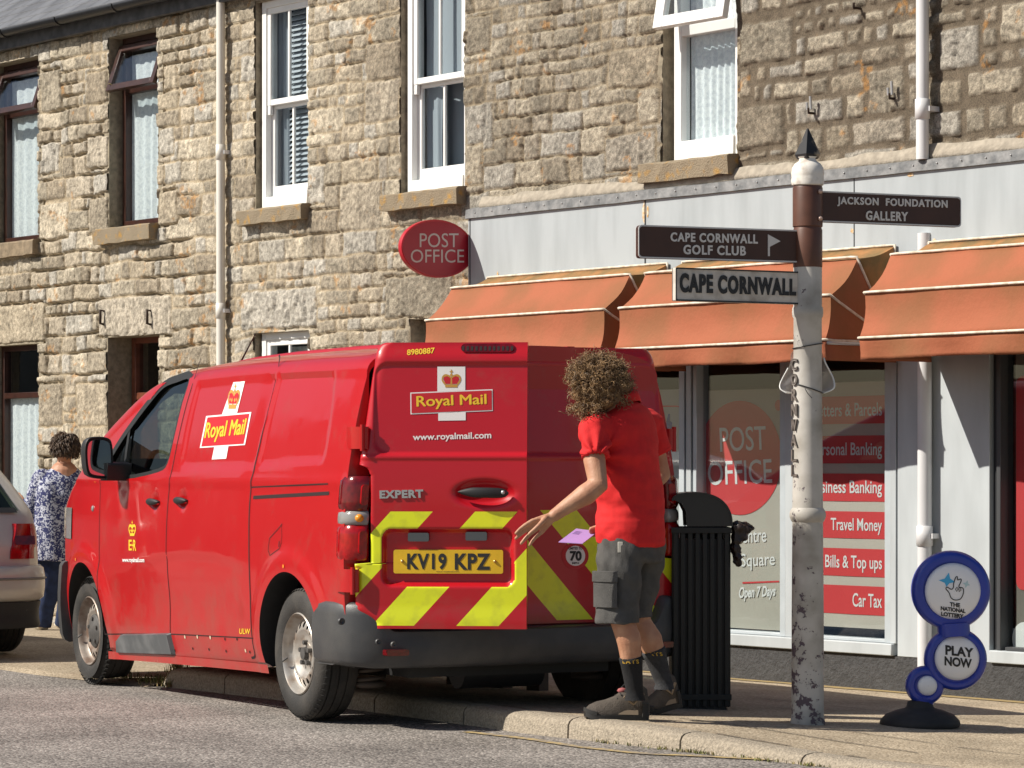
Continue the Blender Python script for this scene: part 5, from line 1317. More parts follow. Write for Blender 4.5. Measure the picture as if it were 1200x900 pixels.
for h, sc in ((.034, .90), (.040, .97), (.034, 1.0), (.0, 1.0), (-.05, .93), (-.10, .72), (-.13, .35)): rg.append([mf(x*sc, y*sc, h) for x, y in mo])
mb.loft(rg); mir = mb.build('wing_mirror', M_rubber, van, autosm=50)
mb = MB(); mb.poly([mf(x*.82, y*.84, .0415) for x, y in mo]); m = bpy.data.materials.new('mirror_glass'); m.use_nodes = True; b_ = m.node_tree.nodes['Principled BSDF']; b_.inputs['Metallic'].default_value = 1; b_.inputs['Roughness'].default_value = .03; b_.inputs['Base Color'].default_value = (.62, .64, .66, 1); mb.build('mirror_glass', m, mir)
mb = MB(); ab = sidepx(146, 556); mb.prism([(mc[0]+.05, mc[1]-.13), (mc[0]-.06, mc[1]-.13), (mc[0]-.08, mc[1]-.03), (mc[0]+.04, mc[1]-.02)], .915, 1.06, lambda a, c, b: vp(a, b, c)); mb.build('mirror_arm', M_rubber, mir, bevel=.012)
mb = MB()
for t in np.linspace(0, 1, 1): 
    P_ = [sidepx(*p_) for p_ in ((138.5, 764.5), (139.5, 752), (145, 744.5), (199, 743.5), (204, 766.5))]
    n = len(P_); fr_ = [vp(a, side_b(a, c)+.022, c) for a, c in P_]; bk = [vp(a+(.02 if i in (0, 1) else -.02 if i > 2 else 0), side_b(a, c)-.01, c+(.012 if i in (2, 3) else -.01 if i in (0, 4) else 0)) for i, (a, c) in enumerate(P_)]
    mb.poly(fr_); mb.add(fr_+bk, [(i, (i+1) % n, n+(i+1) % n, n+i) for i in range(n)])
mb.build('side_moulding', mat('scuffed_grey_plastic', (.085, .092, .098), .45, col2=(.15, .155, .16), vscale=7, vlo=.45, vhi=.7), van, bevel=.006)
mb = MB()
def dot(mb, px, py, r, off=.003, m=0):
    a, c = sidepx(px, py); mb.poly([skin(a+r*math.cos(t), c+r*math.sin(t), off) for t in np.linspace(0, 2*math.pi, 11)[:-1]], m)
for px, py in ((216.5, 746.5), (231, 746.5), (246, 747), (288, 762.5)): dot(mb, px, py, .010, .003, 0)
for px, py in ((226, 760), (245, 761), (265, 763), (263, 749), (277, 749), (205, 762), (293, 764)): dot(mb, px, py, .008, .003, 1)
mb.build('clip_hole', [mat('pale_clip', (.62, .50, .36), .7), M_seam], van)
mb = MB(); a, c = sidepx(109, 596); mb.lathe([(.018, -.01), (.018, .004), (.012, .008), (.0005, .009)], 16, lambda x, y, h: vp(a+x, side_b(a, c)+h, c+y)); mb.build('side_indicator', M_clear, van)
mb = MB(); dot(mb, 92, 655.5, .010, .004); dot(mb, 336, 663.5, .010, .004); dot(mb, 113, 565, .006, .004); mb.build('marking_dot', mat('marking_orange', (.75, .25, .02), .5), van)
# lettering and emblems on the near side
on = onside(.0022); on2 = onside(.0034); on3 = onside(.0046)
def pp(mb, pts, fn, m=0, sub=5):
    mb.poly([fn(*p_) for p_ in dense(pts, sub, True)], m)
def crown(mb, cx, cy, w, h, fn, fill, sk=0.0):
    """a crown: band, arches, orb and cross in unit size; mat 0 gold, 1 red"""
    T = lambda x, y: fn(cx+x*w/2+sk*y*h, cy-y*h)
    P2 = lambda pts, m=0: mb.poly([T(*p_) for p_ in pts], m)
    if fill:
        P2([(-.62, .20), (.62, .20), (.86, .44), (.80, .58), (.45, .64), (0, .50), (-.45, .64), (-.80, .58), (-.86, .44)], 1)
    P2([(-.66, .0), (.66, .0), (.70, .17), (-.70, .17)])
    for s in (-1, 1):
        o = smooth_path([(s*.66, .17), (s*.98, .40), (s*.93, .58), (s*.66, .68), (s*.30, .64), (s*.04, .54)], 4)
        for q in strip(o, .13 if fill else .17): P2(q)
        P2([(s*.26+x*.16, .34+y*.10) for x, y in ((-1, 0), (0, -1), (1, 0), (0, 1))])
        P2([(s*.58+x*.11, .36+y*.08) for x, y in ((-1, 0), (0, -1), (1, 0), (0, 1))])
    P2([(-.10, .17), (.10, .17), (.06, .60), (-.06, .60)])
    P2(ell(0, .70, .15, .07, 12)); P2([(-.05, .76), (.05, .76), (.06, 1.0), (-.06, 1.0)]); P2([(-.18, .85), (.18, .85), (.18, .91), (-.18, .91)])
mb = MB()
pp(mb, [(274.5, 443.5), (287.5, 442.5), (277, 485), (259, 487)], on); pp(mb, [(251, 521.5), (267.5, 520.5), (264.5, 537.5), (247.5, 538.5)], on)
pp(mb, [(241, 487.5), (294, 482.7), (286.5, 521.5), (233.5, 525)], on)
mb.build('emblem_cross', M_wht, van)
mb = MB(); pp(mb, [(242.8, 489.2), (291.8, 484.8), (285, 520), (235.5, 523.2)], on2); mb.build('emblem_panel', M_redmark, van)
mb = MB(); 
for dx, of_ in ((-.4, .0042), (0, .0046), (.4, .0050), (.0, .0054)):
    put_text(mb, 'Royal Mail', ((242.5+dx, 495.5+(of_-.0046)*700), (289+dx, 490.3+(of_-.0046)*700), (284+dx, 514.5+(of_-.0046)*700), (238.5+dx, 518.8+(of_-.0046)*700)), onside(of_), 0, .0)
mb.build('lettering', M_yel, van)
mb = MB(); crown(mb, 271.5, 479, 13, 30, on2, True, .15); mb.build('crown', [mat('crown_gold', (.50, .27, .05), .5), M_redmark], van)
mb = MB(); crown(mb, 156, 628, 8.5, 18, on, False, 0); put_text(mb, 'E', ((151.5, 632.5), (155.5, 632.5), (155.5, 645), (151.5, 645)), on, 0, .02); put_text(mb, 'R', ((157, 632.5), (161, 632.5), (161, 645.5), (157, 645.5)), on, 0, .02); mb.poly([on(*p_) for p_ in rect(155.7, 638, 156.9, 640)])
put_text(mb, 'ULW', ((279.5, 736.5), (293.5, 736.8), (293.5, 743.2), (279.5, 743)), on, 0, .02); mb.build('cypher', M_yel, van)
mb = MB(); put_text(mb, 'www.royalmail.com', ((143.5, 653.5), (170.5, 653.5), (170.5, 660.5), (143.5, 660)), on, 0, .03); mb.build('web_address', M_wht, van)

# tail lamps wrapped round the rear corners
for s in (1, -1):
    def col(z0, z1, gr=0.0):
        rg = []
        for z in np.linspace(z0, z1, 9):
            e = min(1, min(z-z0, z1-z)/.03); e = -.010*(1-math.sqrt(max(0, 1-(1-e)**2)))+gr; h = float(smo(hw, z, .06))-.95
            rg.append([vp(a, s*(b+h), z) for a, b in ((-.575, .90), (-.585-e*.2, .935+e), (-.60-e*.2, .944+e), (-.64-e*.4, .943+e), (-.68-e*.7, .932+e), (-.710-e, .910+e), (-.728-e, .882+e), (-.736-e, .855), (-.738-e, .838), (-.732-e*.8, .830-e), (-.69, .826), (-.62, .85))])
        return rg
    b0, zl = rearpx(398, 657, -.70); zh = rearpx(398, 558, -.70)[1]; zl = float(zl); zh = float(zh)
    zm0 = float(rearpx(410, 615, -.72)[1]); zm1 = float(rearpx(410, 599.5, -.72)[1])
    mb = MB(); mb.loft(col(zl, zm0-.004)); lp_ = mb.build('tail_lamp', M_lamp, van, autosm=50)
    mb = MB(); mb.loft(col(zm1+.004, zh)); mb.build('upper_lens', M_lampd, lp_, autosm=50)
    mb = MB(); mb.loft(col(zm0-.002, zm1+.002, -.002)); mb.build('indicator_lens', M_clear, lp_, autosm=50)
    mb = MB(); z = (zm0+zm1)/2; mb.ball(vp(-.737, s*.885, z), (.022, .020, .02), 12)
    if s > 0: mb.build('bulb', M_amber, lp_)
    mb = MB()
    for za, zb2 in ((zl+.03, zm0-.03), (zm1+.03, zh-.04)): mb.prism(rrect(.848, za, .885, zb2, .015), -.741, -.72, lambda b, c, a: vp(a, s*(b+float(smo(hw, c, .06))-.95), c))
    mb.build('reflector', M_lamp if s else M_lamp, lp_, bevel=.004)
# the two rear doors
def dlean(z): return .085*float(sstep(z, 1.05, 2.05))*.75+.0*z
class Door:
    def __init__(s, hinge, th, sgn):
        s.h = VR+hinge[0]*VF+hinge[1]*VL; a = math.radians(th)
        if sgn > 0: s.D = -VL*math.cos(a)-VF*math.sin(a); s.N = -VF*math.cos(a)+VL*math.sin(a)
        else: s.D = VL*math.cos(a)-VF*math.sin(a); s.N = -VF*math.cos(a)-VL*math.sin(a)
        s.W = .839 if sgn > 0 else .872
        s.zl, s.zh = .497, 1.884
        s.lamp = None
    def p0(s, z):
        if z > zl-.012 and z < zh+.012: return PE[1]
        r = float(np.interp(z, PE[0], PE[2]))
        if zh+.012 <= z < zh+.05: r = r+(PE[1]-r)*math.sqrt(max(0, 1-((z-zh-.012)/.04)**2))*.9
        if z < .60: r = max(r, .095*float(sstep(-z, -.60, -.52)))
        top = s.zh-z
        if top < .05: r += .035*(1-math.sqrt(max(0, 1-(1-top/.05)**2)))
        return r
    def off(s, p, z):
        q = p-s.p0(z); lampz = zl-.03 < z < zh+.05; w_, h_ = (.02, .008) if lampz else (.055, .032)
        edge = h_*(1-math.sqrt(max(0, 1-(1-min(1, max(0, q/w_)))**2))) if q < w_ else 0
        return -dlean(z)-edge-.02*float(sstep(z, 1.80, 1.884))
    def pos(s, p, z, o=0.0):
        q = s.h+s.D*p+s.N*(s.off(p, z)+o); return (q[0], q[1], z)
    def at(s, px, py):
        p, z = .4, 1.2
        for _ in range(6):
            o = s.off(p, min(max(z, .5), 1.86)); q = s.h+s.N*o; k = (px-CX)/FPX
            p = (k*q[1]-q[0])/(s.D[0]-k*s.D[1]); dep = q[1]+p*s.D[1]; z = ZC-(py-HY)/FPX*dep
        return float(p), float(z)
class _E: pass
PE = ([.45, 2.0], .1, [.03, .03])
ld = Door((-.715, .905), 31, 1)
_pts = [((442, 404), 0), ((438.5, 425), 0), ((435, 445), 0), ((427.5, 500), 0), ((421, 545), 0), ((410.5, 660), 0), ((406.5, 690), 0), ((406, 735), 0)]
_pz = sorted((ld.at(*q)[1], ld.at(*q)[0]) for q, _ in _pts)
PE = ([a for a, b in _pz], ld.at(434.5, 607)[0], [max(.004, b) for a, b in _pz])
rd = Door((-.715, -.905), 0, -1)
PL = [ld.at(*p_) for p_ in ((460.8, 645.3), (589.3, 643.5), (589.3, 671.2), (460.8, 673.3))]
rc = [ld.at(447, 688), ld.at(603.5, 619)]; RC = (rc[0][0], rc[0][1], rc[1][0], rc[1][1])
WP_ = [ld.at(437, 533), ld.at(617, 424)]; 
HD = ld.at(568, 578)
def sd_rr(P, Zz, x0, z0, x1, z1, r):
    qx = np.abs(P-(x0+x1)/2)-(x1-x0)/2+r; qz = np.abs(Zz-(z0+z1)/2)-(z1-z0)/2+r
    return np.hypot(np.maximum(qx, 0), np.maximum(qz, 0))+np.minimum(np.maximum(qx, qz), 0)-r
def relief(P, Zz, left):
    r = 0*P
    s = sd_rr(P, Zz, WP_[0][0]+.0, WP_[0][1], 1.5, WP_[1][1], .07); r = r-.012*sstep(-s, -.004, .016)
    r = r+.005*sstep(-np.abs(Zz-WP_[0][1]+.012), -.016, -.004)
    if left:
        s = sd_rr(P, Zz, *RC, .05); r = r-.030*sstep(-s, -.004, .030)
        e = ((P-HD[0])/.135)**2+((Zz-HD[1])/.060)**2; r = r-.030*np.exp(-e**3)
    r = r+.010*sstep(-Zz, -.62, -.52)*.6
    return r
M_door = bpy.data.materials.new('door_paint_with_stripes'); M_door.use_nodes = True
mx = paint(M_door, (.47, .005, .013))
sA = ld.at(456, 601.3); sB = ld.at(506.7, 600); slope = .909
sph = sA[0]-slope*sA[1]; per = 2*((sB[0]-slope*sB[1])-sph)
def stripes(m, mx):
    t = m.node_tree; N = t.nodes; Lk = t.links
    at_ = N.new('ShaderNodeAttribute'); at_.attribute_name = 'pz'; sx = N.new('ShaderNodeSeparateXYZ'); Lk.new(at_.outputs['Vector'], sx.inputs[0])
    def M(op, a, b=None, c=None):
        n = N.new('ShaderNodeMath'); n.operation = op
        for i, v in enumerate((a, b, c)):
            if v is None: continue
            if isinstance(v, (int, float)): n.inputs[i].default_value = v
            else: Lk.new(v, n.inputs[i])
        return n.outputs[0]
    s_ = M('SUBTRACT', sx.outputs[0], M('MULTIPLY', sx.outputs[1], slope)); fr = M('FRACT', M('DIVIDE', M('SUBTRACT', s_, sph-per*20), per))
    st = M('LESS_THAN', fr, .5)
    msk = M('MULTIPLY', M('LESS_THAN', sx.outputs[1], float(ld.at(530, 599.5)[1])), M('GREATER_THAN', sx.outputs[1], .512))
    msk = M('MULTIPLY', msk, M('GREATER_THAN', sx.outputs[2], .5))
    f = M('MULTIPLY', st, msk)
    mz = N.new('ShaderNodeMix'); mz.data_type = 'RGBA'; Lk.new(f, mz.inputs['Factor']); Lk.new(mx.outputs['Result'], mz.inputs['A'])
    nz = N.new('ShaderNodeTexNoise'); nz.inputs['Scale'].default_value = 14; nz.inputs['Detail'].default_value = 6
    tc = N.new('ShaderNodeTexCoord'); Lk.new(tc.outputs['Object'], nz.inputs['Vector'])
    y = N.new('ShaderNodeMix'); y.data_type = 'RGBA'; y.inputs['A'].default_value = (.78, .84, .02, 1); y.inputs['B'].default_value = (.62, .66, .03, 1)
    q = N.new('ShaderNodeMapRange'); q.inputs[1].default_value = .5; q.inputs[2].default_value = .75; Lk.new(nz.outputs['Fac'], q.inputs[0]); Lk.new(q.outputs[0], y.inputs['Factor'])
    Lk.new(y.outputs['Result'], mz.inputs['B']); Lk.new(mz.outputs['Result'], N['Principled BSDF'].inputs['Base Color'])
stripes(M_door, mx)
def make_door(d, left):
    np_, nz_ = 126, 222; zs = np.linspace(d.zl, d.zh, nz_+1)
    P = np.zeros((nz_+1, np_+1)); Zz = np.repeat(zs[:, None], np_+1, 1)
    for j, z in enumerate(zs):
        a = d.p0(z); t = np.linspace(0, 1, np_+1); t = t**1.15; P[j] = a+(d.W-a)*t
    rl = relief(P, Zz, left)
    fr = [[d.pos(P[j, i], zs[j], rl[j, i]) for i in range(np_+1)] for j in range(nz_+1)]
    # strip mask: clear of the plate recess rim and of the lamp
    msk = np.ones(P.shape)
    if left: msk = (sd_rr(P, Zz, *RC, .05) > -.002).astype(float)
    vs = [q for r in fr for q in r]; n1 = np_+1
    fs = [(j*n1+i, j*n1+i+1, (j+1)*n1+i+1, (j+1)*n1+i) for j in range(nz_) for i in range(np_)]
    mb = MB(); mb.add(vs, fs, 0, True)
    # turned edges and inner panel
    bd = [(0, i) for i in range(np_+1)]+[(j, np_) for j in range(1, nz_+1)]+[(nz_, i) for i in range(np_-1, -1, -1)]+[(j, 0) for j in range(nz_-1, 0, -1)]
    ed = [d.pos(P[j, i], zs[j], rl[j, i]) for j, i in bd]; bk = [(lambda q: (q[0]-d.N[0]*.055, q[1]-d.N[1]*.055, q[2]))(q) for q in ed]
    n = len(bd); mb.add(ed+bk, [(i, (i+1) % n, n+(i+1) % n, n+i) for i in range(n)], 1)
    mb.add(bk, [tuple(range(n))], 1)
    ob = mb.build('rear_door', [M_door, M_red], van, fix=False)
    me = ob.data; at_ = me.attributes.new('pz', 'FLOAT_VECTOR', 'POINT'); dat = np.zeros((len(me.vertices), 3))
    dat[:P.size, 0] = P.ravel(); dat[:P.size, 1] = Zz.ravel(); dat[:P.size, 2] = msk.ravel(); at_.data.foreach_set('vector', dat.ravel())
    return ob
od = make_door(ld, True); od['label'] = 'left rear door standing ajar, with the number plate'
cdoor = make_door(rd, False); cdoor['label'] = 'right rear door, shut'
def ondoor(d, off, left=True):
    def fn(px, py):
        p, z = d.at(px, py); return d.pos(p, z, float(relief(np.array([p]), np.array([z]), left)[0])+off)
    return fn
dn = ondoor(ld, .002); dn2 = ondoor(ld, .0032); dn3 = ondoor(ld, .0044)
mb = MB(); pp(mb, rect(512.3, 429.5, 545, 459), dn, 0); pp(mb, ((513.3, 482), (545.5, 481.5), (545.5, 492.5), (513.3, 493)), dn)
pp(mb, ((480.5, 460), (577, 456), (577.3, 481.5), (480.8, 485.5)), dn); mb.build('emblem_cross', M_wht, od)
mb = MB(); pp(mb, ((481.8, 461.2), (576, 457.3), (576.2, 480.3), (482, 484.2)), dn2); mb.build('emblem_panel', M_redmark, od)
mb = MB()
for dx, dy, of_ in ((-.5, 0, .0040), (0, .35, .0043), (.5, 0, .0046), (0, -.35, .0049)):
    put_text(mb, 'Royal Mail', ((488+dx, 464.5+dy), (569.5+dx, 461.8+dy), (570+dx, 477+dy), (488.5+dx, 480.2+dy)), ondoor(ld, of_), 0, .0)
put_text(mb, '8980887', ((477, 409.6), (509.5, 407.2), (509.5, 414), (477, 416.4)), dn, 0, .02); mb.build('lettering', M_yel, od)
mb = MB(); crown(mb, 528.7, 454, 21.5, 21, dn2, True); mb.build('crown', [mat('crown_gold', (.50, .27, .05), .5), M_redmark], od)
mb = MB(); put_text(mb, 'www.royalmail.com', ((483.5, 508.5), (575.5, 505.8), (575.5, 516), (483.5, 518.2)), dn, 0, .02); mb.build('web_address', M_wht, od)
mb = MB(); put_text(mb, 'EXPERT', ((444.8, 574.8), (496, 573.6), (496.5, 583.2), (445, 584.2)), ondoor(ld, .007), 0, .045, 1.1, thick=ondoor(ld, .0005)); mb.build('badge', M_chrome, od)
# number plate with its characters, lamps above it, handle, brake light, hinges
mb = MB(); pq = lambda p, z, h: (lambda q: (q[0], q[1], z))(ld.h+ld.D*p+ld.N*(ld.off(p, z)+h))
x0, z0, x1, z1 = PL[3][0], (PL[3][1]+PL[2][1])/2, PL[1][0], (PL[0][1]+PL[1][1])/2
mb.prism(rrect(x0, z0, x1, z1, .010), -.026, -.012, pq); np_ob = mb.build('number_plate', mat('plate_yellow', (.80, .50, .022), .4, var=.15, vscale=9), od, bevel=.002)
mb = MB(); dp = lambda x, y: pq(x, y, -.0105); pw, ph = x1-x0, z1-z0
for s, f0, f1 in (('KV19', .125, .485), ('KPZ', .560, .885)):
    put_text(mb, s, ((x0+pw*f0, z1-ph*.15), (x0+pw*f1, z1-ph*.15), (x0+pw*f1, z1-ph*.84), (x0+pw*f0, z1-ph*.84)), dp, 0, .035, 1.1)
put_text(mb, 'www.royalmail.com', ((x0+pw*.39, z1-ph*.89), (x0+pw*.60, z1-ph*.89), (x0+pw*.60, z1-ph*.95), (x0+pw*.39, z1-ph*.95)), dp, 0, .02)
mb.build('characters', M_inkblack, np_ob)
mb = MB()
for f in (.08, .925): mb.ball(pq(x0+pw*f, z0+ph*.52, -.011), .008, 10)
mb.build('screw', mat('brass', (.6, .45, .2), .35, 1.0), np_ob)
mb = MB()
for xa, ya, xb, yb in ((478, 624.5, 502.5, 634.5), (545.5, 623.5, 570.5, 633.5)):
    a = ld.at(xa, yb); b = ld.at(xb, ya); mb.prism(rrect(a[0], a[1], b[0], b[1], .008), -.04, .002, pq)
mb.build('plate_lamp', mat('plate_lamp_grey', (.075, .085, .09), .45), od, bevel=.005)
mb = MB(); rg = []; ha, hb = ld.at(537, 576.5), ld.at(596, 578)
for k in range(17):
    t = k/16; p = ha[0]+(hb[0]-ha[0])*t; z = HD[1]+.006-.006*t; w = .013+.012*sstep(t, .0, .35)*1.0; w = float(w)*(math.sqrt(max(.05, 1-abs(2*t-1)**6)))
    o_ = .010+.016*math.sin(math.pi*min(1, t*1.05)); rg.append([pq(p, z+w*math.sin(q), o_+.011*math.cos(q)) for q in np.linspace(0, 2*math.pi, 13)[:-1]])
mb.loft(rg); mb.build('door_handle', M_rubber, od)
mb = MB(); hl_ = ld.at(590, 577); mb.lathe([(.010, .024), (.009, .029), (.0005, .029)], 12, lambda x, y, h: pq(hl_[0]+x, hl_[1]+y, h)); mb.build('lock', mat('galvanised', (.5, .5, .5), .4, .6), od)
mb = MB(); a = ld.at(540, 414); b = ld.at(603, 401); mb.prism(rrect(a[0], a[1]+.006, b[0], b[1]-.006, .022), -.02, .007, pq); mb.build('brake_light', M_lampd, od, bevel=.004)
mb = MB(); 
for k in range(12):
    e = ld.at(543+57*k/11, 408); mb.prism(rrect(e[0]-.006, e[1]-.012, e[0]+.006, e[1]+.010, .003), .006, .0085, pq)
mb.build('brake_light_cell', M_seam, od)
mb = MB(); pd = lambda x, y: (lambda q: q)(pq(x, y, .002))
P_ = [(ld.W-.015, .55), (ld.W-.013, 1.84)]
for q in strip([(ld.W-.012, .51), (ld.W-.012, 1.85)], .004): mb.poly([ld.pos(*v, .0) for v in q])
# hinges straddling the gap
for y0, y1, x0_, x1_ in ((500, 526, 403, 421), (667, 694, 394.5, 413)):
    for s in (1, -1):
        z1_ = float(rearpx(410, y0, -.7)[1]); z0_ = float(rearpx(410, y1, -.7)[1]); h = float(smo(hw, (z0_+z1_)/2, .06))*.975-.935
        mbh = MB(); mbh.prism([(-.60, .925), (-.60, .953), (-.66, .955), (-.715, .943), (-.742, .915), (-.745, .893), (-.70, .89)], z0_, z1_, lambda a, b, c: vp(a, s*(b+h), c)); mbh.tube([vp(-.735, s*(.925+h), z0_-.010), vp(-.735, s*(.925+h), z1_+.010)], .012, 10)
        mbh.build('hinge', M_red, van, bevel=.008)
# right door: speed sticker and its share of lettering
rn = ondoor(rd, .002, False); rn2 = ondoor(rd, .0032, False); rn3 = ondoor(rd, .0044, False)
mb = MB(); pp(mb, ell(674, 651.3, 15.6, 15.8, 40), rn); st = mb.build('speed_sticker', M_redmark, cdoor)
mb = MB(); mb.poly([rn2(*p_) for p_ in ell(674, 651.3, 11.4, 11.8, 36)]); mb.build('white_disc', M_wht, st)
mb = MB(); put_text(mb, '70', rect(667.3, 645.5, 681.2, 657.5), rn3, 0, .05); put_text(mb, 'LIMITED TO', rect(666, 641, 682, 644), rn3, 0, .03); put_text(mb, 'MPH', rect(670, 658.7, 678, 661), rn3, 0, .03); mb.build('lettering', M_inkblack, st)
# black gap behind the ajar door and roof ribs
mb = MB()
for x in (.45, -.45): 
    mb.loft([[vp(a, x-.03, float(smo(ztop, a, .09))-.03), vp(a, x-.02, float(smo(ztop, a, .09))+.004), vp(a, x+.02, float(smo(ztop, a, .09))+.004), vp(a, x+.03, float(smo(ztop, a, .09))-.03)] for a in np.linspace(-.4, 1.9, 30)])
mb.build('roof_rib', M_red, van)
mb = MB(); ar = sidepx(348, 402); mb.tube([vp(1.95, .45, 1.86), vp(1.70, .45, 2.03)], [.006, .003], 6); mb.build('aerial', M_rubber, van)
# underside: floor, rear axle, springs, exhaust
mb = MB(); mb.box((-.60, -.56, .24), (3.2, .56, .30), vp); mb.box((-.62, -.86, .30), (-.45, .86, .40), vp); mb.box((.55, -.85, .19), (2.6, -.6, .28), vp); mb.build('floor_pan', M_rubber, van)
mb = MB(); mb.tube([vp(0, -.7, .32), vp(0, .7, .32)], .06, 12); mb.tube([vp(-.5, -.2, .27), vp(-.5, .25, .27)], .10, 16); mb.tube([vp(-.45, .25, .26), vp(.3, .3, .24), (vp(2, .3, .22))], .03, 8); mb.build('axle', M_rubber, van)
mb = MB()
for s in (1, -1):
    for cz_ in (0,):
        mb.tube([vp(-.26+.075*math.cos(t), s*.62+.075*math.sin(t), .20+.22*t/31.4) for t in np.linspace(0, 31.4, 110)], .011, 6)
    mb.lathe([(.05, .17), (.085, .18), (.085, .20), (.05, .21)], 20, lambda x, y, z: vp(-.26+x, s*.62+y, z))
mb.build('coil_spring', mat('rusty_spring', (.06, .045, .035), .7), van)
# ------------------------------------------------------------------ people
M_skin = mat('sunned_skin', (.50, .27, .165), .55, col2=(.41, .19, .11), vscale=16, bump=.15, bscale=120)
def shape(name, parts, m, parent, vox=.006, smooth=4, disp=None, autosm=None):
    """one continuous surface grown from tapered limbs: ('c',a,b,ra,rb) capsules, ('e',c,(rx,ry,rz),axes) ellipsoids, ('l',rings) lofts, ('f',a,b,ra,rb) flat ended cones"""
    mb = MB()
    for p_ in parts:
        if p_[0] == 'c': mb.cap(p_[1], p_[2], p_[3], p_[4], 16)
        elif p_[0] == 'f': mb.tube([p_[1], p_[2]], [p_[3], p_[4]], 20)
        elif p_[0] == 'e': mb.ball(p_[1], p_[2], 18, 0, p_[3] if len(p_) > 3 else None)
        elif p_[0] == 'l': mb.loft(p_[1])
    ob = mb.build(name, m, parent)
    r = ob.modifiers.new('r', 'REMESH'); r.mode = 'VOXEL'; r.voxel_size = vox; r.use_smooth_shade = True
    if smooth: s = ob.modifiers.new('s', 'SMOOTH'); s.iterations = smooth; s.factor = .5
    bake(ob); me = ob.data
    if disp:
        n = len(me.vertices); co = np.zeros(n*3); me.vertices.foreach_get('co', co); co = co.reshape(-1, 3); nn = np.zeros(n*3); me.vertices.foreach_get('normal', nn); nn = nn.reshape(-1, 3)
        co = co+nn*disp(co+np.array(ORG[ob.name]))[:, None]; me.vertices.foreach_set('co', co.ravel()); me.update()
    for p_ in me.polygons: p_.use_smooth = True
    return ob
def oval(c, ax, ay, rx, ry, n=28, pw=2.0):
    c = V(c); o = []
    for k in range(n):
        t = 2*math.pi*k/n; ct, st = math.cos(t), math.sin(t)
        o.append(c+ax*rx*math.copysign(abs(ct)**(2/pw), ct)+ay*ry*math.copysign(abs(st)**(2/pw), st))
    return o
def hand(parts, wrist, knuckles, tips, thumb, r=.0082, bend=V((0, 0, 0))):
    """palm, four fingers of different lengths with a bend at each knuckle, and a thumb off the side of the palm"""
    mid = (V(knuckles[1])+V(knuckles[2]))/2
    for k in knuckles: parts.append(('c', V(wrist)*.75+V(k)*.25, V(k), .017, .0105))
    parts.append(('c', wrist, V(wrist)*.5+mid*.5, .024, .023))
    for i, (k, t) in enumerate(zip(knuckles, tips)):
        k, t = V(k), V(t); j1 = k.lerp(t, .45)+bend; j2 = k.lerp(t, .75)+bend*.8; rr_ = r*(1.0 if i < 3 else .88)
        parts += [('c', k, j1, rr_*1.12, rr_), ('c', j1, j2, rr_, rr_*.95), ('c', j2, t, rr_*.95, rr_*.78)]
    a, b, c = thumb; parts += [('c', a, b, .014, .0105), ('c', b, c, .0105, .0085)]
# --- the courier
foot = ground_at(722, 846, True); DY = foot.y+.03
def pm(px, py, dy=0.0): return at(px, py, DY+dy)
man = thing('person', (foot.x+.05, foot.y+.05, foot.z), 'person with curly brown hair, red polo shirt and grey shorts reaching towards the van door', 'person', None)
Fw = V((-.86, .51, 0)); Lf = V((-.51, -.86, 0)); Up = V((0, 0, 1))
head = pm(701, 456, .02); neck = pm(730, 480, .07); shL = pm(695, 503, -.10); shR = pm(760, 497, .30)
elL = pm(701, 568, -.20); wrL = pm(650, 603.5, -.22); elR = pm(776, 556, .36); wrR = pm(712, 619, .24)
pel = pm(739, 628, .08); chest = pm(730, 530, .08); waist = pm(739, 595, .08)
hipL = pm(729, 640, -.02); hipR = pm(752, 640, .18); knL = pm(727, 722, -.04); knR = pm(748, 728, .13); anL = pm(744, 813, .0); anR = pm(778, 800, .15)
B = []
B += [('e', head, (.088, .100, .115), (Lf, Fw, Up)), ('e', head+Fw*.055-Up*.055, (.056, .05, .062), (Lf, Fw, Up)), ('c', head+Fw*.10-Up*.01, head+Fw*.118-Up*.03, .012, .016)]
for s in (1, -1): B.append(('e', head+Lf*s*.088-Up*.01, (.012, .022, .032), (Lf, Fw, Up)))
B += [('c', neck-Up*.03, head-Up*.05-Fw*.02, .062, .055), ('c', neck-Up*.06, chest, .10, .14), ('c', chest, waist, .14, .13), ('c', waist, pel, .12, .11), ('c', shL, shR, .050, .050)]
B += [('c', shL, shL.lerp(elL, .55)+Fw*.008, .045, .052), ('c', shL.lerp(elL, .55)+Fw*.008, elL, .052, .044), ('c', elL, elL.lerp(wrL, .28)-Up*.006, .045, .0505), ('c', elL.lerp(wrL, .28)-Up*.006, elL.lerp(wrL, .7), .0505, .036), ('c', elL.lerp(wrL, .7), wrL, .036, .030), ('c', elL-Fw*.02, elL-Fw*.026-Up*.01, .026, .022), ('c', shR, elR, .052, .040), ('c', elR, wrR, .041, .027)]
kn = [pm(624.5, 610, -.25), pm(628, 614.5, -.235), pm(630.5, 619, -.22), pm(634.5, 624, -.205)]
tp = [pm(604.5, 625, -.26), pm(604.5, 631, -.245), pm(610.5, 637, -.225), pm(620.5, 639, -.205)]
hand(B, wrL, kn, tp, (pm(640, 607, -.262), pm(630, 617, -.285), pm(620, 626, -.285)), .0098, V((-.002, -.003, .004)))
kn2 = [pm(703, 618, .20), pm(703, 621, .20), pm(704, 624, .21), pm(705, 627, .22)]; tp2 = [pm(691, 621, .165), pm(691, 623.5, .17), pm(692.5, 626, .18), pm(695, 628.5, .19)]
hand(B, wrR, kn2, tp2, (pm(708, 616, .19), pm(700, 617, .15), pm(692, 619.5, .145)), .008)
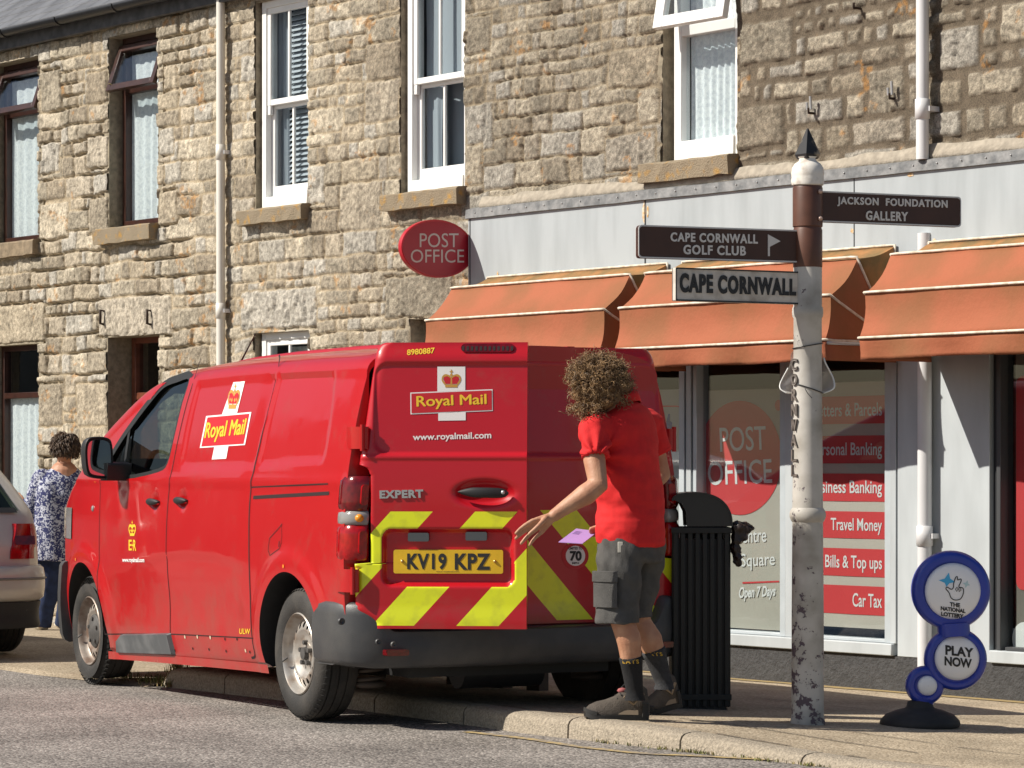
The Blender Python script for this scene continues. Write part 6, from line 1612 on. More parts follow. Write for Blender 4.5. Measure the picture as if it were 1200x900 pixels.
for h, k, a in ((hipL, knL, anL), (hipR, knR, anR)):
    calf = k.lerp(a, .30)-Fw*.022
    B += [('c', h, k, .078, .058), ('c', k, calf, .056, .058), ('c', calf, a, .058, .034)]
B += [('c', pel, hipL, .10, .08), ('c', pel, hipR, .10, .08)]
def veins(co): return .0022*fbm(co[:, 0]*30, co[:, 1]*30, co[:, 2]*14, 3, 2)
shape('body', B, M_skin, man, .0052, 3, veins)
mb = MB()
for s in (1, -1): mb.ball(head+Fw*.092+Lf*s*.034+Up*.012, .012, 10)
mb.build('eye', mat('eye_white', (.7, .68, .65), .3), man)
# hair: a scalp under some 1700 springy curls
M_hair = mat('curly_brown_hair', (.11, .062, .030), .42, col2=(.40, .25, .12), vscale=30, vlo=.40, vhi=.66, spec=.4)
mb = MB(); hc = head+Up*.012+V((-.004, -.01, 0))
mb.ball(hc, (.120, .126, .128), 16, 0, (Lf, Fw, Up))
rr = random.Random(4)
for i in range(3600):
    z = rr.uniform(-.62, 1); t = rr.uniform(0, 2*math.pi); q = math.sqrt(1-z*z)
    d = Lf*q*math.cos(t)+Fw*q*math.sin(t)+Up*z
    fr = d.dot(Fw)
    if fr > .55 and z < .35: continue                      # the face stays clear
    if z < -.40 and fr > .15: continue
    if d.x > .15 and z < -.30: continue
    big_ = 1+.16*float(fbm(d.x*2.2, d.y*2.2, d.z*2.2, 6, 2))
    r0 = rr.uniform(.088, .138)*big_; p0_ = hc+d*r0+Up*(-.0)
    dirn = (d*rr.uniform(.45, 1.0)+V((rr.uniform(-.6, .6), rr.uniform(-.6, .6), rr.uniform(-.95, .30)))).normalized()
    o1 = dirn.orthogonal().normalized(); o2 = dirn.cross(o1); Lh = rr.uniform(.035, .072)*big_; R_ = rr.uniform(.006, .0130); tw = rr.uniform(1.0, 1.9)*rr.choice((-1, 1)); ph = rr.uniform(0, 6.28); m_ = 13; th = rr.uniform(.0012, .0025)
    if z < -.15: p0_ = p0_-Up*.030
    if d.x < .1 and z < -.05: p0_ = p0_-Up*.030+V((-.006, 0, 0))
    pts = [p0_+dirn*Lh*k/m_+(o1*math.cos(ph+tw*6.28*k/m_)+o2*math.sin(ph+tw*6.28*k/m_))*R_*min(1, .35+k/5) for k in range(m_+1)]
    mb.tube(pts, [th*(1-.5*k/m_) for k in range(m_+1)], 4, 0, False)
mb.build('hair', M_hair, man, fix=False)
# polo shirt
M_polo = mat('red_polo_cotton', (.66, .012, .014), .85, var=.12, vscale=26, bump=.25, bscale=300)
def torso_ring(c, rx, ry, tl=0.0, pw=2.3): return oval(c, Lf, (Fw+Up*tl).normalized(), rx, ry, 36, pw)
hem = pm(738, 629, .08)
T = [('l', [torso_ring(hem-Up*.035, .166, .150), torso_ring(hem+Up*.03, .166, .150), torso_ring(waist+Up*.02, .164, .145), torso_ring(pm(735, 566, .08), .173, .150, -.1), torso_ring(pm(731, 533, .08), .186, .152, -.2), torso_ring(pm(729, 508, .085), .196, .142, -.3), torso_ring(pm(728.5, 492, .085), .175, .118, -.35), torso_ring(pm(728, 480, .08), .115, .088, -.4), torso_ring(pm(727, 473, .075), .068, .068, -.4)])]
slL = shL.lerp(elL, .50); slR = shR.lerp(elR, .55)
T += [('c', shL.lerp(shR, .06), shR.lerp(shL, .06), .080, .080)]
T += [('c', shL+Up*.0, shL-Up*.03, .070, .070), ('f', shL+(shL-elL).normalized()*.02, slL, .070, .066), ('c', shR, shR-Up*.03, .078, .076), ('f', shR+(shR-elR).normalized()*.02, slR, .080, .074)]
def folds(co):
    x, y, z = co[:, 0], co[:, 1], co[:, 2]; s = x*.55-y*.4
    f = .022*fbm(s*7+z*4.5, z*2.4-s*2, y*2, 21, 3)*2+.012*fbm(s*16-z*10, z*6, y*5, 22, 2)*2
    low = np.exp(-((z-(hem.z+.10))/.14)**2); f = f+low*.020*fbm(s*5+z*9, z*10-s*6, y*3, 24, 3)
    # creases fanning out of the armpit
    ap = slL; d = np.sqrt((x-ap.x-.05)**2+(z-ap.z+.02)**2); an_ = np.arctan2(z-ap.z, x-ap.x); f = f+.013*np.sin(an_*9+1.0)*np.exp(-(d/.16)**2)
    return np.maximum(f, -.007)
sh_ = shape('polo_shirt', T, M_polo, man, .0058, 5, folds)
mb = MB(); rows = []
for k in range(6):
    q = k/5; o = .0 if k < 3 else .014
    zz = [.0, .028, .045, .046, .020, -.012][k]; r_ = [.070, .073, .076, .083, .092, .100][k]
    rows.append([p_+Up*(zz) for p_ in oval(pm(728, 476.5, .075), Lf, (Fw-Up*.42).normalized(), r_, r_*1.02, 34)])
mb.loft(rows, 0, False, True, True); cl = mb.build('collar', M_polo, sh_)
sd = cl.modifiers.new('t', 'SOLIDIFY'); sd.thickness = .004
mb = MB()
for a, b, r_ in ((shL, slL, .0615), (shR, slR, .0735)):
    dv = (b-a).normalized(); mb.tube([b-dv*.022, b-dv*.018, b+dv*.001, b+dv*.003], [r_+.001, r_+.0045, r_+.004, r_-.008], 28, 0, False)
mb.build('sleeve_band', M_polo, sh_)
# cargo shorts
M_short = mat('charcoal_shorts_cotton', (.085, .082, .078), .9, var=.25, vscale=20, bump=.4, bscale=260)
def leg_rings(h, k, r0, r1, x):
    d = (k-h); o = []
    for q, r_ in ((-.05, r0), (.25, r0*1.02), (.55, (r0+r1)/2*1.03), (.85, r1*1.05), (1.0, r1*1.09)): c_ = h+d*q; o.append(oval(c_, Lf, Fw, r_*.98, r_*1.08, 30, 2.2))
    return o
kL = pm(723.5, 730, -.03); kR = pm(742, 724, .14)
SH = [('l', [torso_ring(pel+Up*.05, .157, .136), torso_ring(pel, .162, .146), torso_ring(pel-Up*.06, .163, .148), torso_ring(pel-Up*.12, .142, .136)]), ('l', leg_rings(pm(728, 634, .0), kL, .102, .088, 0)), ('l', leg_rings(pm(753, 634, .17), kR, .102, .085, 0))]
def sfold(co):
    x, y, z = co[:, 0], co[:, 1], co[:, 2]; return .018*fbm(x*12+z*5, z*6-x*4, y*7, 41, 3)*2+.005*np.sin(z*46+x*30)*np.exp(-((z-(pel.z-.10))/.12)**2)
sr = shape('shorts', SH, M_short, man, .0058, 4, sfold)
mb = MB(); sd_ = (Lf*.86+Fw*.2).normalized()
def pk(x, z, h):
    c_ = pm(719, 690, -.02); ax_ = (Fw*1.0-Lf*.15).normalized(); return c_+Lf*.091+ax_*x+Up*z+(Lf)*h-Lf*(x*x*2.4)
mb.loft([[pk(x, z, h) for x in np.linspace(-.072, .066, 9)] for z, h in ((-.085, -.006), (-.083, .006), (.055, .008), (.057, .0))], 0, False, False, False)
mb.loft([[pk(x, z, h) for x in np.linspace(-.078, .070, 9)] for z, h in ((.035, .006), (.036, .014), (.083, .013), (.086, .0))], 0, False, False, False); mb.build('cargo_pocket', M_short, sr)
mb = MB(); mb.box((-.012, -.004, -.03), (.012, .004, .02), lambda x, y, z: pm(727, 640, -.10)+V((x, y, z))); mb.build('label', mat('pale_tab', (.5, .48, .42), .8), sr, bevel=.002)
# socks
M_sock = mat('black_work_sock', (.014, .014, .016), .95, var=.3, vscale=60, bump=.5, bscale=300)
M_sock2 = mat('charcoal_sock', (.045, .046, .050), .95, var=.3, vscale=60, bump=.5, bscale=300)
for k_, a_, f0, m_, e_ in ((knL, anL, .52, M_sock, .0), (knR, anR, .46, M_sock2, .0)):
    cf = k_.lerp(a_, .30)-Fw*.022; top = cf.lerp(a_, (f0-.30)/.70); bot = a_-Up*.03; d = a_-top; rad = lambda t: .058+(.034-.058)*((f0-.30)/.70+t*(1-(f0-.30)/.70))
    mb = MB(); mb.tube([top, top+d*.015, top+d*.16, top+d*.18, top+d*.5, top+d*.8, a_, bot], [rad(0)+.001, rad(.0)+.0055, rad(.15)+.006, rad(.17)+.0045, rad(.5)+.0045, rad(.8)+.005, rad(1)+.007, .05], 26)
    sk_ = mb.build('sock', m_, man)
    t_ = MB(); rr0 = rad(.1)+.0075
    fn_ = lambda x, h, top=top, d=d, rr0=rr0: top+d*(.17-h)+V((math.sin(x)*rr0, -math.cos(x)*rr0, 0))
    put_text(t_, 'LATS', ((-.85, .11), (.65, .11), (.65, .0), (-.85, .0)), fn_, 0, .03, 1.3); t_.build('lettering', mat('ochre_knit', (.50, .30, .03), .8), sk_)
# shoes
M_shoe = mat('grey_suede_shoe', (.10, .082, .066), .85, col2=(.055, .046, .038), vscale=14, bump=.4, bscale=160)
M_sole = mat('dark_rubber_sole', (.028, .027, .026), .7, var=.3, vscale=18)
def shoe(heel, toe, up, parent):
    ax_ = (toe-heel); Ls = ax_.length; ax_ = ax_.normalized(); sd = up.cross(ax_).normalized(); un = ax_.cross(sd)*1.0
    if un.dot(up) < 0: un = -un
    F_ = lambda x, y, z: heel+ax_*x*Ls+sd*y+un*z
    rg = []; prof = [(-.03, .022, .085), (0, .036, .150), (.10, .044, .172), (.22, .045, .168), (.32, .045, .158), (.42, .047, .138), (.54, .051, .112), (.68, .053, .096), (.82, .051, .086), (.93, .042, .070), (1.0, .024, .048)]
    for x, w, h in prof:
        q = []
        for k in range(24):
            t = 2*math.pi*k/24; c_, s_ = math.cos(t), math.sin(t); yy = w*math.copysign(abs(c_)**.8, c_); zz = .020+(h-.020)*max(0, s_)**.75 if s_ > 0 else .020+.012*s_; q.append(F_(x, yy*(1-.35*max(0, s_)), zz))
        rg.append(q)
    mb = MB(); mb.loft(rg); up_ = mb.build('shoe', M_shoe, parent)
    sl_ = MB(); pts = []
    for x, w, h in prof: pts.append((x, w+.005))
    ol_ = [(x, w) for x, w in pts]+[(x, -w) for x, w in pts[::-1]]
    def so(x, y, z): return F_(x, y, z+.016*max(0, (x-.8)/.2)**2)
    sl_.prism(ol_, 0.0, .024, so); sl_.prism([(x, y) for x, y in ol_ if x > .74], .022, .040, lambda x, y, z: so(x+.006, y*1.01, z)); sl_.prism([(x, y) for x, y in ol_ if x < .14], .022, .085, lambda x, y, z: F_(x-.004, y*1.04, z)); sl_.build('sole', M_sole, up_, bevel=.003)
    lc = MB()
    for i in range(5):
        x = .30+.065*i; h = .164-.0165*i; lc.tube([F_(x, -.026, h-.012), F_(x+.02, 0, h+.003), F_(x, .026, h-.012)], .0032, 6)
    lc.tube([F_(.30, .0, .168), F_(.30, -.035, .182), F_(.38, -.055, .150), F_(.44, -.05, .11)], .0032, 6); lc.tube([F_(.30, .0, .168), F_(.28, .04, .180), F_(.38, .055, .14)], .0032, 6)
    lc.build('lace', M_rubber, up_)
    tr = MB(); 
    for s in (1, -1): tr.loft([[F_(x, s*(.0435+o), z) for z, o in ((.03, .004), (.06, -.004))] for x in np.linspace(.16, .5, 8)], 0, False, False); tr.tube([F_(.08, s*.044, .13), F_(.25, s*.049, .080), F_(.40, s*.046, .115)], .007, 6)
    tr.build('trim', mat('tan_leather_trim', (.26, .20, .14), .7), up_)
    pr_ = MB(); pr_.ball(F_(.40, 0, .140), (.026, .02, .014), 8); pr_.build('tongue', mat('dull_pink_mesh', (.32, .09, .09), .8), up_)
    return up_
hL = ground_at(757, 845, True); tL = ground_at(685, 843.5, True); hL.z += .002; tL.z += .002
shoe(hL, tL, Up, man)
tR = ground_at(759, 838, True); hR = at(797, 827, tR.y+.04); ax_ = (hR-tR); shoe(hR, tR+V((-.005, 0, .004)), (Up+V((.35, 0, 0))).normalized(), man)
# the lilac card in the right hand
cdp = [pm(654.5, 635, .10), pm(675.3, 619.3, .24), pm(701, 622.5, .20), pm(682.7, 636.7, .06)]
mb = MB(); dn_ = V((0, 0, -.003)); mb.add(cdp+[p_+dn_ for p_ in cdp], [(0, 1, 2, 3), (7, 6, 5, 4), (0, 4, 5, 1), (1, 5, 6, 2), (2, 6, 7, 3), (3, 7, 4, 0)])
t = mb.build('envelope', mat('lilac_paper', (.36, .22, .50), .7), None, cdp[0]); tag(t, 'lilac envelope held in the right hand of the courier', 'envelope')
mb = MB(); q_ = lambda e, h: cdp[0].lerp(cdp[1], h).lerp(cdp[3].lerp(cdp[2], h), e)+V((0, 0, .0012))
for h in (.62, .70, .78): mb.poly([q_(.12, h), q_(.40, h), q_(.40, h+.03), q_(.12, h+.03)])
mb.build('printed_line', mat('lilac_ink', (.16, .09, .28), .7), t)

# --- the woman walking away
wf = ground_at(52, 738); DW = wf.y
def pw_(px, py, dy=0.0): return at(px, py, DW+dy)
wom = thing('person', (wf.x+.02, wf.y, wf.z), 'person in a blue and white patterned tunic and jeans, walking away past the van', 'person')
Fw2 = V((-.45, .89, 0)).normalized(); Lf2 = V((-.89, -.45, 0)).normalized()
hd = pw_(75.5, 527, -.02); nk = pw_(75, 545, 0)
W_ = [('e', hd, (.080, .094, .108), (Lf2, Fw2, Up)), ('e', hd+Fw2*.05-Up*.05, (.05, .045, .055), (Lf2, Fw2, Up)), ('c', hd+Fw2*.09, hd+Fw2*.105-Up*.02, .010, .014), ('c', nk-Up*.06, hd-Up*.04, .058, .052)]
for s in (1, -1): W_.append(('e', hd+Lf2*s*.079-Up*.005, (.010, .018, .027), (Lf2, Fw2, Up)))
sL, sR = pw_(49, 560, -.05), pw_(97, 563, .05); eL, eR = pw_(33, 600, -.06), pw_(104, 605, .08); wL = pw_(24, 583, .08)
W_ += [('c', sL, sR, .06, .06), ('c', nk-Up*.08, pw_(72, 620), .12, .15), ('c', pw_(72, 620), pw_(72, 640), .14, .11), ('c', sL, eL, .045, .038), ('c', eL, wL, .036, .024), ('c', sR, eR, .045, .038), ('c', eR, pw_(92, 615, .22), .036, .024)]
kn = [wL+Fw2*.05+Up*(.02-.015*i)+Lf2*.004*i for i in range(4)]; tp = [k+Fw2*.05-Up*.03-Lf2*.0 for k in kn]; hand(W_, wL, kn, tp, (wL+Fw2*.02+Up*.02, wL+Fw2*.05+Up*.035, wL+Fw2*.08+Up*.025), .0078)
wR = pw_(92, 615, .22); kn = [wR+Fw2*.05+Up*(.02-.015*i) for i in range(4)]; tp = [k+Fw2*.05-Up*.03 for k in kn]; hand(W_, wR, kn, tp, (wR+Fw2*.02+Up*.02, wR+Fw2*.05+Up*.035, wR+Fw2*.08+Up*.025), .0078)
W_ += [('c', pw_(58, 660, -.03), pw_(56, 700, -.05), .085, .055), ('c', pw_(56, 700, -.05), pw_(48, 731, -.02), .05, .034), ('c', pw_(84, 660, .03), pw_(78, 700, .05), .080, .050), ('c', pw_(78, 700, .05), pw_(72, 728, .22), .05, .034)]
shape('body', W_, M_skin, wom, .0075, 3)
mb = MB()
for s in (1, -1): mb.ball(hd+Fw2*.085+Lf2*s*.03+Up*.01, .011, 8)
mb.build('eye', mat('eye_white', (.7, .68, .65), .3), wom)
mb = MB(); mb.tube([hd+Fw2*.10+Lf2*.06+Up*.01, hd+Fw2*.03+Lf2*.088+Up*.012, hd-Fw2*.01+Lf2*.088+Up*.005], .004, 6); mb.tube([hd+Fw2*.10+Lf2*.065+Up*.01, hd+Fw2*.105-Lf2*.065+Up*.01], .010, 6); mb.build('sunglasses', M_rubber, wom)
M_hair2 = mat('short_brown_hair', (.050, .030, .018), .6, col2=(.12, .075, .045), vscale=30, vlo=.42, vhi=.66)
mb = MB(); hc2 = hd+Up*.022-Fw2*.018; mb.ball(hc2, (.096, .10, .103), 16, 0, (Lf2, Fw2, Up)); rr = random.Random(8)
for i in range(1100):
    z = rr.uniform(-.55, 1); t = rr.uniform(0, 6.283); q = math.sqrt(1-z*z); d = Lf2*q*math.cos(t)+Fw2*q*math.sin(t)+Up*z
    if d.dot(Fw2) > .5 and z < .4: continue
    if z < -.2 and d.dot(Fw2) > -.1: continue
    tg = (V((0, 0, -1))-d*d.z*-1).normalized() if abs(d.z) < .98 else Lf2; tg = (tg+V((rr.uniform(-.7, .7), rr.uniform(-.7, .7), rr.uniform(-.3, .3)))).normalized()
    p0_ = hc2+V((d.x*.1, d.y*.1, d.z*.104)); b_ = rr.uniform(.004, .016)
    mb.tube([p0_, p0_+tg*.018+d*b_, p0_+tg*.036+d*b_*.9, p0_+tg*.05+d*.001], [.004, .005, .004, .002], 5, 0, False)
mb.build('hair', M_hair2, wom, fix=False)
m = bpy.data.materials.new('blue_white_print'); m.use_nodes = True; t_ = m.node_tree; N = t_.nodes; b_ = N['Principled BSDF']; b_.inputs['Roughness'].default_value = .9
tc = N.new('ShaderNodeTexCoord'); vo = N.new('ShaderNodeTexNoise'); vo.inputs['Scale'].default_value = 34; vo.inputs['Detail'].default_value = 2.5; vo.inputs['Distortion'].default_value = 1.6; t_.links.new(tc.outputs['Object'], vo.inputs['Vector'])
cr = N.new('ShaderNodeValToRGB'); cr.color_ramp.interpolation = 'LINEAR'; e = cr.color_ramp.elements; e[0].position = .50; e[0].color = (.030, .036, .12, 1); e[1].position = .56; e[1].color = (.50, .52, .60, 1); t_.links.new(vo.outputs['Fac'], cr.inputs[0]); t_.links.new(cr.outputs[0], b_.inputs['Base Color'])
o2 = lambda c_, rx, ry: oval(c_, Lf2, Fw2, rx, ry, 32, 2.2)
TU = [('l', [o2(pw_(71, 657), .262, .19), o2(pw_(71, 650), .262, .19), o2(pw_(71, 630), .25, .185), o2(pw_(72, 605), .235, .18), o2(pw_(73, 580), .232, .17), o2(pw_(74, 564), .215, .14), o2(pw_(75, 553), .15, .10), o2(pw_(75.5, 546), .075, .07)]), ('c', sL, sL-Up*.02, .075, .075), ('f', sL, eL.lerp(wL, .0), .074, .064), ('e', eL, (.064, .064, .064)), ('f', eL, eL.lerp(wL, .62), .062, .058), ('c', sR, sR-Up*.02, .075, .075), ('f', sR, eR, .074, .062), ('e', eR, (.06, .06, .06)), ('f', eR, eR.lerp(pw_(92, 615, .22), .6), .06, .055)]
shape('tunic', TU, m, wom, .0085, 4, lambda co: .016*fbm(co[:, 0]*8+co[:, 2]*2, co[:, 2]*3.2, co[:, 1]*6, 61, 3)*2)
M_jean = mat('navy_denim', (.020, .038, .105), .9, var=.35, vscale=22, bump=.3, bscale=200)
JE = [('c', pw_(58, 655, -.03), pw_(56, 700, -.05), .105, .080), ('f', pw_(56, 700, -.05), pw_(49, 734, -.02), .080, .073), ('c', pw_(85, 655, .03), pw_(79, 700, .05), .105, .078), ('f', pw_(79, 700, .05), pw_(73, 732, .20), .078, .066), ('c', pw_(60, 645), pw_(84, 645), .13, .13)]
shape('jeans', JE, M_jean, wom, .0085, 3, lambda co: .010*fbm(co[:, 0]*14, co[:, 2]*7, co[:, 1]*14, 71, 3)*2)
M_wshoe = mat('cream_canvas_shoe', (.60, .55, .45), .8, var=.2, vscale=14)
def wshoe(h, t_):
    ax_ = (t_-h); Ls = ax_.length; ax_ = ax_.normalized(); sd = Up.cross(ax_).normalized(); mb = MB(); F_ = lambda x, y, z: h+ax_*x*Ls+sd*y+Up*z
    mb.loft([[F_(x, w*math.cos(k), max(.0, .018+hh*math.sin(k) if math.sin(k) > 0 else .018*(1+math.sin(k)))) for k in np.linspace(0, 2*math.pi, 21)[:-1]] for x, w, hh in ((0, .02, .04), (.04, .033, .062), (.3, .036, .068), (.55, .042, .05), (.8, .042, .036), (.95, .03, .026), (1, .012, .015))])
    s_ = mb.build('shoe', M_wshoe, wom)
wshoe(V((pw_(54, 737).x, DW-.03, wf.z)), V((pw_(41, 739).x, DW+.08, wf.z))); hz = pw_(71, 736, .20); wshoe(V((hz.x+.02, DW+.22, wf.z)), V((hz.x-.06, DW+.45, wf.z)))

# ------------------------------------------------------------------ silver hatchback at the left edge
cg = ground_at(36, 769.5); cg.z = float(road_z(cg.x, cg.y))
cyaw = math.radians(30); CF = V((-math.sin(cyaw), math.cos(cyaw), 0)); CL = V((-math.cos(cyaw), -math.sin(cyaw), 0))
c0 = at(63, 690, cg.y)                          # rear right corner of the body
CO = V((c0.x, c0.y-.22, 0))+CL*.84
def cp(a, b, c): p_ = CO+CF*a+CL*b; return V((p_.x, p_.y, c+.0))
car = thing('hatchback_car', cp(1.9, 0, 0), 'silver hatchback parked at the left edge with its red tail lamp showing', 'car')
M_silver = mat('silver_champagne_paint', (.55, .52, .46), .38, .15, coat=.8, var=.05)
def cw(c): return float(np.interp(c, [.18, .25, .45, .62, .85, .95, 1.15, 1.35, 1.44], [.80, .83, .855, .865, .85, .82, .72, .62, .52]))
def ctop(a): return float(np.interp(a, [0, .05, .15, .45, .8, 1.6, 2.2, 2.6, 3.0, 3.3, 3.9, 4.1, 4.15], [.72, .96, 1.06, 1.33, 1.41, 1.44, 1.40, 1.22, 1.0, .93, .82, .68, .5]))
def cpl(a): return float(np.interp(a, [0, .04, .12, .3, .7, 3.3, 3.8, 4.05, 4.15], [.80, .89, .94, .975, 1, 1, .95, .82, .62]))
mb = MB(); rings = []
for a in np.concatenate([np.linspace(0, .5, 26), np.linspace(.53, 4.15, 110)]):
    zt = float(smo(np.vectorize(ctop), np.array([a]), .05)[0]); zb = .20; P_ = float(smo(np.vectorize(cpl), np.array([a]), .03)[0]); hg = min(.10, (zt-zb)*.3)
    half = [(0, zb), (.78*P_, zb)]+[(float(smo(np.vectorize(cw), np.array([c]), .04)[0])*P_, c) for c in np.linspace(zb+.02, zt-hg, 34)]
    bs = half[-1][0]
    for k in range(1, 11): t = k/10*math.pi/2; half.append((bs*max(0, math.cos(t))**.66, zt-hg+hg*math.sin(t)**.66))
    half[-1] = (0, zt); rings.append([cp(a, b, c) for b, c in half]+[cp(a, -b, c) for b, c in half[-2:0:-1]])
mb.loft(rings); cb = mb.build('body', M_silver, car)
def ccut(poly, b0, b1, m): c = MB(); c.prism(poly, b0, b1, lambda a, cc, b: cp(a, b, cc)); return c.build('cutter', m, car)
cuts = []
for wa in (.68, 3.2):
    arc = [(wa+.345*math.cos(t), .31+.345*math.sin(t)) for t in np.linspace(-.3, math.pi+.3, 36)]+[(wa-.34, -.2), (wa+.34, -.2)]
    for s in (1, -1): cuts.append(ccut(arc, s*.55, s*1.2, M_rubber))
cuts.append(ccut([(.42, .62), (2.9, .62), (2.85, .96), (2.15, 1.33), (.80, 1.35), (.42, 1.12)], -.56, .56, M_cabin))
for s in (1, -1):
    cuts.append(ccut([(.55, .99), (1.02, .96), (1.02, 1.32), (.86, 1.32)], s*.5, s*1.1, M_cabin)); cuts.append(ccut([(1.10, .96), (2.5, .95), (2.05, 1.31), (1.10, 1.34)], s*.5, s*1.1, M_cabin))
c = MB(); c.prism([(-.62, 1.0), (.62, 1.0), (.52, 1.30), (-.52, 1.30)], -.1, .75, lambda b, cc, a: cp(a, b, cc)); cuts.append(c.build('cutter', M_cabin, car))
cut(cb, cuts)
for p_ in cb.data.polygons: p_.use_smooth = True
cb.data.set_sharp_from_angle(angle=math.radians(32))
M_cglass = glass('car_glass', (.55, .70, .58), .55)
for s in (1, -1):
    for poly in ([(.50, .98), (1.05, .95), (1.05, 1.34), (.84, 1.34)], [(1.08, .95), (2.53, .94), (2.07, 1.33), (1.08, 1.36)]):
        mb = MB(); mb.poly([cp(a, s*(float(smo(np.vectorize(cw), np.array([c]), .04)[0])-.006), c) for a, c in poly]); w = mb.build('side_window', M_cglass, car)
        mb = MB()
        for q in strip(poly, .03, True): mb.poly([cp(a, s*(float(smo(np.vectorize(cw), np.array([c]), .04)[0])+.003), c) for a, c in q])
        mb.build('seal', M_rubber, w)
def rw(b, c): 
    lo = .0
    for _ in range(1): pass
    a = np.interp(c, [.72, .96, 1.06, 1.33, 1.41], [0.0, .05, .15, .45, .8]); return a
mb = MB(); mb.poly([cp(rw(b, c)+.015, b, c) for b, c in ((-.66, .985), (.66, .985), (.55, 1.31), (-.55, 1.31))]); w = mb.build('rear_window', M_cglass, car)
mb = MB()
for q in strip([(-.64, .99), (.64, .99), (.53, 1.305), (-.53, 1.305)], .035, True): mb.poly([cp(rw(b, c)+.004, b, c) for b, c in q])
mb.build('seal', M_rubber, w)
for s in (1, -1):
    mb = MB(); rg = []
    for z in np.linspace(.665, .90, 12):
        wz = float(smo(np.vectorize(cw), np.array([z]), .04)[0]); P_ = lambda a: float(smo(np.vectorize(cpl), np.array([a]), .03)[0]); e = .0 if z < .88 else -.006
        a0 = .0 if z < .72 else float(np.interp(z, [.72, .96], [0, .05])); q = [cp(a, s*(wz*P_(a)+.006+e), z) for a in (.26-.05*(z-.66)/.24, .16, .08, a0+.02)]+[cp(a0-.014, s*(wz*P_(a0)-.02), z), cp(a0-.016, s*(wz*P_(a0)-.14+.03*(z-.66)/.24), z), cp(a0+.03, s*(wz*P_(a0)-.14), z)]
        rg.append(q)
    mb.loft(rg); tl = mb.build('tail_lamp', M_lamp, car, autosm=50)
    mb = MB(); mb.prism(rrect(.60, .76, .74, .82, .01), -.022, .0, lambda b, c, a: cp(a+float(np.interp(c, [.72, .96], [0, .05])), s*b, c)); mb.build('lens_band', M_lampd, tl)
rb = [(.34, -.865), (.2, -.86), (.08, -.82), (.0, -.74), (-.05, -.55), (-.07, -.25), (-.075, 0)]; rb = smooth_path(rb+[(a, -b) for a, b in rb[-2::-1]], 5)
def csweep(z0, z1, bul, m, nm):
    P_ = [np.array(p_, float) for p_ in rb]; rg = []
    for i, p_ in enumerate(P_):
        t = P_[min(i+1, len(P_)-1)]-P_[max(i-1, 0)]; t /= np.linalg.norm(t); nn = np.array([-t[1], t[0]]); q = []
        for o_, f in ((-.08, 0), (-.02, .0), (bul*.6, .12), (bul, .4), (bul, .7), (bul*.5, .93), (-.01, 1), (-.08, 1)): w = p_+nn*o_; q.append(cp(w[0], w[1], z0+(z1-z0)*f))
        rg.append(q)
    mb = MB(); mb.loft(rg); return mb.build(nm, m, car, autosm=45)
csweep(.38, .62, .02, M_silver, 'bumper'); csweep(.52, .545, .03, mat('bumper_strip', (.20, .19, .17), .5), 'bumper_strip'); csweep(.20, .378, -.02, M_rubber, 'rear_valance')
mb = MB(); mb.prism(rrect(-.26, .66, .26, .77, .01), -.012, .0, lambda b, c, a: cp(a-.0, b, c)); mb.build('number_plate', MATS['plate_yellow'], car)
for wa in (.68, 3.2):
    for s in (1, -1):
        fn = lambda x, y, h, wa=wa, s=s: cp(wa+x, s*h, .31+y-.0)
        mb = MB(); bo = .845; mb.lathe([(.19, bo-.02), (.21, bo-.004), (.25, bo), (.285, bo-.008), (.302, bo-.03)]+[q for gx in (.06, .1, .14) for q in ((.306, bo-gx+.008), (.300, bo-gx+.004), (.300, bo-gx-.004), (.306, bo-gx-.008))]+[(.302, bo-.17), (.285, bo-.19), (.19, bo-.18)], 56, fn, 0, False); w = mb.build('wheel', M_tyre, car, autosm=32)
        mb = MB(); mb.lathe([(.192, bo-.03), (.190, bo-.012), (.17, bo-.02), (.08, bo-.010), (.05, bo-.008), (.001, bo-.006)], 40, fn, 0, False); mb.lathe([(.19, bo-.06), (.001, bo-.06)], 20, fn, 0, False); mb.build('wheel_trim', M_silver, w)
mb = MB(); mb.prism([(.5, .62), (.9, .62), (.75, 1.15), (.62, 1.15)], -.5, .5, lambda a, c, b: cp(a, b, c)); mb.build('seat', M_cabin, car, bevel=.03)

# ------------------------------------------------------------------ terrace on the far side of the street (what the van's flank mirrors)
tt = thing('roadside_terrace', wp(-45, 0, 8.0), 'plain rendered terrace with a slate roof across the street', 'house')
def ob_(mb, u0, u1, z0, z1, d0, d1, m=0): return mb.box((u0, d0, z0), (u1, d1, z1), lambda u, d, z: wp(u, z, d), m)
mb = MB(); ob_(mb, -75, -18, -.1, 5.4, 8.0, 14); mb.build('wall', mat('grey_render', (.30, .28, .24), .9, var=.2, vscale=1.5), tt)
mb = MB(); mb.add([wp(-75.2, 5.3, 7.75), wp(-17.8, 5.3, 7.75), wp(-17.8, 8.7, 11), wp(-75.2, 8.7, 11), wp(-75.2, 5.3, 14.2), wp(-17.8, 5.3, 14.2)], [(0, 1, 2, 3), (3, 2, 5, 4), (1, 5, 2), (0, 3, 4), (0, 4, 5, 1)]); rf_ = mb.build('roof', M_slate, tt)
for u in np.arange(-70, -20, 9.0):
    mb = MB(); ob_(mb, u-.4, u+.4, 8.2, 9.8, 10.6, 11.4); mb.build('chimney', MATS['grey_render'], rf_)
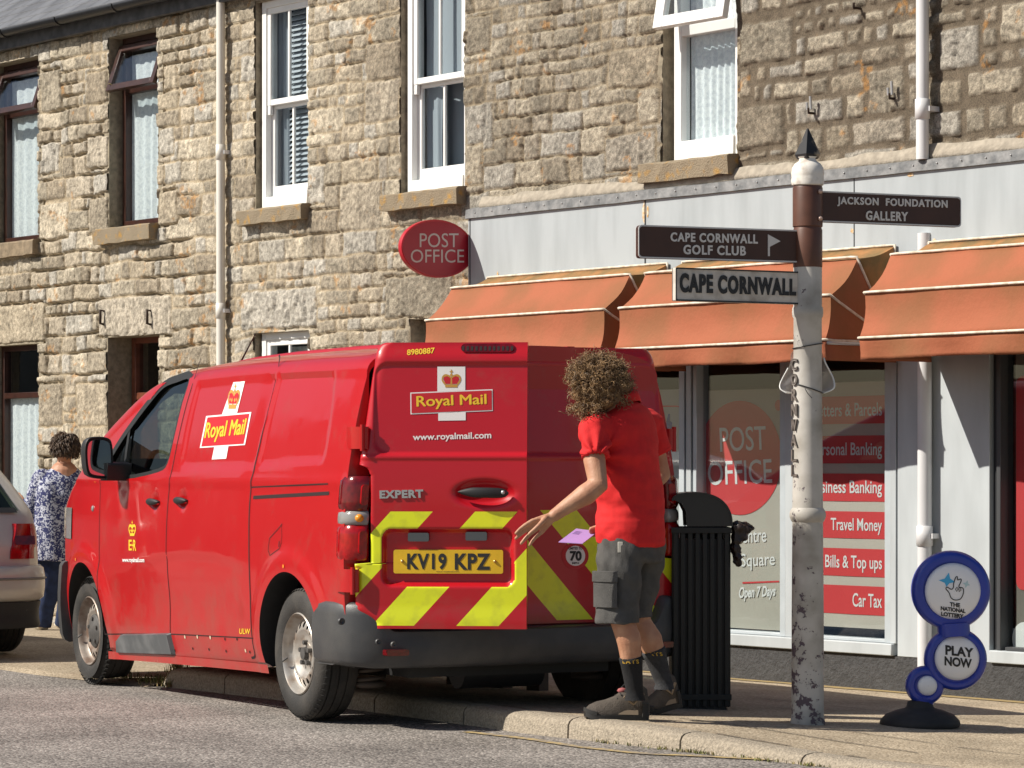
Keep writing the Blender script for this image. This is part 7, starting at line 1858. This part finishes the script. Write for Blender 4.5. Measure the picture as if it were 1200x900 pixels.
for i, u in enumerate(np.arange(-73, -20, 3.0)):
    for z in (.9, 3.0):
        mb = MB(); ob_(mb, u, u+1.0, z, z+1.35, 7.96, 7.999); w = mb.build('window', M_white, tt); mb = MB(); ob_(mb, u+.08, u+.92, z+.1, z+1.27, 7.95, 7.958); mb.build('pane', mat('dark_far_pane', (.03, .035, .04), .1), w)

# ------------------------------------------------------------------ weeds in the gutter, gravel crumbs
rr = random.Random(12); mb = MB()
def tuft(x, y, z, n, h, sp):
    for _ in range(n):
        a = rr.uniform(0, 6.28); b = V((x+rr.gauss(0, sp), y+rr.gauss(0, sp), z)); hh = h*rr.uniform(.4, 1.1); ln = V((math.cos(a), math.sin(a), 0))*hh*rr.uniform(.1, .9); sd = V((-math.sin(a), math.cos(a), 0))*rr.uniform(.0015, .004)
        mb.add([b-sd, b+sd, b+ln*.5+V((0, 0, hh*.7))+sd*.6, b+ln*.5+V((0, 0, hh*.7))-sd*.6, b+ln+V((0, 0, hh))], [(0, 1, 2, 3), (3, 2, 4)], rr.choice((0, 0, 1)))
for i in range(46):
    u = -1.20-rr.random()**1.6*1.1; d = kerb_d(u)+rr.uniform(-.25, .03); p_ = wp(u, 0, d); tuft(p_[0], p_[1], float(pave_z(u, d)) if d < kerb_d(u) else float(road_z(p_[0], p_[1])), 14, .055, .02)
for i in range(70):
    u = rr.uniform(3.2, 5.6); d = kerb_d(u)+.012+abs(rr.gauss(0, .012)); p_ = wp(u, 0, d); tuft(p_[0], p_[1], float(road_z(p_[0], p_[1]))-.004, 7, .018, .012)
tag(mb.build('weeds', [mat('gutter_grass', (.13, .14, .035), .8), mat('dry_grass', (.34, .26, .12), .8)], fix=False), None, None, kind='stuff')
SPLIT = {'pilaster': 0, 'cable_bracket': .01, 'band': 0, 'plate_lamp': 0, 'bolt': 0, 'screw': 0, 'iron_hook': 0, 'eye': 0, 'reflector': 0, 'sensor': 0, 'bracket': 0, 'roof_rib': 0, 'coil_spring': 0,
         'mullion': 0, 'window_sill': 0, 'wheel_nut': 0, 'joint': 0, 'panel_joint': 0, 'bumper_return': 0, 'marking_dot': 0, 'clip_hole': 0, 'rust_stain': 0, 'panel_gap': .004, 'sleeve_band': 0, 'trim': .05, 'cypher': .03}

# ------------------------------------------------------------------ countable pieces built in one go become parts of their own
def part_islands(ob):
    me = ob.data; n = len(me.vertices); par = list(range(n))
    def find(i):
        while par[i] != i: par[i] = par[par[i]]; i = par[i]
        return i
    key = {}
    for v in me.vertices:
        k = (round(v.co.x, 5), round(v.co.y, 5), round(v.co.z, 5))
        if k in key: par[find(v.index)] = find(key[k])
        else: key[k] = v.index
    for p_ in me.polygons:
        a = find(p_.vertices[0])
        for i in p_.vertices[1:]: par[find(i)] = a
    return [find(i) for i in range(n)]
def separate(ob, merge=0.0, join=None):
    """every connected piece (pieces nearer than merge stay together) -> one object each, same name"""
    lab = part_islands(ob); me = ob.data; ids = sorted(set(lab))
    if len(ids) < 2: return
    box = {i: [V((9e9,)*3), V((-9e9,)*3)] for i in ids}
    for v in me.vertices:
        b = box[lab[v.index]]
        for k in range(3): b[0][k] = min(b[0][k], v.co[k]); b[1][k] = max(b[1][k], v.co[k])
    grp = {i: i for i in ids}
    def gf(i):
        while grp[i] != i: i = grp[i]
        return i
    for a in ids:
        for b in ids:
            if a < b and all(box[a][0][k]-merge <= box[b][1][k] and box[b][0][k]-merge <= box[a][1][k] for k in range(3)): grp[gf(a)] = gf(b)
    gs = sorted(set(gf(i) for i in ids))
    if len(gs) < 2: return
    for g in gs[1:]:
        o2 = ob.copy(); o2.data = me.copy(); C.objects.link(o2)
        bm = bmesh.new(); bm.from_mesh(o2.data); bm.verts.ensure_lookup_table()
        bmesh.ops.delete(bm, geom=[v for v in bm.verts if gf(lab[v.index]) != g], context='VERTS'); bm.to_mesh(o2.data); bm.free()
    bm = bmesh.new(); bm.from_mesh(me); bm.verts.ensure_lookup_table()
    bmesh.ops.delete(bm, geom=[v for v in bm.verts if gf(lab[v.index]) != gs[0]], context='VERTS'); bm.to_mesh(me); bm.free()
for o_ in list(S.objects):
    if o_.type != 'MESH' or not o_.parent: continue
    nm = o_.name.split('.')[0]
    if nm in SPLIT: separate(o_, SPLIT[nm])
